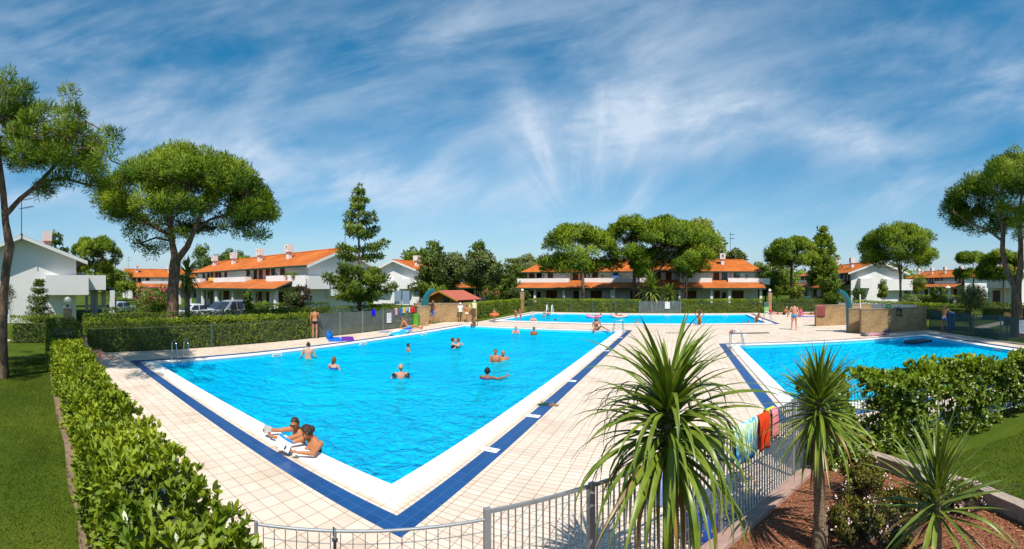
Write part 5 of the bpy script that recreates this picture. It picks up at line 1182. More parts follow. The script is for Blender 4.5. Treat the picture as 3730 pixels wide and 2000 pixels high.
# near bar fence
def nf(x, z=1.245):
    th = brg(x); t = math.tan(th); tt = (t * FENCE_A.y - FENCE_A.x) / (fd.x - t * fd.y); q = FENCE_A + fd * tt; return q
draped('blue and green patterned towel over the flat bar fence', nf(2712), fd, .56, .50, .45, None, 1.262, 1); 
M_tdye = None
k = NT('sea_pattern_towel'); co = k.coord('Object'); k.l(k.ramp(k.noise(co, 4.5, 4, .6, 1.0), [(.30, (.02, .12, .42)), (.42, (.10, .45, .62)), (.5, (.55, .72, .68)), (.58, (.45, .60, .25)), (.70, (.08, .40, .36))]), k.b.inputs['Base Color']); M_tdye = k.set(.9, 0, .1)
bpy.data.objects['towel'].data.materials.clear(); bpy.data.objects['towel'].data.materials.append(M_tdye)
draped('orange red towel over the flat bar fence between two others', nf(2778), fd, .27, .50, .5, cloth('red_towel', (.62, .050, .012)), 1.262, 2)
draped('pink towel with lime edge over the flat bar fence', nf(2816), fd, .15, .42, .4, cloth('pink_towel', (.70, .22, .26)), 1.262, 3); draped('lime towel folded over the flat bar fence behind the pink one', nf(2812) + Vector((-fd.y, fd.x, 0)) * .05, fd, .24, .22, .5, cloth('lime_towel', (.50, .55, .06)), 1.27, 4)
# far mesh fence
def tw(label, x, w, d, c, seed, c2=None): draped(label, pv(x) - V * .02, -U if False else U, w, d * .6, d, cloth('cloth_%d' % seed, c, c2, 5, 'stripe' if c2 else 'noise'), 1.47, seed)
tw('deep blue cloth over the grey mesh fence, apart from the rest', 1358, .32, .62, (.01, .01, .55), 11); tw('pale pink towel over the grey mesh fence beside the notice', 1441, .30, .85, (.65, .28, .45), 12); tw('blue towel next to the yellow one on the grey mesh fence', 1461, .26, .80, (.01, .17, .48), 13)
tw('yellow towel over the grey mesh fence', 1470, .30, .70, (.75, .48, .03), 14); tw('bright blue and white towel over the grey mesh fence', 1480, .24, .42, (.02, .12, .65), 15, (.7, .72, .75)); tw('white and green striped towel over the grey mesh fence', 1489, .22, .65, (.6, .65, .62), 16, (.1, .4, .4)); tw('red towel with black patch over the grey mesh fence beside the bin', 1501, .50, .75, (.72, .03, .02), 17)
draped('maroon striped towel hanging over the brick wall end', uv(24.6, -14.75, 0) + U * .15, V, .72, .75, .9, cloth('maroon_towel', (.20, .05, .05), (.26, .08, .07), 9, 'stripe'), 1.63, 18, t=.17)
draped('dark green and orange wet cloth hanging over the long brick wall', uv(18.82, -18.1, 0), V, .46, .50, .55, cloth('wet_cloth', (.02, .06, .07), (.55, .25, .02), 5, 'dots'), 1.63, 19, t=.185)
draped('white and yellow cloth on the brick wall end by the hedge', pt(1718, 1174) + Vector((.1, .15, 0)), Vector((.6, .8, 0)), .5, .45, .45, cloth('white_yellow_cloth', (.75, .72, .6), (.7, .62, .05), 1.2, 'stripe'), 1.62, 20, t=.17)
def mat_towel(label, p, rz, L, w, mat, name='beach_towel', cat='towel', group='towels and mats lying on the deck', z=.016, t=.012):
    nx, ny = 14, 8; vs = [((i / nx - .5) * L, (j / ny - .5) * w * (1 + .02 * math.sin(i * 1.7)), .004 * math.sin(i * 2.1 + j) + .002) for j in range(ny + 1) for i in range(nx + 1)]; fs = [(j * (nx + 1) + i, j * (nx + 1) + i + 1, (j + 1) * (nx + 1) + i + 1, (j + 1) * (nx + 1) + i) for j in range(ny) for i in range(nx)]
    me = bpy.data.meshes.new(name); me.from_pydata(vs, [], fs); me.polygons.foreach_set('use_smooth', [True] * len(fs)); o = link(name, me, mat, None, Vector((p[0], p[1], z + t)), rz); s = o.modifiers.new('t', 'SOLIDIFY'); s.thickness = t; tag(o, label, cat, group); return o
ru = math.atan2(U.y, U.x); rv = math.atan2(V.y, V.x)
mat_towel('blue towel on the deck beside the woman in black bikini', pt(1218, 1237), ru + .95, 1.9, .8, cloth('blue_mat', (.01, .14, .62))); mat_towel('purple towel on the deck next to the blue one', pt(1266, 1235), ru + .85, 1.9, .7, cloth('purple_mat', (.12, .03, .30)))
mat_towel('pink and white striped towel under the reclining man', pt(1455, 1206), ru + .6, 1.9, .9, cloth('pink_mat', (.72, .52, .52), (.75, .70, .66), 7, 'stripe')); mat_towel('grey blue towel beside the pink striped towel', pt(1402, 1210), ru + .4, 1.0, .7, cloth('grey_blue_mat', (.25, .28, .45)))
mat_towel('yellow towel on the deck behind the blue air mattress', pt(1434, 1216), ru + .5, .95, .7, cloth('yellow_mat', (.75, .55, .04), (.8, .75, .6), 6, 'stripe'))
mat_towel('blue shade mat along the sunbathers behind the standing man', pt(2945, 1153.5), rv, 3.4, .9, cloth('blue_long_mat', (.05, .10, .42))); mat_towel('orange and pink towel under the sunbather in black', pt(2962, 1146), rv, 2.0, .8, cloth('orange_mat', (.75, .30, .08), (.7, .25, .4), 3, 'stripe'))
mat_towel('pink edged board lying by the maroon towelled wall', pt(2958, 1165), rv, 1.6, .45, cloth('pinkboard', (.72, .35, .42), (.75, .6, .6), 3, 'stripe'), 'beach_mat', 'mat'); mat_towel('orange edged board lying by the maroon towelled wall', pt(2966, 1176), rv, 1.6, .45, cloth('orangeboard', (.72, .32, .12), (.75, .65, .55), 3, 'stripe'), 'beach_mat', 'mat')
mat_towel('dark grey mat drying on the deck behind the garden palm', pt(2730, 1215), rv, 2.6, .62, cloth('grey_mat', (.16, .13, .11))); mat_towel('white and pink towel beside the dark grey mat', pt(2690, 1221), rv + .3, 1.2, .5, cloth('white_pink_mat', (.72, .60, .62)))
def lilo(label, p, rz, L, w, cols, z, n=5, kind=None, group='air mattresses', rise=0.0):
    r = empty('air_mattress', Vector((p[0], p[1], z)), rz, label, 'air mattress', group); mats = [simple('lilo_' + c[0], c[1], .3, .1, 8, spec=.6) if len(c) == 2 else cloth('lilo_' + c[0], c[1], c[2], c[3], 'dots') for c in cols]
    def P(x, y, zz): return (x, y, zz + rise * (x / L) ** 2 * 4)
    for i in range(n):
        y = (i + .5 - n / 2) * w / n; rr = w / n * .56; MB().tube([P(L * (q - .5) * (.76 if n > 1 else 1), y, .06) for q in (0.0, .03, .25, .5, .75, .97, 1.0)], [rr * .3, rr * .9, rr, rr, rr, rr * .9, rr * .3], 10).build('air_tube', mats[i % len(mats)], r, 70)
    MB().tube([P(L * .41, -w / 2 + .02, .09), P(L * .41, -w / 2 + .08, .09), P(L * .41, 0, .09), P(L * .41, w / 2 - .08, .09), P(L * .41, w / 2 - .02, .09)], [.05, .115, .125, .115, .05], 12).build('pillow', mats[0], r, 70)
    MB().tube([P(-L * .40, -w / 2 + .02, .05), P(-L * .40, -w / 2 + .06, .05), P(-L * .40, w / 2 - .06, .05), P(-L * .40, w / 2 - .02, .05)], [.02, .055, .055, .02], 10).build('foot_tube', mats[0], r, 70); return r
lilo('black air mattress with red pattern floating in the small pool', pt(3347, 1247, WZ), rv + R(12), 1.9, .75, [('black', (.010, .030, .048)), ('black', (.010, .030, .048)), ('black_red', (.02, .03, .04), (.55, .05, .10), 7)], WZ)
lilo('flower patterned air mattress on the deck below the long brick wall', pt(3188, 1222), rv, 1.9, .7, [('greyrim', (.12, .11, .12)), ('floral', (.45, .30, .32), (.55, .03, .06), 6), ('floral2', (.30, .34, .40), (.5, .05, .09), 6)], .02)
mat_towel('bright blue cloth lying on the patterned air mattress', pt(3230, 1213), rv, .45, .4, cloth('blue_rag', (.015, .06, .50)), z=.16)
lilo('turquoise air mattress at the pool edge below the reclining man', pt(1455, 1219), ru + .25, 2.0, .7, [('turq', (.01, .40, .68))], .02); mat_towel('rumpled deep blue cloth on the turquoise air mattress', pt(1488, 1207), ru + .3, .75, .5, cloth('deepblue_rag', (.01, .05, .62)), z=.15)
lilo('pink air mattress floating in the far pool behind the sitting woman', pt(2166, 1158, WZ), rv, 1.8, .8, [('pink', (.75, .20, .42)), ('magenta', (.75, .38, .55))], WZ, rise=.22)
lilo('pink and orange air mattress floating in the far pool under a swimmer', pt(2258, 1157, WZ), rv + R(8), 2.1, .8, [('lilac', (.65, .28, .55)), ('peach', (.78, .42, .28)), ('lilac', (.65, .28, .55))], WZ, rise=.30)
def bag(label, p, rz, L, w, h, mat, group='bags on the deck'):
    r = empty('beach_bag', Vector((p[0], p[1], .014)), rz, label, 'bag', group); mb = MB(); n = 14; prof = [(0.0, .86), (.08, .96), (.45, 1.0), (.8, .86), (1.0, .62)]
    vs = [(L / 2 * s * math.cos(a) * (abs(math.cos(a)) ** -.35 if abs(math.cos(a)) > .2 else 1.6) * .8, w / 2 * s * math.sin(a), h * t + .03 * math.sin(3 * a) * t) for t, s in prof for a in np.linspace(0, 6.283, n + 1)[:-1]]
    fs = [(i * n + j, i * n + (j + 1) % n, (i + 1) * n + (j + 1) % n, (i + 1) * n + j) for i in range(len(prof) - 1) for j in range(n)] + [tuple(range(n - 1, -1, -1)), tuple((len(prof) - 1) * n + j for j in range(n))]
    mb.add(vs, fs); mb.build('body', mat, r, 80)
    for y in (-w * .22, w * .22): MB().tube([(-L * .2, y, h * .85), (-L * .16, y, h * 1.25), (0, y, h * 1.4), (L * .16, y, h * 1.25), (L * .2, y, h * .85)], .012, 6).build('handle', mat, r, 70)
M_navy = cloth('navy_print', (.02, .06, .28), (.60, .42, .12), 11, 'dots')
bag('navy printed beach bag on the deck behind the flat bar fence', pt(2545, 1965), rv, .52, .34, .34, M_navy); bag('pale blue bag on the deck behind the tall garden palm trunk', pt(2395, 1835), rv, .42, .28, .36, cloth('paleblue_bag', (.18, .27, .55)))
mat_towel('navy printed towel spread beside the navy bag', pt(2600, 1925), rv + .3, .75, .5, M_navy)
bag('bright blue bag with flaps on the blue towel', pt(1200, 1234), ru, .5, .36, .42, cloth('brightblue_bag', (.01, .15, .46), (.02, .05, .30), 4, 'dots'))
bag('small red bag at the foot of the brick lamp pillar by the sunbathers', pt(2806, 1144), ru, .5, .4, .45, cloth('red_bag', (.55, .04, .08)))
bag('dark red bag beside the dark grey mat', pt(2664, 1214), rv, .34, .22, .16, cloth('darkred_bag', (.45, .06, .05), (.7, .6, .6), 5, 'dots'))
def sandal(label, p, rz, mat, group='sandals left on the deck', L=.27):
    r = empty('sandal', Vector((p[0], p[1], .018)), rz, label, 'sandal', group); out = [(-.5, .10), (-.42, .17), (-.2, .155), (.05, .16), (.3, .20), (.46, .14), (.5, 0)]; poly = [(x * L, y * L) for x, y in out] + [(x * L, -y * L) for x, y in reversed(out[:-1])]
    MB().prism(poly, 0, .028, 'z').build('sole', mat, r); MB().tube([(.02 * L, -.15 * L, .03), (.10 * L, -.1 * L, .075), (.14 * L, 0, .085), (.10 * L, .1 * L, .075), (.02 * L, .15 * L, .03)], .011, 6).build('strap', mat, r)
M_sg = simple('green_rubber', (.02, .09, .05), .6, .2); M_sr = simple('red_rubber', (.45, .03, .02), .6, .2)
for dx, a in ((-13, .3), (-4, .5)): sandal('dark green sandal of the pair left on the blue stripe', pt(1990 + dx, 1478), rv + a, M_sg, 'pair of green sandals on the blue stripe')
sandal('brownish sandal lying just off the blue stripe near the green pair', pt(2016, 1480), rv, simple('brown_rubber', (.25, .16, .09), .7))
for dx, a in ((0, .2), (7, .9)): sandal('red sandal of the pair at the edge of the small pool', pt(3130 + dx, 1236), rv + a, M_sr, 'pair of red sandals by the small pool')
for dx, a in ((0, .2), (9, -.4), (20, .6)): sandal('grey blue sandal at the far edge of the long pool', pt(1775 + dx, 1190), rv + a, simple('grey_rubber', (.25, .28, .35), .7), 'grey blue sandals by the long pool')
q = empty('drain_grate', pt(2450, 1213, .016), ROT, 'dark drain grate let into the pale deck between the pools', 'drain'); MB().box(-.14, -.42, 0, .14, .42, .008).build('frame', M_grey, q)
mb = MB(); [mb.box(-.11, -.38 + .05 * i, .0085, .11, -.355 + .05 * i, .012) for i in range(16)]; mb.build('slot', M_dark, q)
# bins
r = empty('litter_bin', pt(1514, 1190), 0, 'bright green waste bin against the brick wing wall', 'bin'); MB().lathe([(.21, 0), (.23, .1), (.30, .9), (.32, .93), (.32, .98), (.27, .98), (.25, .86)], 18).build('bin', simple('green_plastic', (.10, .36, .03), .4, .08), r, 40); MB().lathe([(.30, .955), (.28, .90), (.01, .90)], 18).build('liner', M_dark, r)
r = empty('litter_bin', pd(3668, 23.2), 0, 'black litter bin with orange top beyond the dark mesh fence', 'bin'); MB().lathe([(.04, 0), (.04, .9)], 8).build('pole', M_iron, r); MB().lathe([(.17, .85), (.20, .9), (.21, 1.35)], 16).build('bin', simple('black_plastic', (.015, .018, .02), .4), r, 40); MB().lathe([(.22, 1.352), (.22, 1.45), (.16, 1.56), (.04, 1.6)], 16).build('lid', simple('orange_plastic', (.62, .22, .02), .4), r, 40)
r = empty('waste_box', fu(2784) - U * .9, ROT, 'light green and grey box beside the lamp pillar and hedge end', 'bin'); MB().box(-.22, -.25, 0, .22, .25, .75).build('box', simple('pale_green_plastic', (.22, .45, .16), .5), r, bevel=.03); MB().box(-.24, -.27, .752, .24, .27, 1.25).build('lid', M_post, r, bevel=.03)
# notices
def notice(label, p, rz, w, z0, z1, rows):
    r = empty('notice', p, rz, label, 'sign', 'white notices on the fences'); MB().box(-w / 2, -.012, z0, w / 2, .012, z1).build('board', M_white, r); h = z1 - z0
    for x0, x1, zz, hh, c in rows:
        MB().box(-w / 2 + w * x0, -.0165, z0 + h * zz, -w / 2 + w * x1, -.0125, z0 + h * (zz + hh)).build('lettering', simple('lettering_' + c, {'red': (.55, .10, .12), 'blue': (.10, .12, .40), 'grey': (.35, .35, .38)}[c], .7), r)
rws = [(.1, .45, .86, .05, 'red'), (.1, .45, .76, .04, 'red'), (.1, .45, .66, .04, 'grey'), (.1, .45, .5, .05, 'red'), (.1, .45, .38, .04, 'grey'), (.1, .45, .26, .04, 'red'), (.1, .45, .14, .04, 'grey'), (.55, .9, .86, .05, 'blue'), (.55, .9, .74, .04, 'grey'), (.55, .9, .62, .04, 'red'), (.55, .9, .48, .05, 'blue'), (.55, .9, .34, .04, 'grey'), (.55, .9, .2, .05, 'blue')]
notice('white notice on the grey mesh fence among the towels', pv(1415) - V * .06, math.atan2(U.y, U.x), .46, .50, 1.18, rws); notice('white notice in the gap between the hedges behind the far pool', fu(2431) - U * .16, math.atan2(-V.y, -V.x), .52, .55, 1.30, rws); notice('white notice on the dark mesh fence before the forked pine', uv(9.75, -20.36), math.atan2(-U.y, -U.x), .55, .55, 1.25, rws)
r = empty('notice_board', pd(1463, 33), -brg(1463), 'two blue grey notice panels on green posts above the mesh fence', 'sign'); 
for x in (-.30, .36): MB().box(x - .29, -.02, 1.62, x + .25, .02, 2.68).build('panel', simple('blue_grey_panel', (.16, .23, .30), .6, .05), r)
for x in (-.0, .62): MB().tube([(x, .03, 0), (x, .03, 2.75)], .03, 8).build('post', M_post, r)
# things on balconies
def pot(label, p, s, mat, group='potted plants on balconies'):
    g = np.random.default_rng(int(abs(p[0] * 10))); r = empty('potted_plant', p, 0, label, 'plant', group); MB().lathe([(.12 * s, 0), (.17 * s, .25 * s), (.19 * s, .26 * s)], 12).build('pot', simple('terracotta_pot', (.35, .13, .06), .8), r)
    crown('foliage', r, rnd_dir(g, 8) * .22 * s + np.array([0, 0, .5 * s]), np.full(8, .22 * s), 320, .18 * s, .07 * s, mat, g)
M_bluegreen = leafmat('blue_green_leaf', (.03, .09, .08), (.10, .22, .18), 2, .2, .5, .3, 5)
for x, lb in ((2684, 'blue green potted plant on the balcony nearest the terrace middle of three'), (2721, 'blue green potted plant in the middle of three on the terrace balcony'), (2757, 'blue green potted plant at the outer end of the terrace balcony')):
    q = on_u(x, 60.9 - 1.25); pot(lb, (q.x, q.y, 4.22), .8, M_bluegreen)
q = on_u(2196, 59.65); pot('green potted plant on the terrace balcony beside the blue chair', (q.x, q.y, 4.22), .7, M_mid)
q = on_u(2242, 60.2); r = empty('folded_chair', (q.x, q.y, 3.62), ROT, 'blue folded deck chair leaning on the terrace balcony', 'chair'); MB().obox((0, 0, .8), (0, .36, 0), (.03, 0, .0), (.18, 0, .75)).build('fabric', M_bluecloth, r); MB().tube([(-.2, -.4, 0), (.2, -.4, 1.6)], .025, 6).tube([(-.2, .4, 0), (.2, .4, 1.6)], .025, 6).build('frame', M_grey, r)
for x, dx, lb in ((1046, 0, 'yellowish potted plant hanging on the terrace parapet near the gable'), (1073, 0, 'second yellowish potted plant, closest to the gable corner')):
    q = on_u(x, 26.9 - 1.3); pot(lb, (q.x, q.y, 3.75), .9, M_lime)
q = on_u(770, 26.9 - 1.25); draped('orange and yellow bedding hung over the terrace parapet', (q.x, q.y, 0), -V, 1.7, .45, .3, cloth('orange_bedding', (.75, .30, .04), (.78, .60, .12), 1.2, 'stripe'), 4.24, 33, t=.10, name='bedding', cat='bedding')
# ------------------------------------------------------------ people
def skinmat(name, c):
    k = NT('skin_' + name); co = k.coord('Object'); f = k.noise(co, 5, 4); g_ = k.noise(co, 40, 3)
    k.l(k.mix(.25, k.ramp(f, [(.3, (c[0] * .86, c[1] * .80, c[2] * .76)), (.7, (min(1, c[0] * 1.08), c[1] * 1.06, c[2] * 1.05))]), k.ramp(g_, [(.3, vary(c, .85)), (.7, vary(c, 1.1))])), k.b.inputs['Base Color'])
    k.b.inputs['Subsurface Weight'].default_value = .08; k.b.inputs['Subsurface Radius'].default_value = (.02, .008, .004); return k.set(.6, 0, .3)
SK = {'tan': skinmat('tan', (.43, .205, .105)), 'pale': skinmat('pale', (.54, .31, .215)), 'pink': skinmat('pink', (.55, .265, .185)), 'brown': skinmat('brown', (.25, .108, .048)), 'orange': skinmat('orange', (.42, .17, .075))}
HR = {n: simple('hair_' + n, c, .55, .35, 30) for n, c in {'black': (.012, .009, .008), 'dark': (.035, .018, .010), 'brown': (.085, .042, .02), 'blond': (.40, .27, .12), 'grey': (.22, .19, .17), 'white': (.60, .58, .55), 'auburn': (.14, .055, .02)}.items()}
CL = {n: simple('swim_' + n, c, .75, .12, 12) for n, c in {'black': (.012, .011, .013), 'blue': (.015, .09, .38), 'sky': (.03, .28, .60), 'white': (.74, .72, .70), 'red': (.50, .02, .035), 'navy': (.02, .04, .14), 'teal': (.02, .30, .24), 'pink': (.70, .13, .28), 'khaki': (.14, .115, .06), 'grey': (.30, .29, .31), 'orange': (.62, .14, .02)}.items()}
CL['print'] = cloth('print_shorts', (.05, .07, .20), (.55, .57, .62), 16, 'dots'); CL['printb'] = cloth('print_briefs', (.10, .17, .42), (.60, .62, .68), 22, 'dots')
BR = {'briefs': {'torso': (-9, .10), 'thigh': (-9, .10)}, 'shorts': {'torso': (-9, .13), 'thigh': (-9, .74)}, 'trunks': {'torso': (-9, .13), 'thigh': (-9, .42)}, 'top': {'torso': (.52, .68)}, 'onepiece': {'torso': (-9, .80), 'thigh': (-9, .06)},
      'shirt': {'torso': (-.02, .985), 'uarm': (-9, .75)}, 'trousers': {'torso': (-9, .12), 'thigh': (-9, 9), 'shin': (-9, .35)}, 'wrap': {'torso': (-9, .92), 'thigh': (-9, .9)}}
def J0():
    v = lambda *a: np.array(a, float); J = {}
    J['P'], J['C'], J['N'], J['H'] = v(0, 0, .95), v(0, .01, 1.33), v(0, -.01, 1.50), v(0, .02, 1.645); J['f'] = v(0, 1, 0); J['up'] = v(0, 0, 1)
    for s, n in ((1, 'r'), (-1, 'l')):
        J['S' + n], J['E' + n], J['W' + n] = v(s * .185, -.01, 1.44), v(s * .235, -.04, 1.15), v(s * .255, .04, .90)
        J['T' + n], J['K' + n], J['A' + n] = v(s * .088, 0, .92), v(s * .10, .02, .50), v(s * .105, -.02, .085); J['F' + n] = v(s * .15, 1, -.05)
    return J
def lean(J, deg, twist=0, roll=0, parts=('C', 'N', 'H', 'Sr', 'Sl', 'Er', 'El', 'Wr', 'Wl')):
    """bend the trunk forward about the pelvis"""
    m = np.array(Matrix.Rotation(-R(deg), 3, 'X') @ Matrix.Rotation(R(roll), 3, 'Y') @ Matrix.Rotation(R(twist), 3, 'Z'))
    for k in parts: J[k] = J['P'] + m @ (J[k] - J['P'])
    J['f'] = np.array(Matrix.Rotation(-R(deg * .45), 3, 'X') @ Matrix.Rotation(R(twist), 3, 'Z')) @ J['f']; J['up'] = np.array(Matrix.Rotation(-R(deg * .45), 3, 'X')) @ J['up']; return J
def shift(J, dz=0, dy=0):
    for k in J:
        if k not in ('f', 'up', 'Fr', 'Fl'): J[k] = J[k] + np.array([0, dy, dz])
    return J
def seth(J, **kw):
    for k, val in kw.items(): J[k] = np.array(val, float)
    return J
def sit(knee_y=.44, knee_z=.10, ank_y=.46, ank_z=-.36, ln=0, arms=None, seat=.10):
    J = shift(J0(), seat - .95)
    for s, n in ((1, 'r'), (-1, 'l')):
        J['T' + n] = np.array([s * .09, .02, seat - .01]); J['K' + n] = np.array([s * .12, knee_y, knee_z]); J['A' + n] = np.array([s * .11, ank_y, ank_z]); J['F' + n] = np.array([s * .1, 1, -.15])
    return lean(J, ln)
def person(label, loc, az, J, h=1.75, skin='tan', hair='dark', wear=(), hstyle='short', fat=1.0, sex='m', vox=.018, group=None, eyes=False, z=0.0, cut=None, roll=0):
    PEOPLE.append(dict(label=label, loc=Vector((loc[0], loc[1], z)), az=az, J=J, h=h, skin=skin, hair=hair, wear=wear, hstyle=hstyle, fat=fat, sex=sex, vox=vox, group=group, eyes=eyes, roll=roll))
PEOPLE = []
def unit(a): return a / max(1e-9, np.linalg.norm(a))
def loft(mb, cs, ax, ay, ra, rb, n=14):
    vs = []; k = len(cs)
    for i in range(k):
        for j in range(n): a = 2 * math.pi * j / n; vs.append(tuple(cs[i] + ax[i] * (ra[i] * math.cos(a)) + ay[i] * (rb[i] * math.sin(a))))
    fs = [(i * n + j, i * n + (j + 1) % n, (i + 1) * n + (j + 1) % n, (i + 1) * n + j) for i in range(k - 1) for j in range(n)] + [tuple(range(n - 1, -1, -1)), tuple((k - 1) * n + j for j in range(n))]
    mb.add(vs, fs)
def limb(mb, a, b, prof, n=10):
    """prof = [(t, r)] along a->b, rounded at both ends"""
    d = unit(b - a); o = unit(np.cross(d, [.31, .9, .2])); q = np.cross(d, o); L = np.linalg.norm(b - a); r0, r1 = prof[0][1], prof[-1][1]
    st = [(-r0 * .9, r0 * .35), (-r0 * .55, r0 * .82)] + [(t * L, r) for t, r in prof] + [(L + r1 * .55, r1 * .82), (L + r1 * .9, r1 * .35)]
    loft(mb, [a + d * s for s, _ in st], [o] * len(st), [q] * len(st), [r for _, r in st], [r for _, r in st], n)
def ellip(mb, c, ax, ay, az_, n=12):
    m = 8; cs, A, B, ra = [], [], [], []
    for i in range(m + 1):
        t = -math.cos(math.pi * i / m); cs.append(c + az_ * t * .999); A.append(ax); B.append(ay); ra.append(max(.04, math.sin(math.pi * i / m)))
    loft(mb, cs, A, B, ra, ra, n)
def body_mesh(p):
    J = p['J']; mb = MB(); fat = p['fat']; fem = p['sex'] == 'f'; vx = p['vox'] / (p['h'] / 1.75)
    lat0, lat1 = unit(J['Tr'] - J['Tl']), unit(J['Sr'] - J['Sl']); P, C, N = J['P'], J['C'], J['N']; up0 = unit(C - P)
    W_ = P + (C - P) * .42
    st = [(P - up0 * .10, .085, .085), (P - up0 * .04, .150, .108), (P + up0 * .02, .172 if fem else .163, .118), (P + up0 * .09, .155, .106), (W_, .128 if fem else .142, .092 * (1 + (fat - 1) * 1.6)), (W_ + (C - W_) * .5, .140 if fem else .155, .100 * (1 + (fat - 1))), (C, .158 if fem else .176, .116), (C + (N - C) * .42, .162 if fem else .182, .100), (C + (N - C) * .74, .115, .075), (N, .062, .058)]
    cs = [s[0] for s in st]; n = len(st); ax = [unit(lat0 + (lat1 - lat0) * min(1, i / (n - 3))) for i in range(n)]; ay = []
    for i in range(n): t = unit(cs[min(i + 1, n - 1)] - cs[max(i - 1, 0)]); ax[i] = unit(ax[i] - t * np.dot(ax[i], t)); ay.append(np.cross(t, ax[i]))
    loft(mb, cs, ax, ay, [s[1] * (1 + (fat - 1) * .8) for s in st], [s[2] * (1 + (fat - 1) * .6) for s in st], 18)
    fw = ay[6]
    for s in (-1, 1):
        ellip(mb, C + ax[6] * s * .082 + fw * (.085 if fem else .07) - unit(N - C) * .05, ax[6] * (.062 if fem else .075), fw * (.062 if fem else .035), unit(N - C) * (.060 if fem else .05))
        ellip(mb, P + ax[2] * s * .075 - ay[2] * .065 - up0 * .03, ax[2] * .082, ay[2] * .075, up0 * .085)
    Hc, f, up = J['H'], unit(J['f']), unit(J['up']); up = unit(up - f * np.dot(up, f)); rt = np.cross(f, up)
    limb(mb, N - unit(Hc - N) * .04, Hc - up * .03, [(0, .060 if not fem else .052), (.5, .052 if not fem else .046), (1, .05)], 12)
    ellip(mb, Hc + up * .02 - f * .008, rt * .074, f * .094, up * .098, 14); ellip(mb, Hc - up * .052 + f * .022, rt * .058, f * .068, up * .066, 12)
    ellip(mb, Hc - up * .098 + f * .058, rt * .026, f * .024, up * .018)
    limb(mb, Hc + up * .012 + f * .088, Hc - up * .028 + f * .104, [(0, .008), (.8, .014), (1, .013)], 8)
    ellip(mb, Hc + up * .028 + f * .078, rt * .055, f * .016, up * .012)
    ellip(mb, Hc - up * .064 + f * .086, rt * .024, f * .010, up * .011)
    for s in (-1, 1): ellip(mb, Hc + rt * s * .078 - f * .005 - up * .008, rt * .012, f * .022, up * .034); ellip(mb, Hc + rt * s * .042 + f * .06 - up * .035, rt * .024, f * .022, up * .02)
    am = (.92 if fem else 1.0) * (1 + (fat - 1) * .5); lm = (1 + (fat - 1) * .5)
    for n_ in 'rl':
        S, E, Wr = J['S' + n_], J['E' + n_], J['W' + n_]; T, K, A = J['T' + n_], J['K' + n_], J['A' + n_]
        limb(mb, S, E, [(0, .060 * am), (.25, .054 * am), (.55, .047 * am), (1, .038 * am)]); limb(mb, E, Wr, [(0, .039 * am), (.28, .042 * am), (.7, .031 * am), (1, .025 * am)])
        d = unit(Wr - E); hd = J.get('D' + n_, d); hd = unit(hd); ref = J.get('Q' + n_, fw if abs(np.dot(fw, hd)) < .8 else up); wd = unit(np.cross(hd, ref)); th_ = np.cross(wd, hd)
        ellip(mb, Wr + hd * .045, wd * .040, th_ * .016, hd * .052)
        fr = max(.0088, .62 * vx); cu = J.get('curl', .35)
        for i_, (o, L) in enumerate(((-.028, .066), (-.0095, .078), (.0095, .073), (.028, .058))):
            b = Wr + hd * .085 + wd * o; m1 = b + hd * L * .5 * math.cos(cu * .5) + th_ * L * .5 * math.sin(cu * .5); m2 = m1 + hd * L * .5 * math.cos(cu * 1.6) + th_ * L * .5 * math.sin(cu * 1.6)
            limb(mb, b, m1, [(0, fr), (1, fr * .95)], 6); limb(mb, m1, m2, [(0, fr * .95), (1, fr * .8)], 6)
        sg = -1 if n_ == 'r' else 1; b = Wr + hd * .03 + wd * sg * .034; limb(mb, b, b + hd * .045 + wd * sg * .03 + th_ * .012, [(0, fr * 1.15), (1, fr * .9)], 6)
        limb(mb, T, K, [(0, .092 * lm), (.25, .090 * lm), (.6, .070 * lm), (1, .054 * lm)], 12); limb(mb, K, A, [(0, .052 * lm), (.3, .058 * lm), (.7, .042), (1, .034)], 10)
        F = unit(J['F' + n_]); dn = unit(A - K); dn2 = unit(dn - F * np.dot(dn, F)); heel = A + dn2 * .045 - F * .035; toe = A + dn2 * .055 + F * .15
        limb(mb, heel, toe, [(0, .034), (.45, .038), (.8, .036), (1, .022)], 8); limb(mb, A, A + dn2 * .04 + F * .06, [(0, .035), (1, .03)], 8)
    me = bpy.data.meshes.new('person'); me.from_pydata(mb.v, [], mb.f); me.update(); return me
def seg_d(V_, a, b, r):
    d = b - a; L2 = d @ d; t = ((V_ - a) @ d) / L2; tc = np.clip(t, 0, 1); return np.linalg.norm(V_ - (a + tc[:, None] * d), axis=1) / r, t
def regions(p, V_):
    J = p['J']; P, C, N = J['P'], J['C'], J['N']; ds, nm, ts = [], [], []
    Wm = P + (C - P) * .42
    for a, b, t0, t1, r in ((P, Wm, 0, .30, .16), (Wm, C, .30, .72, .15), (C, N, .72, 1.0, .14)):
        d, t = seg_d(V_, a, b, r); ds.append(d); nm.append('torso'); ts.append(t0 + (t1 - t0) * (t if a is P else np.clip(t, 0, 1)))
    d, t = seg_d(V_, N, J['H'], .058); ds.append(d * 1.0); nm.append('neck'); ts.append(t); d, t = seg_d(V_, J['H'] - unit(J['up']) * .06, J['H'] + unit(J['up']) * .05, .085); ds.append(d * .95); nm.append('head'); ts.append(t)
    for n_ in 'rl':
        for a, b, r, q in (('S', 'E', .052, 'uarm'), ('E', 'W', .038, 'farm'), ('T', 'K', .088, 'thigh'), ('K', 'A', .05, 'shin')):
            d, t = seg_d(V_, J[a + n_], J[b + n_], r); ds.append(d); nm.append(q); ts.append(t)
    ds = np.array(ds); i = ds.argmin(0); return np.array(nm)[i], np.array(ts)[i, np.arange(len(V_))]
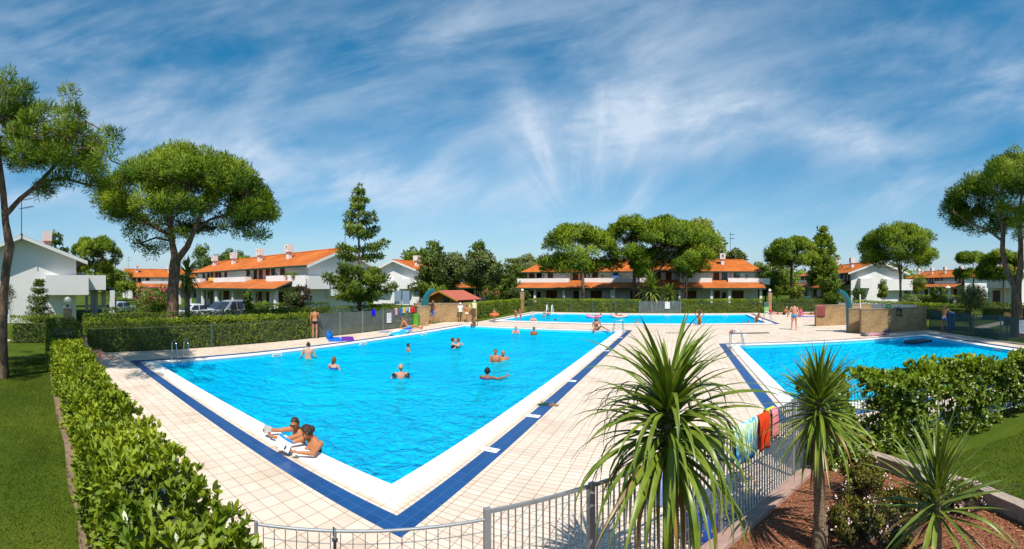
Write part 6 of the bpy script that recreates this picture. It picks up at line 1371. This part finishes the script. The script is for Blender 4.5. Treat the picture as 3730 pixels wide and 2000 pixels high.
def submesh(name, co, nor, faces, sel, off, mat, parent, biggest=False):
    ok = sel[faces].all(1); fs = faces[ok]
    if len(fs) == 0: return None
    if biggest:
        lab = np.arange(len(co)); 
        for _ in range(400):
            m = lab[fs].min(1); new = lab.copy(); np.minimum.at(new, fs.ravel(), np.repeat(m, 4))
            if (new == lab).all(): break
            lab = new[new]
        r_, n_ = np.unique(lab[fs[:, 0]], return_counts=True); fs = fs[lab[fs[:, 0]] == r_[n_.argmax()]]
    ids, inv = np.unique(fs.ravel(), return_inverse=True); off = off[ids][:, None] if isinstance(off, np.ndarray) else off
    me = np_mesh(name, co[ids] + nor[ids] * off, inv.reshape(-1, 4)); me.polygons.foreach_set('use_smooth', np.ones(len(fs), bool)); o = link(name, me, mat, parent); return o
def finish_people():
    tmp = []
    for p in PEOPLE:
        o = bpy.data.objects.new('tmp', body_mesh(p)); COL.objects.link(o); m = o.modifiers.new('r', 'REMESH'); m.mode = 'VOXEL'; m.voxel_size = p['vox'] / (p['h'] / 1.75); m.use_smooth_shade = True
        s = o.modifiers.new('s', 'SMOOTH'); s.factor = .5; s.iterations = 3 if p['vox'] < .012 else 2; tmp.append(o)
    dg = bpy.context.evaluated_depsgraph_get(); dg.update()
    for p, o in zip(PEOPLE, tmp):
        me = bpy.data.meshes.new_from_object(o.evaluated_get(dg)); s = p['h'] / 1.75; nv = len(me.vertices)
        co = np.empty(nv * 3, np.float32); me.vertices.foreach_get('co', co); co = co.reshape(-1, 3).astype(float); nor = np.empty(nv * 3, np.float32); me.vertices.foreach_get('normal', nor); nor = nor.reshape(-1, 3).astype(float)
        faces = np.array([tuple(q.vertices) for q in me.polygons if len(q.vertices) == 4]); reg, t = regions(p, co)
        me.materials.clear(); body = link('person', me, SK[p['skin']]); me.name = 'person'; body.location = p['loc']; body.rotation_euler = (0, R(p['roll']), -p['az']); body.scale = (s, s, s); tag(body, p['label'], 'person', p['group'])
        me.polygons.foreach_set('use_smooth', np.ones(len(me.polygons), bool))
        for nm, rule, mt in p['wear']:
            sel = np.zeros(nv, bool)
            for k_, (a, b) in BR[rule].items(): sel |= (reg == k_) & (t >= a) & (t <= b)
            loose = {'shorts': .016, 'shirt': .018, 'trousers': .016, 'wrap': .025}.get(rule, .006); submesh(nm, co, nor, faces, sel, loose, CL[mt], body, True)
        J = p['J']; Hc, f, up = J['H'], unit(J['f']), unit(J['up']); up = unit(up - f * (f @ up)); rt = np.cross(f, up)
        d = co - Hc; lf, lu, lr = d @ f / .10, d @ up / .118, d @ rt / .078; hd = (np.linalg.norm(d, axis=1) < .17) & (lu > -.75)
        if p['hstyle'] != 'none':
            thr = np.interp(lf, [-1, -.25, .10, .45, .95], [-.62, -.45, .12, .56, .86])
            if p['hstyle'] == 'balding': sel = hd & (lu > thr) & (lu < .62) & (lf < .2)
            else: sel = hd & (lu > thr)
            th = {'short': .010, 'balding': .007, 'long': .020, 'bun': .014, 'curly': .028, 'curlybun': .026, 'bob': .020}.get(p['hstyle'], .012); gg = np.random.default_rng(len(p['label'])); off = th * (1 + .35 * np.sin(co[:, 0] * 90 + 3) * np.sin(co[:, 1] * 80) * np.sin(co[:, 2] * 85)) if th > .012 else th
            hs = submesh('hair', co, nor, faces, sel, off if isinstance(off, np.ndarray) else float(off), HR[p['hair']], body)
            if hs and p['hstyle'] in ('long', 'bun', 'bob', 'curlybun'):
                mb = MB()
                if p['hstyle'] == 'long':
                    e = J['N'] - f * .085 - up * .16; limb(mb, Hc + up * .02 - f * .055, e, [(0, .075), (.35, .085), (.7, .075), (1, .035)], 12)
                    for sg in (-1, 1): limb(mb, Hc + rt * sg * .07 + up * .0, Hc + rt * sg * .085 - up * .17 - f * .01, [(0, .035), (.6, .034), (1, .016)], 8)
                elif p['hstyle'] == 'bob': limb(mb, Hc + up * .02 - f * .045, J['N'] - f * .04 + up * .03, [(0, .080), (.6, .080), (1, .05)], 12)
                else: ellip(mb, Hc - f * .115 + up * .015, rt * (.046 if p['hstyle'] == 'bun' else .058), f * .048, up * (.046 if p['hstyle'] == 'bun' else .060))
                mb.build('hair_length' if 'bun' not in p['hstyle'] else 'hair_bun', HR[p['hair']], hs, 80)
        if p['eyes']:
            for sg in (-1, 1):
                mb = MB(); ellip(mb, Hc + rt * sg * .031 + f * .081 + up * .004, rt * .013, f * .008, up * .006); mb.build('eye', M_iron, body, 80)
                mb = MB(); ellip(mb, Hc + rt * sg * .032 + f * .088 + up * .024, rt * .018, f * .006, up * .004); mb.build('eyebrow', HR[p['hair']], body, 80)
            mb = MB(); ellip(mb, Hc - up * .062 + f * .092, rt * .021, f * .006, up * .007); mb.build('lips', simple('lips', (.36, .10, .085), .5, .1), body, 80)
        p['obj'] = body
    for o in tmp: m = o.data; bpy.data.objects.remove(o); bpy.data.meshes.remove(m)
def fc(x, t=0): return brg(x) + math.pi + R(t)      # facing the camera
def bk(x, t=0): return brg(x) + R(t)
def swim(label, x, yw, yt, az, J=None, h=1.8, d=None, **kw):
    """bather whose waterline is at row yw and whose crown is at row yt"""
    d = d or FO * (H - WZ) / (yw - HOR); ztop = zy(yt, d); q = pd(x, d); person(label, q, az, J or J0(), h=h, z=ztop - h * 1.0, **kw)
def arms_out(J, fwd=.25, zz=1.22, wd=.34):
    for s, n in ((1, 'r'), (-1, 'l')): J['E' + n] = np.array([s * (wd), -.02 + fwd * .3, zz]); J['W' + n] = np.array([s * (wd + .06), fwd, zz - .12])
    return J
# --- bathers in the long pool
swim('broad shouldered man seen from behind, waist deep near the long pool wall', 1123, 1306, 1247, bk(1123, 8), arms_out(J0(), .10, 1.16, .30), skin='pale', hair='dark', wear=[('swim_shorts', 'trunks', 'navy')], vox=.013, fat=1.08)
swim('woman in a blue swimsuit with bunched brown hair, seen from behind', 1216, 1345, 1302, bk(1216, 35), arms_out(J0(), .2, 1.2, .30), h=1.72, skin='pale', hair='auburn', hstyle='bob', wear=[('swimsuit', 'onepiece', 'blue')], sex='f', vox=.012)
swim('boy with dark wet hair, only head and neck above the water', 1487, 1279, 1251, bk(1487, 75), arms_out(J0(), .3, 1.1, .3), h=1.6, skin='tan', hair='black', vox=.014)
swim('blond woman leaning on a black pool noodle, seen from behind', 1460, 1378, 1328, bk(1460, -6), arms_out(J0(), .12, 1.25, .34), h=1.72, skin='pink', hair='blond', hstyle='bun', wear=[('swimsuit', 'briefs', 'black')], sex='f', vox=.011)
J = J0(); seth(J, Er=(.22, .25, 1.34), Wr=(.02, .42, 1.45), El=(-.24, .22, 1.3), Wl=(-.02, .44, 1.38)); swim('dark haired woman hugging a man in the long pool', 1650, 1268, 1231, bk(1650, 78), J, h=1.72, skin='pale', hair='dark', hstyle='bun', sex='f', wear=[('swimsuit', 'onepiece', 'black')], vox=.014)
J = J0(); seth(J, Er=(.26, .18, 1.25), Wr=(.05, .36, 1.2), El=(-.26, .18, 1.25), Wl=(-.06, .36, 1.18)); swim('reddish skinned man embracing a woman in the long pool', 1669, 1267, 1232, bk(1669, -80), J, h=1.82, skin='pink', hair='brown', wear=[('swim_shorts', 'trunks', 'navy')], vox=.014)
swim('slim boy with black hair beside a balding man, facing the camera', 1805, 1320, 1272, fc(1805, 5), arms_out(J0(), .12, 1.14, .26), h=1.62, skin='orange', hair='black', vox=.011, eyes=True)
J = J0(); seth(J, Er=(.34, .12, 1.28), Wr=(.50, .22, 1.22)); swim('balding sunburnt man beside the slim boy, facing the camera', 1832, 1311, 1277, fc(1832, -8), J, h=1.8, skin='orange', hair='grey', hstyle='balding', vox=.011, eyes=True, fat=1.1)
J = lean(J0(), 38); seth(J, H=J['H'] + np.array([0, -.05, .04]), Er=(.42, .30, 1.30), Wr=(.66, .44, 1.38), El=(-.3, .35, 1.2), Wl=(-.35, .6, 1.1), Kr=(.2, -.35, .62), Ar=(.28, -.75, .72), Kl=(-.22, -.32, .6), Al=(-.30, -.72, .62), Fr=(0, -1, -.3), Fl=(0, -1, -.3), f=(0, 1, .1))
q = pt(1763, 1388, WZ); person('dark haired swimmer in a black swimsuit stretching one arm out', q, bk(1763, 18), J, h=1.72, z=zy(1343, Vector((q.x, q.y)).length) - 1.66, skin='brown', hair='black', hstyle='curly', sex='f', wear=[('swimsuit', 'onepiece', 'navy')], vox=.011)
J = J0(); seth(J, Er=(.26, .2, 1.18), Wr=(.07, .30, 1.42), El=(-.26, .2, 1.18), Wl=(-.07, .30, 1.42)); swim('light haired bather with hands held to the mouth', 1879, 1213, 1189, fc(1879), J, h=1.7, skin='pink', hair='blond', vox=.016)
swim('dark tanned bather with cropped hair near the far edge of the long pool', 1945, 1220, 1191, fc(1945, -5), arms_out(J0(), .15, 1.12, .22), h=1.75, skin='brown', hair='black', vox=.016)
# the readers leaning on the near edge
azr = math.atan2(-U.x, -U.y); root_w = pt(1166, 1672, .10) + V * .50 + U * .31
J = J0(); seth(J, Sl=(-.185, .03, 1.44), Sr=(.185, .05, 1.45), C=(0, .03, 1.33), N=(.0, .05, 1.50), H=(.05, .16, 1.615), f=(.62, .72, -.42), up=(.15, .35, .95), El=(-.33, .31, 1.375), Wl=(-.12, .52, 1.385), Er=(.30, .40, 1.38), Wr=(.30, .60, 1.40), Dl=(.75, .62, .12), Dr=(-.1, .9, .35), Ql=(0, 0, 1), Qr=(-1, 0, .2))
J['curl'] = .9; hw = 1.78; zr = .11 - 1.345 * hw / 1.75
person('dark haired woman leaning on the pool edge reading a blue and white magazine', root_w, azr, J, h=hw, z=zr, skin='orange', hair='dark', hstyle='curlybun', sex='f', wear=[('bikini_top', 'top', 'black')], vox=.0085, eyes=True)
root_m = root_w + V * .56 + U * .06
J = J0(); seth(J, Sl=(-.17, .06, 1.44), Sr=(.19, .0, 1.44), C=(0, .03, 1.33), N=(0, .04, 1.50), H=(-.01, .13, 1.615), f=(-.30, .90, -.30), up=(0, .3, .95), El=(-.06, .38, 1.38), Wl=(.19, .50, 1.38), Er=(.40, .22, 1.39), Wr=(.50, .45, 1.41), Dl=(.95, .2, .1), Dr=(-.1, .95, .25), Ql=(0, 0, 1), Qr=(-1, 0, .2)); J['curl'] = .9
person('man in dark sunglasses leaning on the pool edge reading a paperback', root_m, azr, J, h=hw, z=zr, skin='orange', hair='dark', wear=[('swim_shorts', 'trunks', 'navy')], vox=.0085)
READ_M = PEOPLE[-1]
# --- people on the deck
J = sit(.40, .14, .42, -.30, 18); seth(J, Wr=(.28, .02, .02), Er=(.27, -.06, .28), Wl=(-.28, .02, .02), El=(-.27, -.06, .28)); person('tanned girl sitting at the far corner of the long pool, legs in the water', uv(22.58, 10.75), azr, J, h=1.55, z=.05, skin='brown', hair='black', hstyle='bob', sex='f', wear=[('bikini_top', 'top', 'teal'), ('bikini_bottom', 'briefs', 'white')], vox=.017)
p_ = on_u(2172, BU + 22.60); J = sit(.40, .20, .40, -.32, 8); seth(J, Kl=(-.34, .30, .34), Al=(-.78, .36, .08), Fl=(-1, .3, .1), Er=(.24, .05, .30), Wr=(.14, .26, .22), El=(-.30, .18, .42), Wl=(-.22, .32, .70)); person('woman in a red bikini sitting at the far pool corner, one leg in the water', p_, azr - R(8), J, h=1.78, z=.05, skin='tan', hair='black', hstyle='long', sex='f', wear=[('bikini_top', 'top', 'red'), ('bikini_bottom', 'briefs', 'red')], vox=.016, eyes=True)
def stand(label, x, yf, yt, az, J=None, z=.014, **kw):
    q = pt(x, yf); d = q.length; d = math.hypot(q.x, q.y); h = (zy(yt, d)) * 1.0; person(label, q, az, J or J0(), h=h, z=z, **kw); return q
J = J0(); seth(J, El=(-.24, -.02, 1.16), Er=(.26, .10, 1.16), Wr=(.22, .30, 1.22), f=(.2, 1, -.2)); stand('woman in a black bikini standing on the deck, seen from behind', 1147, 1234, 1121, bk(1147, 6), J, skin='tan', hair='brown', hstyle='bun', sex='f', wear=[('bikini_bottom', 'briefs', 'black'), ('bikini_top', 'top', 'orange')], vox=.013)
CL_skinstrap = None
J = sit(.46, .12, .86, .06, -38, seat=.11); seth(J, Kr=(.10, .44, .24), Ar=(.10, .82, .06), Kl=(-.10, .46, .13), Al=(-.10, .90, .06), Er=(.27, -.40, .28), Wr=(.24, -.56, .05), El=(-.26, -.30, .30), Wl=(-.26, -.42, .05), f=(0, 1, .1), up=(0, 0, 1), Fr=(0, .3, 1), Fl=(0, .3, 1)); person('tanned man in blue shorts reclining on the deck below the towels', pt(1487, 1199), bk(1487, 96), J, h=1.85, z=.03, skin='orange', hair='brown', wear=[('swim_shorts', 'trunks', 'sky')], vox=.015)
J = J0(); seth(J, Er=(.42, .10, 1.36), Wr=(.68, .16, 1.38), Ar=(.14, .05, .085), Al=(-.06, -.08, .085)); stand('man in patterned blue shorts holding the teal shower column', 1577, 1181, 1095, fc(1577, 14), J, skin='tan', hair='brown', wear=[('swim_shorts', 'shorts', 'print')], vox=.017)
J = J0(); seth(J, Er=(.24, .12, 1.18), Wr=(.10, .28, 1.12), El=(-.24, .12, 1.18), Wl=(-.12, .30, 1.14)); q19 = stand('man in a white shirt and white cap by the brick wall', 1677, 1174, 1104, bk(1677, -25), J, skin='tan', hair='white', wear=[('shirt', 'shirt', 'white'), ('trousers', 'trousers', 'khaki'), ], vox=.018)
J = J0(); seth(J, El=(-.24, .12, 1.18), Wl=(-.16, .30, 1.16)); stand('girl in white bikini briefs beside the man in the white shirt', 1700, 1175, 1112, bk(1700, 10), J, skin='orange', hair='dark', sex='f', wear=[('bikini_bottom', 'briefs', 'white')], vox=.018)
J = arms_out(J0(), .12, 1.2, .32); stand('child carrying an orange swim ring round the waist', 1801, 1175, 1127, bk(1801, 20), J, skin='tan', hair='blond', vox=.018); RING = PEOPLE[-1]
J = lean(J0(), 6); stand('woman in a black bikini at the far pool corner facing her companion', 1879, 1169, 1126, fc(1879, 30), J, skin='orange', hair='dark', hstyle='bob', sex='f', wear=[('bikini_bottom', 'briefs', 'black'), ('bikini_top', 'top', 'black')], vox=.018)
J = lean(J0(), 20); seth(J, Er=(.22, .2, 1.12), Wr=(.12, .36, 1.0)); stand('woman in a pale bikini bending at the far pool corner', 1897, 1169, 1123, fc(1897, 55), J, skin='tan', hair='dark', hstyle='bun', sex='f', wear=[('bikini_bottom', 'briefs', 'white'), ('bikini_top', 'top', 'grey')], vox=.018)
# --- far pool
dn = math.hypot(on_u(1943, BU + 28.8).x, on_u(1943, BU + 28.8).y)
J = J0(); seth(J, Er=(.30, .14, 1.2), Wr=(.06, .26, 1.2), El=(-.30, .14, 1.2), Wl=(-.06, .28, 1.16)); swim('pink skinned man with folded arms at the edge of the far pool', 1943, 1175, 1148, fc(1943), J, d=dn, skin='pink', hair='grey', hstyle='balding', vox=.02, fat=1.1)
dn = on_u(2023, BU + 28.7); swim('brown haired head seen from behind at the edge of the far pool', 2023, 1175, 1160, bk(2023), d=math.hypot(dn.x, dn.y), skin='tan', hair='auburn', vox=.02)
swim('child in the far pool beside the white ladder', 1981, 1154, 1139, bk(1981, 30), h=1.5, d=42.5, skin='tan', hair='dark', vox=.022); J = J0(); seth(J, Er=(.3, .2, 1.4), Wr=(.34, .36, 1.62), El=(-.3, .2, 1.4), Wl=(-.34, .36, 1.62)); swim('bather holding the white ladder rails of the far pool', 1996, 1148, 1131, bk(1996), J, d=44.2, skin='orange', hair='auburn', wear=[('swimsuit', 'onepiece', 'blue')], sex='f', vox=.022)
def prone(hz=.14):
    J = J0(); J = shift(J, -.95); seth(J, P=(0, 0, hz), C=(0, .38, hz + .05), N=(0, .53, hz + .10), H=(0, .64, hz + .20), Sr=(.18, .46, hz + .07), Sl=(-.18, .46, hz + .07), Er=(.32, .58, hz + .0), Wr=(.18, .76, hz + .02), El=(-.32, .58, hz), Wl=(-.18, .76, hz + .02), Tr=(.09, -.03, hz - .02), Tl=(-.09, -.03, hz - .02), Kr=(.10, -.45, hz - .02), Kl=(-.10, -.45, hz - .02), Ar=(.09, -.86, hz), Al=(-.09, -.86, hz), Fr=(0, -.9, -.4), Fl=(0, -.9, -.4), f=(0, .9, -.1), up=(0, .1, 1)); return J
person('child lying on the pink air mattress in the far pool', pt(2170, 1157, WZ), bk(2170, 95), prone(.16), h=1.45, z=WZ + .05, skin='tan', hair='dark', wear=[('swim_shorts', 'briefs', 'blue')], vox=.02)
person('child lying across the pink and orange air mattress in the far pool', pt(2262, 1156, WZ), bk(2262, -80), prone(.17), h=1.4, z=WZ + .05, skin='tan', hair='black', wear=[('swim_shorts', 'briefs', 'navy')], vox=.02)
for x, yt, lb, hr, t in ((2320, 1162, 'dark haired head above the far pool right of the air mattresses', 'black', 20), (2527, 1174, 'head just above the pool edge beside the woman with raised arms', 'brown', 10), (2709, 1172, 'lower of two dark heads at the corner of the far pool', 'dark', 0), (2725, 1165, 'dark haired head at the corner of the far pool below the climbing person', 'black', -20)):
    dn = on_u(x, BU + 28.75); dd = math.hypot(dn.x, dn.y); swim(lb, x, 1175, yt, fc(x, t), d=dd, h=1.6, skin='tan', hair=hr, vox=.02)
J = sit(.36, .42, .40, .06, 22, seat=.12); seth(J, Er=(.34, .16, .78), Wr=(.16, .12, .98), El=(-.34, .16, .78), Wl=(-.16, .12, .98), f=(.2, .8, -.5)); q = on_u(2549, BU + 27.8); person('tanned woman crouching on the far pool edge with both arms raised to her hair', q, fc(2549, 8), J, h=1.8, z=.05, skin='orange', hair='auburn', hstyle='bob', sex='f', wear=[('bikini_bottom', 'briefs', 'sky'), ('bikini_top', 'top', 'sky')], vox=.018)
J = lean(J0(), 52); seth(J, Er=(.34, .42, 1.0), Wr=(.40, .62, .78), El=(-.34, .42, 1.0), Wl=(-.38, .62, .78), Kr=(.11, .22, .52), Ar=(.11, .0, .09), Kl=(-.11, .18, .50), Al=(-.11, -.1, .09), f=(0, .9, -.4)); q = on_u(2753, BU + 28.5); person('person in a bikini climbing out of the far pool by the ladder', q, fc(2753, -28), J, h=1.72, z=zy(1142, math.hypot(q.x, q.y)) - 1.40, skin='tan', hair='auburn', hstyle='bob', sex='f', wear=[('bikini_bottom', 'briefs', 'grey'), ('bikini_top', 'top', 'grey')], vox=.018)
J = J0(); seth(J, Er=(.29, -.04, 1.16), Wr=(.34, .02, .92), El=(-.31, -.04, 1.16), Wl=(-.42, .02, .93), Kr=(.12, .02, .5), Ar=(.13, -.02, .085), Kl=(-.13, .02, .5), Al=(-.18, .0, .085), Fl=(-.5, 1, 0)); stand('stout man in light blue briefs standing on the pale deck, seen from behind', 2893, 1202, 1104, bk(2893, 6), J, skin='pink', hair='dark', wear=[('swim_briefs', 'briefs', 'sky')], vox=.015, fat=1.22)
person('sunbather lying on the deck beside the red bag', pt(2832, 1146), bk(2832, -95), prone(.14), h=1.7, z=.02, skin='pink', hair='brown', wear=[('swim_shorts', 'briefs', 'navy')], vox=.022)
J = sit(.36, .40, .52, .06, 28, seat=.12); seth(J, Wr=(.2, .42, .42), Wl=(-.2, .42, .42), Er=(.3, .26, .34), El=(-.3, .26, .34)); person('white haired man sitting with knees drawn up among the sunbathers', pt(2856, 1147), bk(2856, 120), J, h=1.8, z=.02, skin='orange', hair='white', wear=[('swim_shorts', 'trunks', 'black')], vox=.02, fat=1.1)
J = sit(.44, .14, .80, .06, 15, seat=.12); seth(J, f=(.2, .9, -.3)); person('woman wrapped in a pink towel sitting behind the standing man', pt(2918, 1150), fc(2918, 30), J, h=1.8, z=.02, skin='orange', hair='auburn', hstyle='bob', sex='f', wear=[('towel_wrap', 'wrap', 'pink')], vox=.02)
person('sunbather in black lying on the orange towel', pt(2955, 1147), bk(2955, 95), prone(.14), h=1.7, z=.03, skin='tan', hair='black', sex='f', wear=[('bikini_bottom', 'briefs', 'black'), ('bikini_top', 'top', 'black')], vox=.022)
J = lean(J0(), 8); seth(J, Er=(.34, .26, 1.30), Wr=(.52, .42, 1.26), El=(-.10, .26, 1.26), Wl=(.22, .42, 1.22), Kr=(.26, .18, .52), Ar=(.02, .0, .12), f=(.5, .9, 0)); stand('blond boy in patterned briefs leaning on the dark mesh fence', 3440, 1213, 1112, bk(3440, 10), J, skin='orange', hair='blond', wear=[('swim_briefs', 'briefs', 'printb')], vox=.014)
person('child in blue shorts and pale shirt beyond the dark mesh fence', pd(3477, 50), fc(3477), J0(), h=1.45, z=0, skin='tan', hair='dark', wear=[('shirt', 'shirt', 'grey'), ('shorts', 'shorts', 'blue')], vox=.02)
q = pd(3241, 29.5); person('dark haired person standing behind the long brick wall', q, fc(3241, 15), J0(), h=zy(1109, 29.5), z=.01, skin='orange', hair='dark', vox=.018, sex='f', hstyle='bob', wear=[('swimsuit', 'onepiece', 'black')])
q = pd(1550, 36.5); person('bather behind the shower wing wall, partly hidden by the teal column', q, fc(1550), J0(), h=1.78, z=.01, skin='pink', hair='brown', vox=.02, wear=[('swim_shorts', 'trunks', 'red')])
# seated reader half hidden by the big hedge
J = sit(.46, .52, .74, .16, -14, seat=.44); seth(J, Kr=(.04, .46, .60), Ar=(-.02, .88, .36), Kl=(-.10, .46, .48), Al=(-.10, .50, .08), Fr=(0, .9, -.3), f=(0, 1, -.1), Er=(.24, .10, .62), Wr=(.12, .36, .66), El=(-.24, .10, .62), Wl=(-.12, .36, .66))
qc = pt(322, 1340); person('person sitting cross legged on a chair, mostly hidden by the big leaved hedge', qc, bk(340, 82), J, h=1.75, z=.0, skin='pale', hair='auburn', hstyle='bob', sex='f', wear=[('swimsuit', 'onepiece', 'black')], vox=.013)
finish_people()
# things they hold or wear
def near(o, a): m = o.matrix_world if False else Matrix.LocRotScale(o.location, o.rotation_euler, o.scale); return m @ Vector(a)
def book(label, p, az, pitch, roll, w, h, cover, blue=None, title=False):
    """open book: covers face local +y, pages face the reader at -y"""
    r = empty('open_book', p, 0, label, 'book'); r.rotation_mode = 'XYZ'; r.rotation_euler = (Matrix.Rotation(-az, 3, 'Z') @ Matrix.Rotation(R(pitch), 3, 'X') @ Matrix.Rotation(R(roll), 3, 'Y')).to_euler()
    ca, sa = math.cos(.30), math.sin(.30)
    def plate(nm, s, x, y, z, hw_, t, hh, m): MB().obox((s * x * ca + s * 0, -x * sa + y, z), (hw_ * ca, -s * hw_ * sa, 0), (s * t * sa, t * ca, 0), (0, 0, hh)).build(nm, m, r)
    for s in (-1, 1):
        plate('cover', s, w / 2, 0, 0, w / 2, .004, h / 2, cover); plate('pages', s, w / 2, -.0105, 0, w / 2 * .94, .004, h / 2 * .95, M_page)
        if blue: plate('cover_band', s, w / 2, .0062, h * .40, w / 2 * .97, .0012, h * .095, blue)
    if title:
        for zz, ww in ((.20, .30), (.11, .22)): plate('lettering', -1, w / 2, .0062, h * zz, w * ww, .001, h * .018, simple('pale_blue_print', (.35, .45, .65), .7))
        mb = MB(); ellip(mb, np.array((-w * .42 * ca, -w * .42 * sa + .008, -h * .22)), np.array((w * .10, .03 * w, 0)), np.array((0, .003, 0)), np.array((0, 0, h * .2))); mb.build('cover_picture', M_dark, r, 60)
    return r
M_page = simple('paper_page', (.78, .76, .70), .8, .04); M_mag = simple('white_magazine_cover', (.76, .76, .80), .4, .04); M_magb = simple('magazine_blue', (.01, .22, .58), .4, .08); M_pb = simple('grey_paperback_cover', (.46, .44, .41), .6, .18, 14)
ow, om = [p['obj'] for p in PEOPLE if 'magazine' in p['label']][0], READ_M['obj']
book('white magazine with a blue band held by the woman at the pool edge', near(ow, (.12, .64, 1.495)), fc(1085) + R(14), 16, -24, .155, .225, M_mag, M_magb, True)
book('grey paperback held by the man in sunglasses at the pool edge', near(om, (.38, .53, 1.47)), fc(1010) + R(40), 10, -4, .10, .155, M_pb)
J = READ_M['J']; Hc, f, up = J['H'], unit(J['f']), unit(J['up']); up = unit(up - f * (f @ up)); rt = np.cross(f, up)
mb = MB(); [ellip(mb, Hc + rt * s * .034 + f * .092 + up * .004, rt * .031, f * .010, up * .021) for s in (-1, 1)]
limb(mb, Hc - rt * .03 + f * .100 + up * .012, Hc + rt * .03 + f * .100 + up * .012, [(0, .006), (1, .006)], 6); [limb(mb, Hc + rt * s * .064 + f * .085 + up * .010, Hc + rt * s * .082 - f * .005 + up * .012, [(0, .006), (1, .004)], 6) for s in (-1, 1)]
mb.build('sunglasses', simple('black_lens', (.008, .006, .006), .12, .1, spec=.8), om, 60)
mb = MB(); ellip(mb, Hc - up * .062 + f * .092, rt * .022, f * .006, up * .006); mb.build('lips', simple('lips', (.36, .10, .085), .5, .1), om, 80)
# black pool noodle round the blond woman, swim ring on the child, cap
ob = [p for p in PEOPLE if 'noodle' in p['label']][0]; r = empty('pool_noodle', (ob['loc'].x, ob['loc'].y, WZ), -ob['az'], 'black pool noodle curved under the arms of the blond woman', 'pool toy')
MB().tube([(.26 * math.cos(a) * 1.05, -.02 + .30 * math.sin(a), .03 + .10 * (1 - math.sin(a))) for a in np.linspace(-.5, math.pi + .5, 16)], .045, 10).build('foam', simple('black_foam', (.012, .013, .015), .7), r, 70)
hR = RING['h']; r = empty('swim_ring', (RING['loc'].x, RING['loc'].y, RING['loc'].z + hR * .60), 0, 'orange swim ring round the waist of the child', 'swim ring'); mb = MB(); n, m = 24, 10; Rr, rr = .30, .10
vs = [((Rr + rr * math.cos(b)) * math.cos(a), (Rr + rr * math.cos(b)) * math.sin(a), rr * math.sin(b)) for a in np.linspace(0, 2 * math.pi, n + 1)[:-1] for b in np.linspace(0, 2 * math.pi, m + 1)[:-1]]
mb.add(vs, [(i * m + j, i * m + (j + 1) % m, ((i + 1) % n) * m + (j + 1) % m, ((i + 1) % n) * m + j) for i in range(n) for j in range(m)]); mb.build('tube', simple('orange_vinyl', (.80, .13, .015), .35, .06, spec=.6), r, 80)
MB().lathe([(.012, .095), (.012, .125)], 8, (Rr, 0, 0)).build('valve', M_white, r)
pc = [p for p in PEOPLE if 'white cap' in p['label']][0]; Hc = pc['J']['H']; mb = MB(); ellip(mb, Hc + np.array([0, -.01, .055]), np.array([.092, 0, 0]), np.array([0, .112, 0]), np.array([0, 0, .078])); ellip(mb, Hc + np.array([0, .115, .045]), np.array([.07, 0, 0]), np.array([0, .07, 0]), np.array([0, 0, .010])); mb.build('cap', CL['white'], pc['obj'], 60)
# blue inflatable the boy leans on, tangled towel, things on the wall, the hidden chair, the white ladder
lb = on_v(3464, BV - 20.22); q = uv(17.1, -20.18); r = lilo('blue inflatable mat propped against the dark mesh fence beside the blond boy', pt(3464, 1213), math.atan2(U.y, U.x), 1.3, .55, [('inflatable_blue', (.02, .13, .42)), ('inflatable_sky', (.05, .28, .55))], .72); r.rotation_euler = (0, R(-84), -brg(3464) + R(90)); 
mat_towel('purple towel at the foot of the dark mesh fence beside the blond boy', pt(3458, 1212), ru, .5, .4, cloth('purple_rag', (.12, .05, .30)))
bag('green and black bag resting on top of the long brick wall', uv(18.75, -17.0), rv, .42, .24, .2, cloth('green_bag', (.02, .28, .08), (.02, .02, .02), 4, 'dots')); bpy.context.view_layer.update()
[o for o in bpy.data.objects if o.get('label', '').startswith('green and black bag')][0].location = uv(18.76, -17.3, 1.615)
r = empty('garden_chair', qc, -bk(340, 82), 'pale garden chair hidden behind the big leaved hedge', 'chair'); M_ch = simple('pale_canvas', (.45, .52, .55), .8)
MB().box(-.24, -.20, .34, .24, .26, .37).build('seat', M_ch, r); MB().obox((0, -.28, .66), (.24, 0, 0), (0, .012, .003), (0, -.08, .30)).build('backrest', M_ch, r)
for x in (-.22, .22):
    for y in (-.18, .24): MB().tube([(x, y, 0), (x, y, .34)], .014, 6).build('leg', M_grey, r)
r = empty('pool_ladder', on_u(2001, BU + 38.4), ROT, 'white handrails standing at the far side of the far pool', 'ladder', 'pool ladders and rails')
for y in (-.30, .30): MB().tube([(-.15, y, -.6), (-.15, y, .3), (-.05, y, .85), (.15, y, .95), (.35, y, .75), (.4, y, .05)], .04, 8).build('rail', M_white, r, 60)
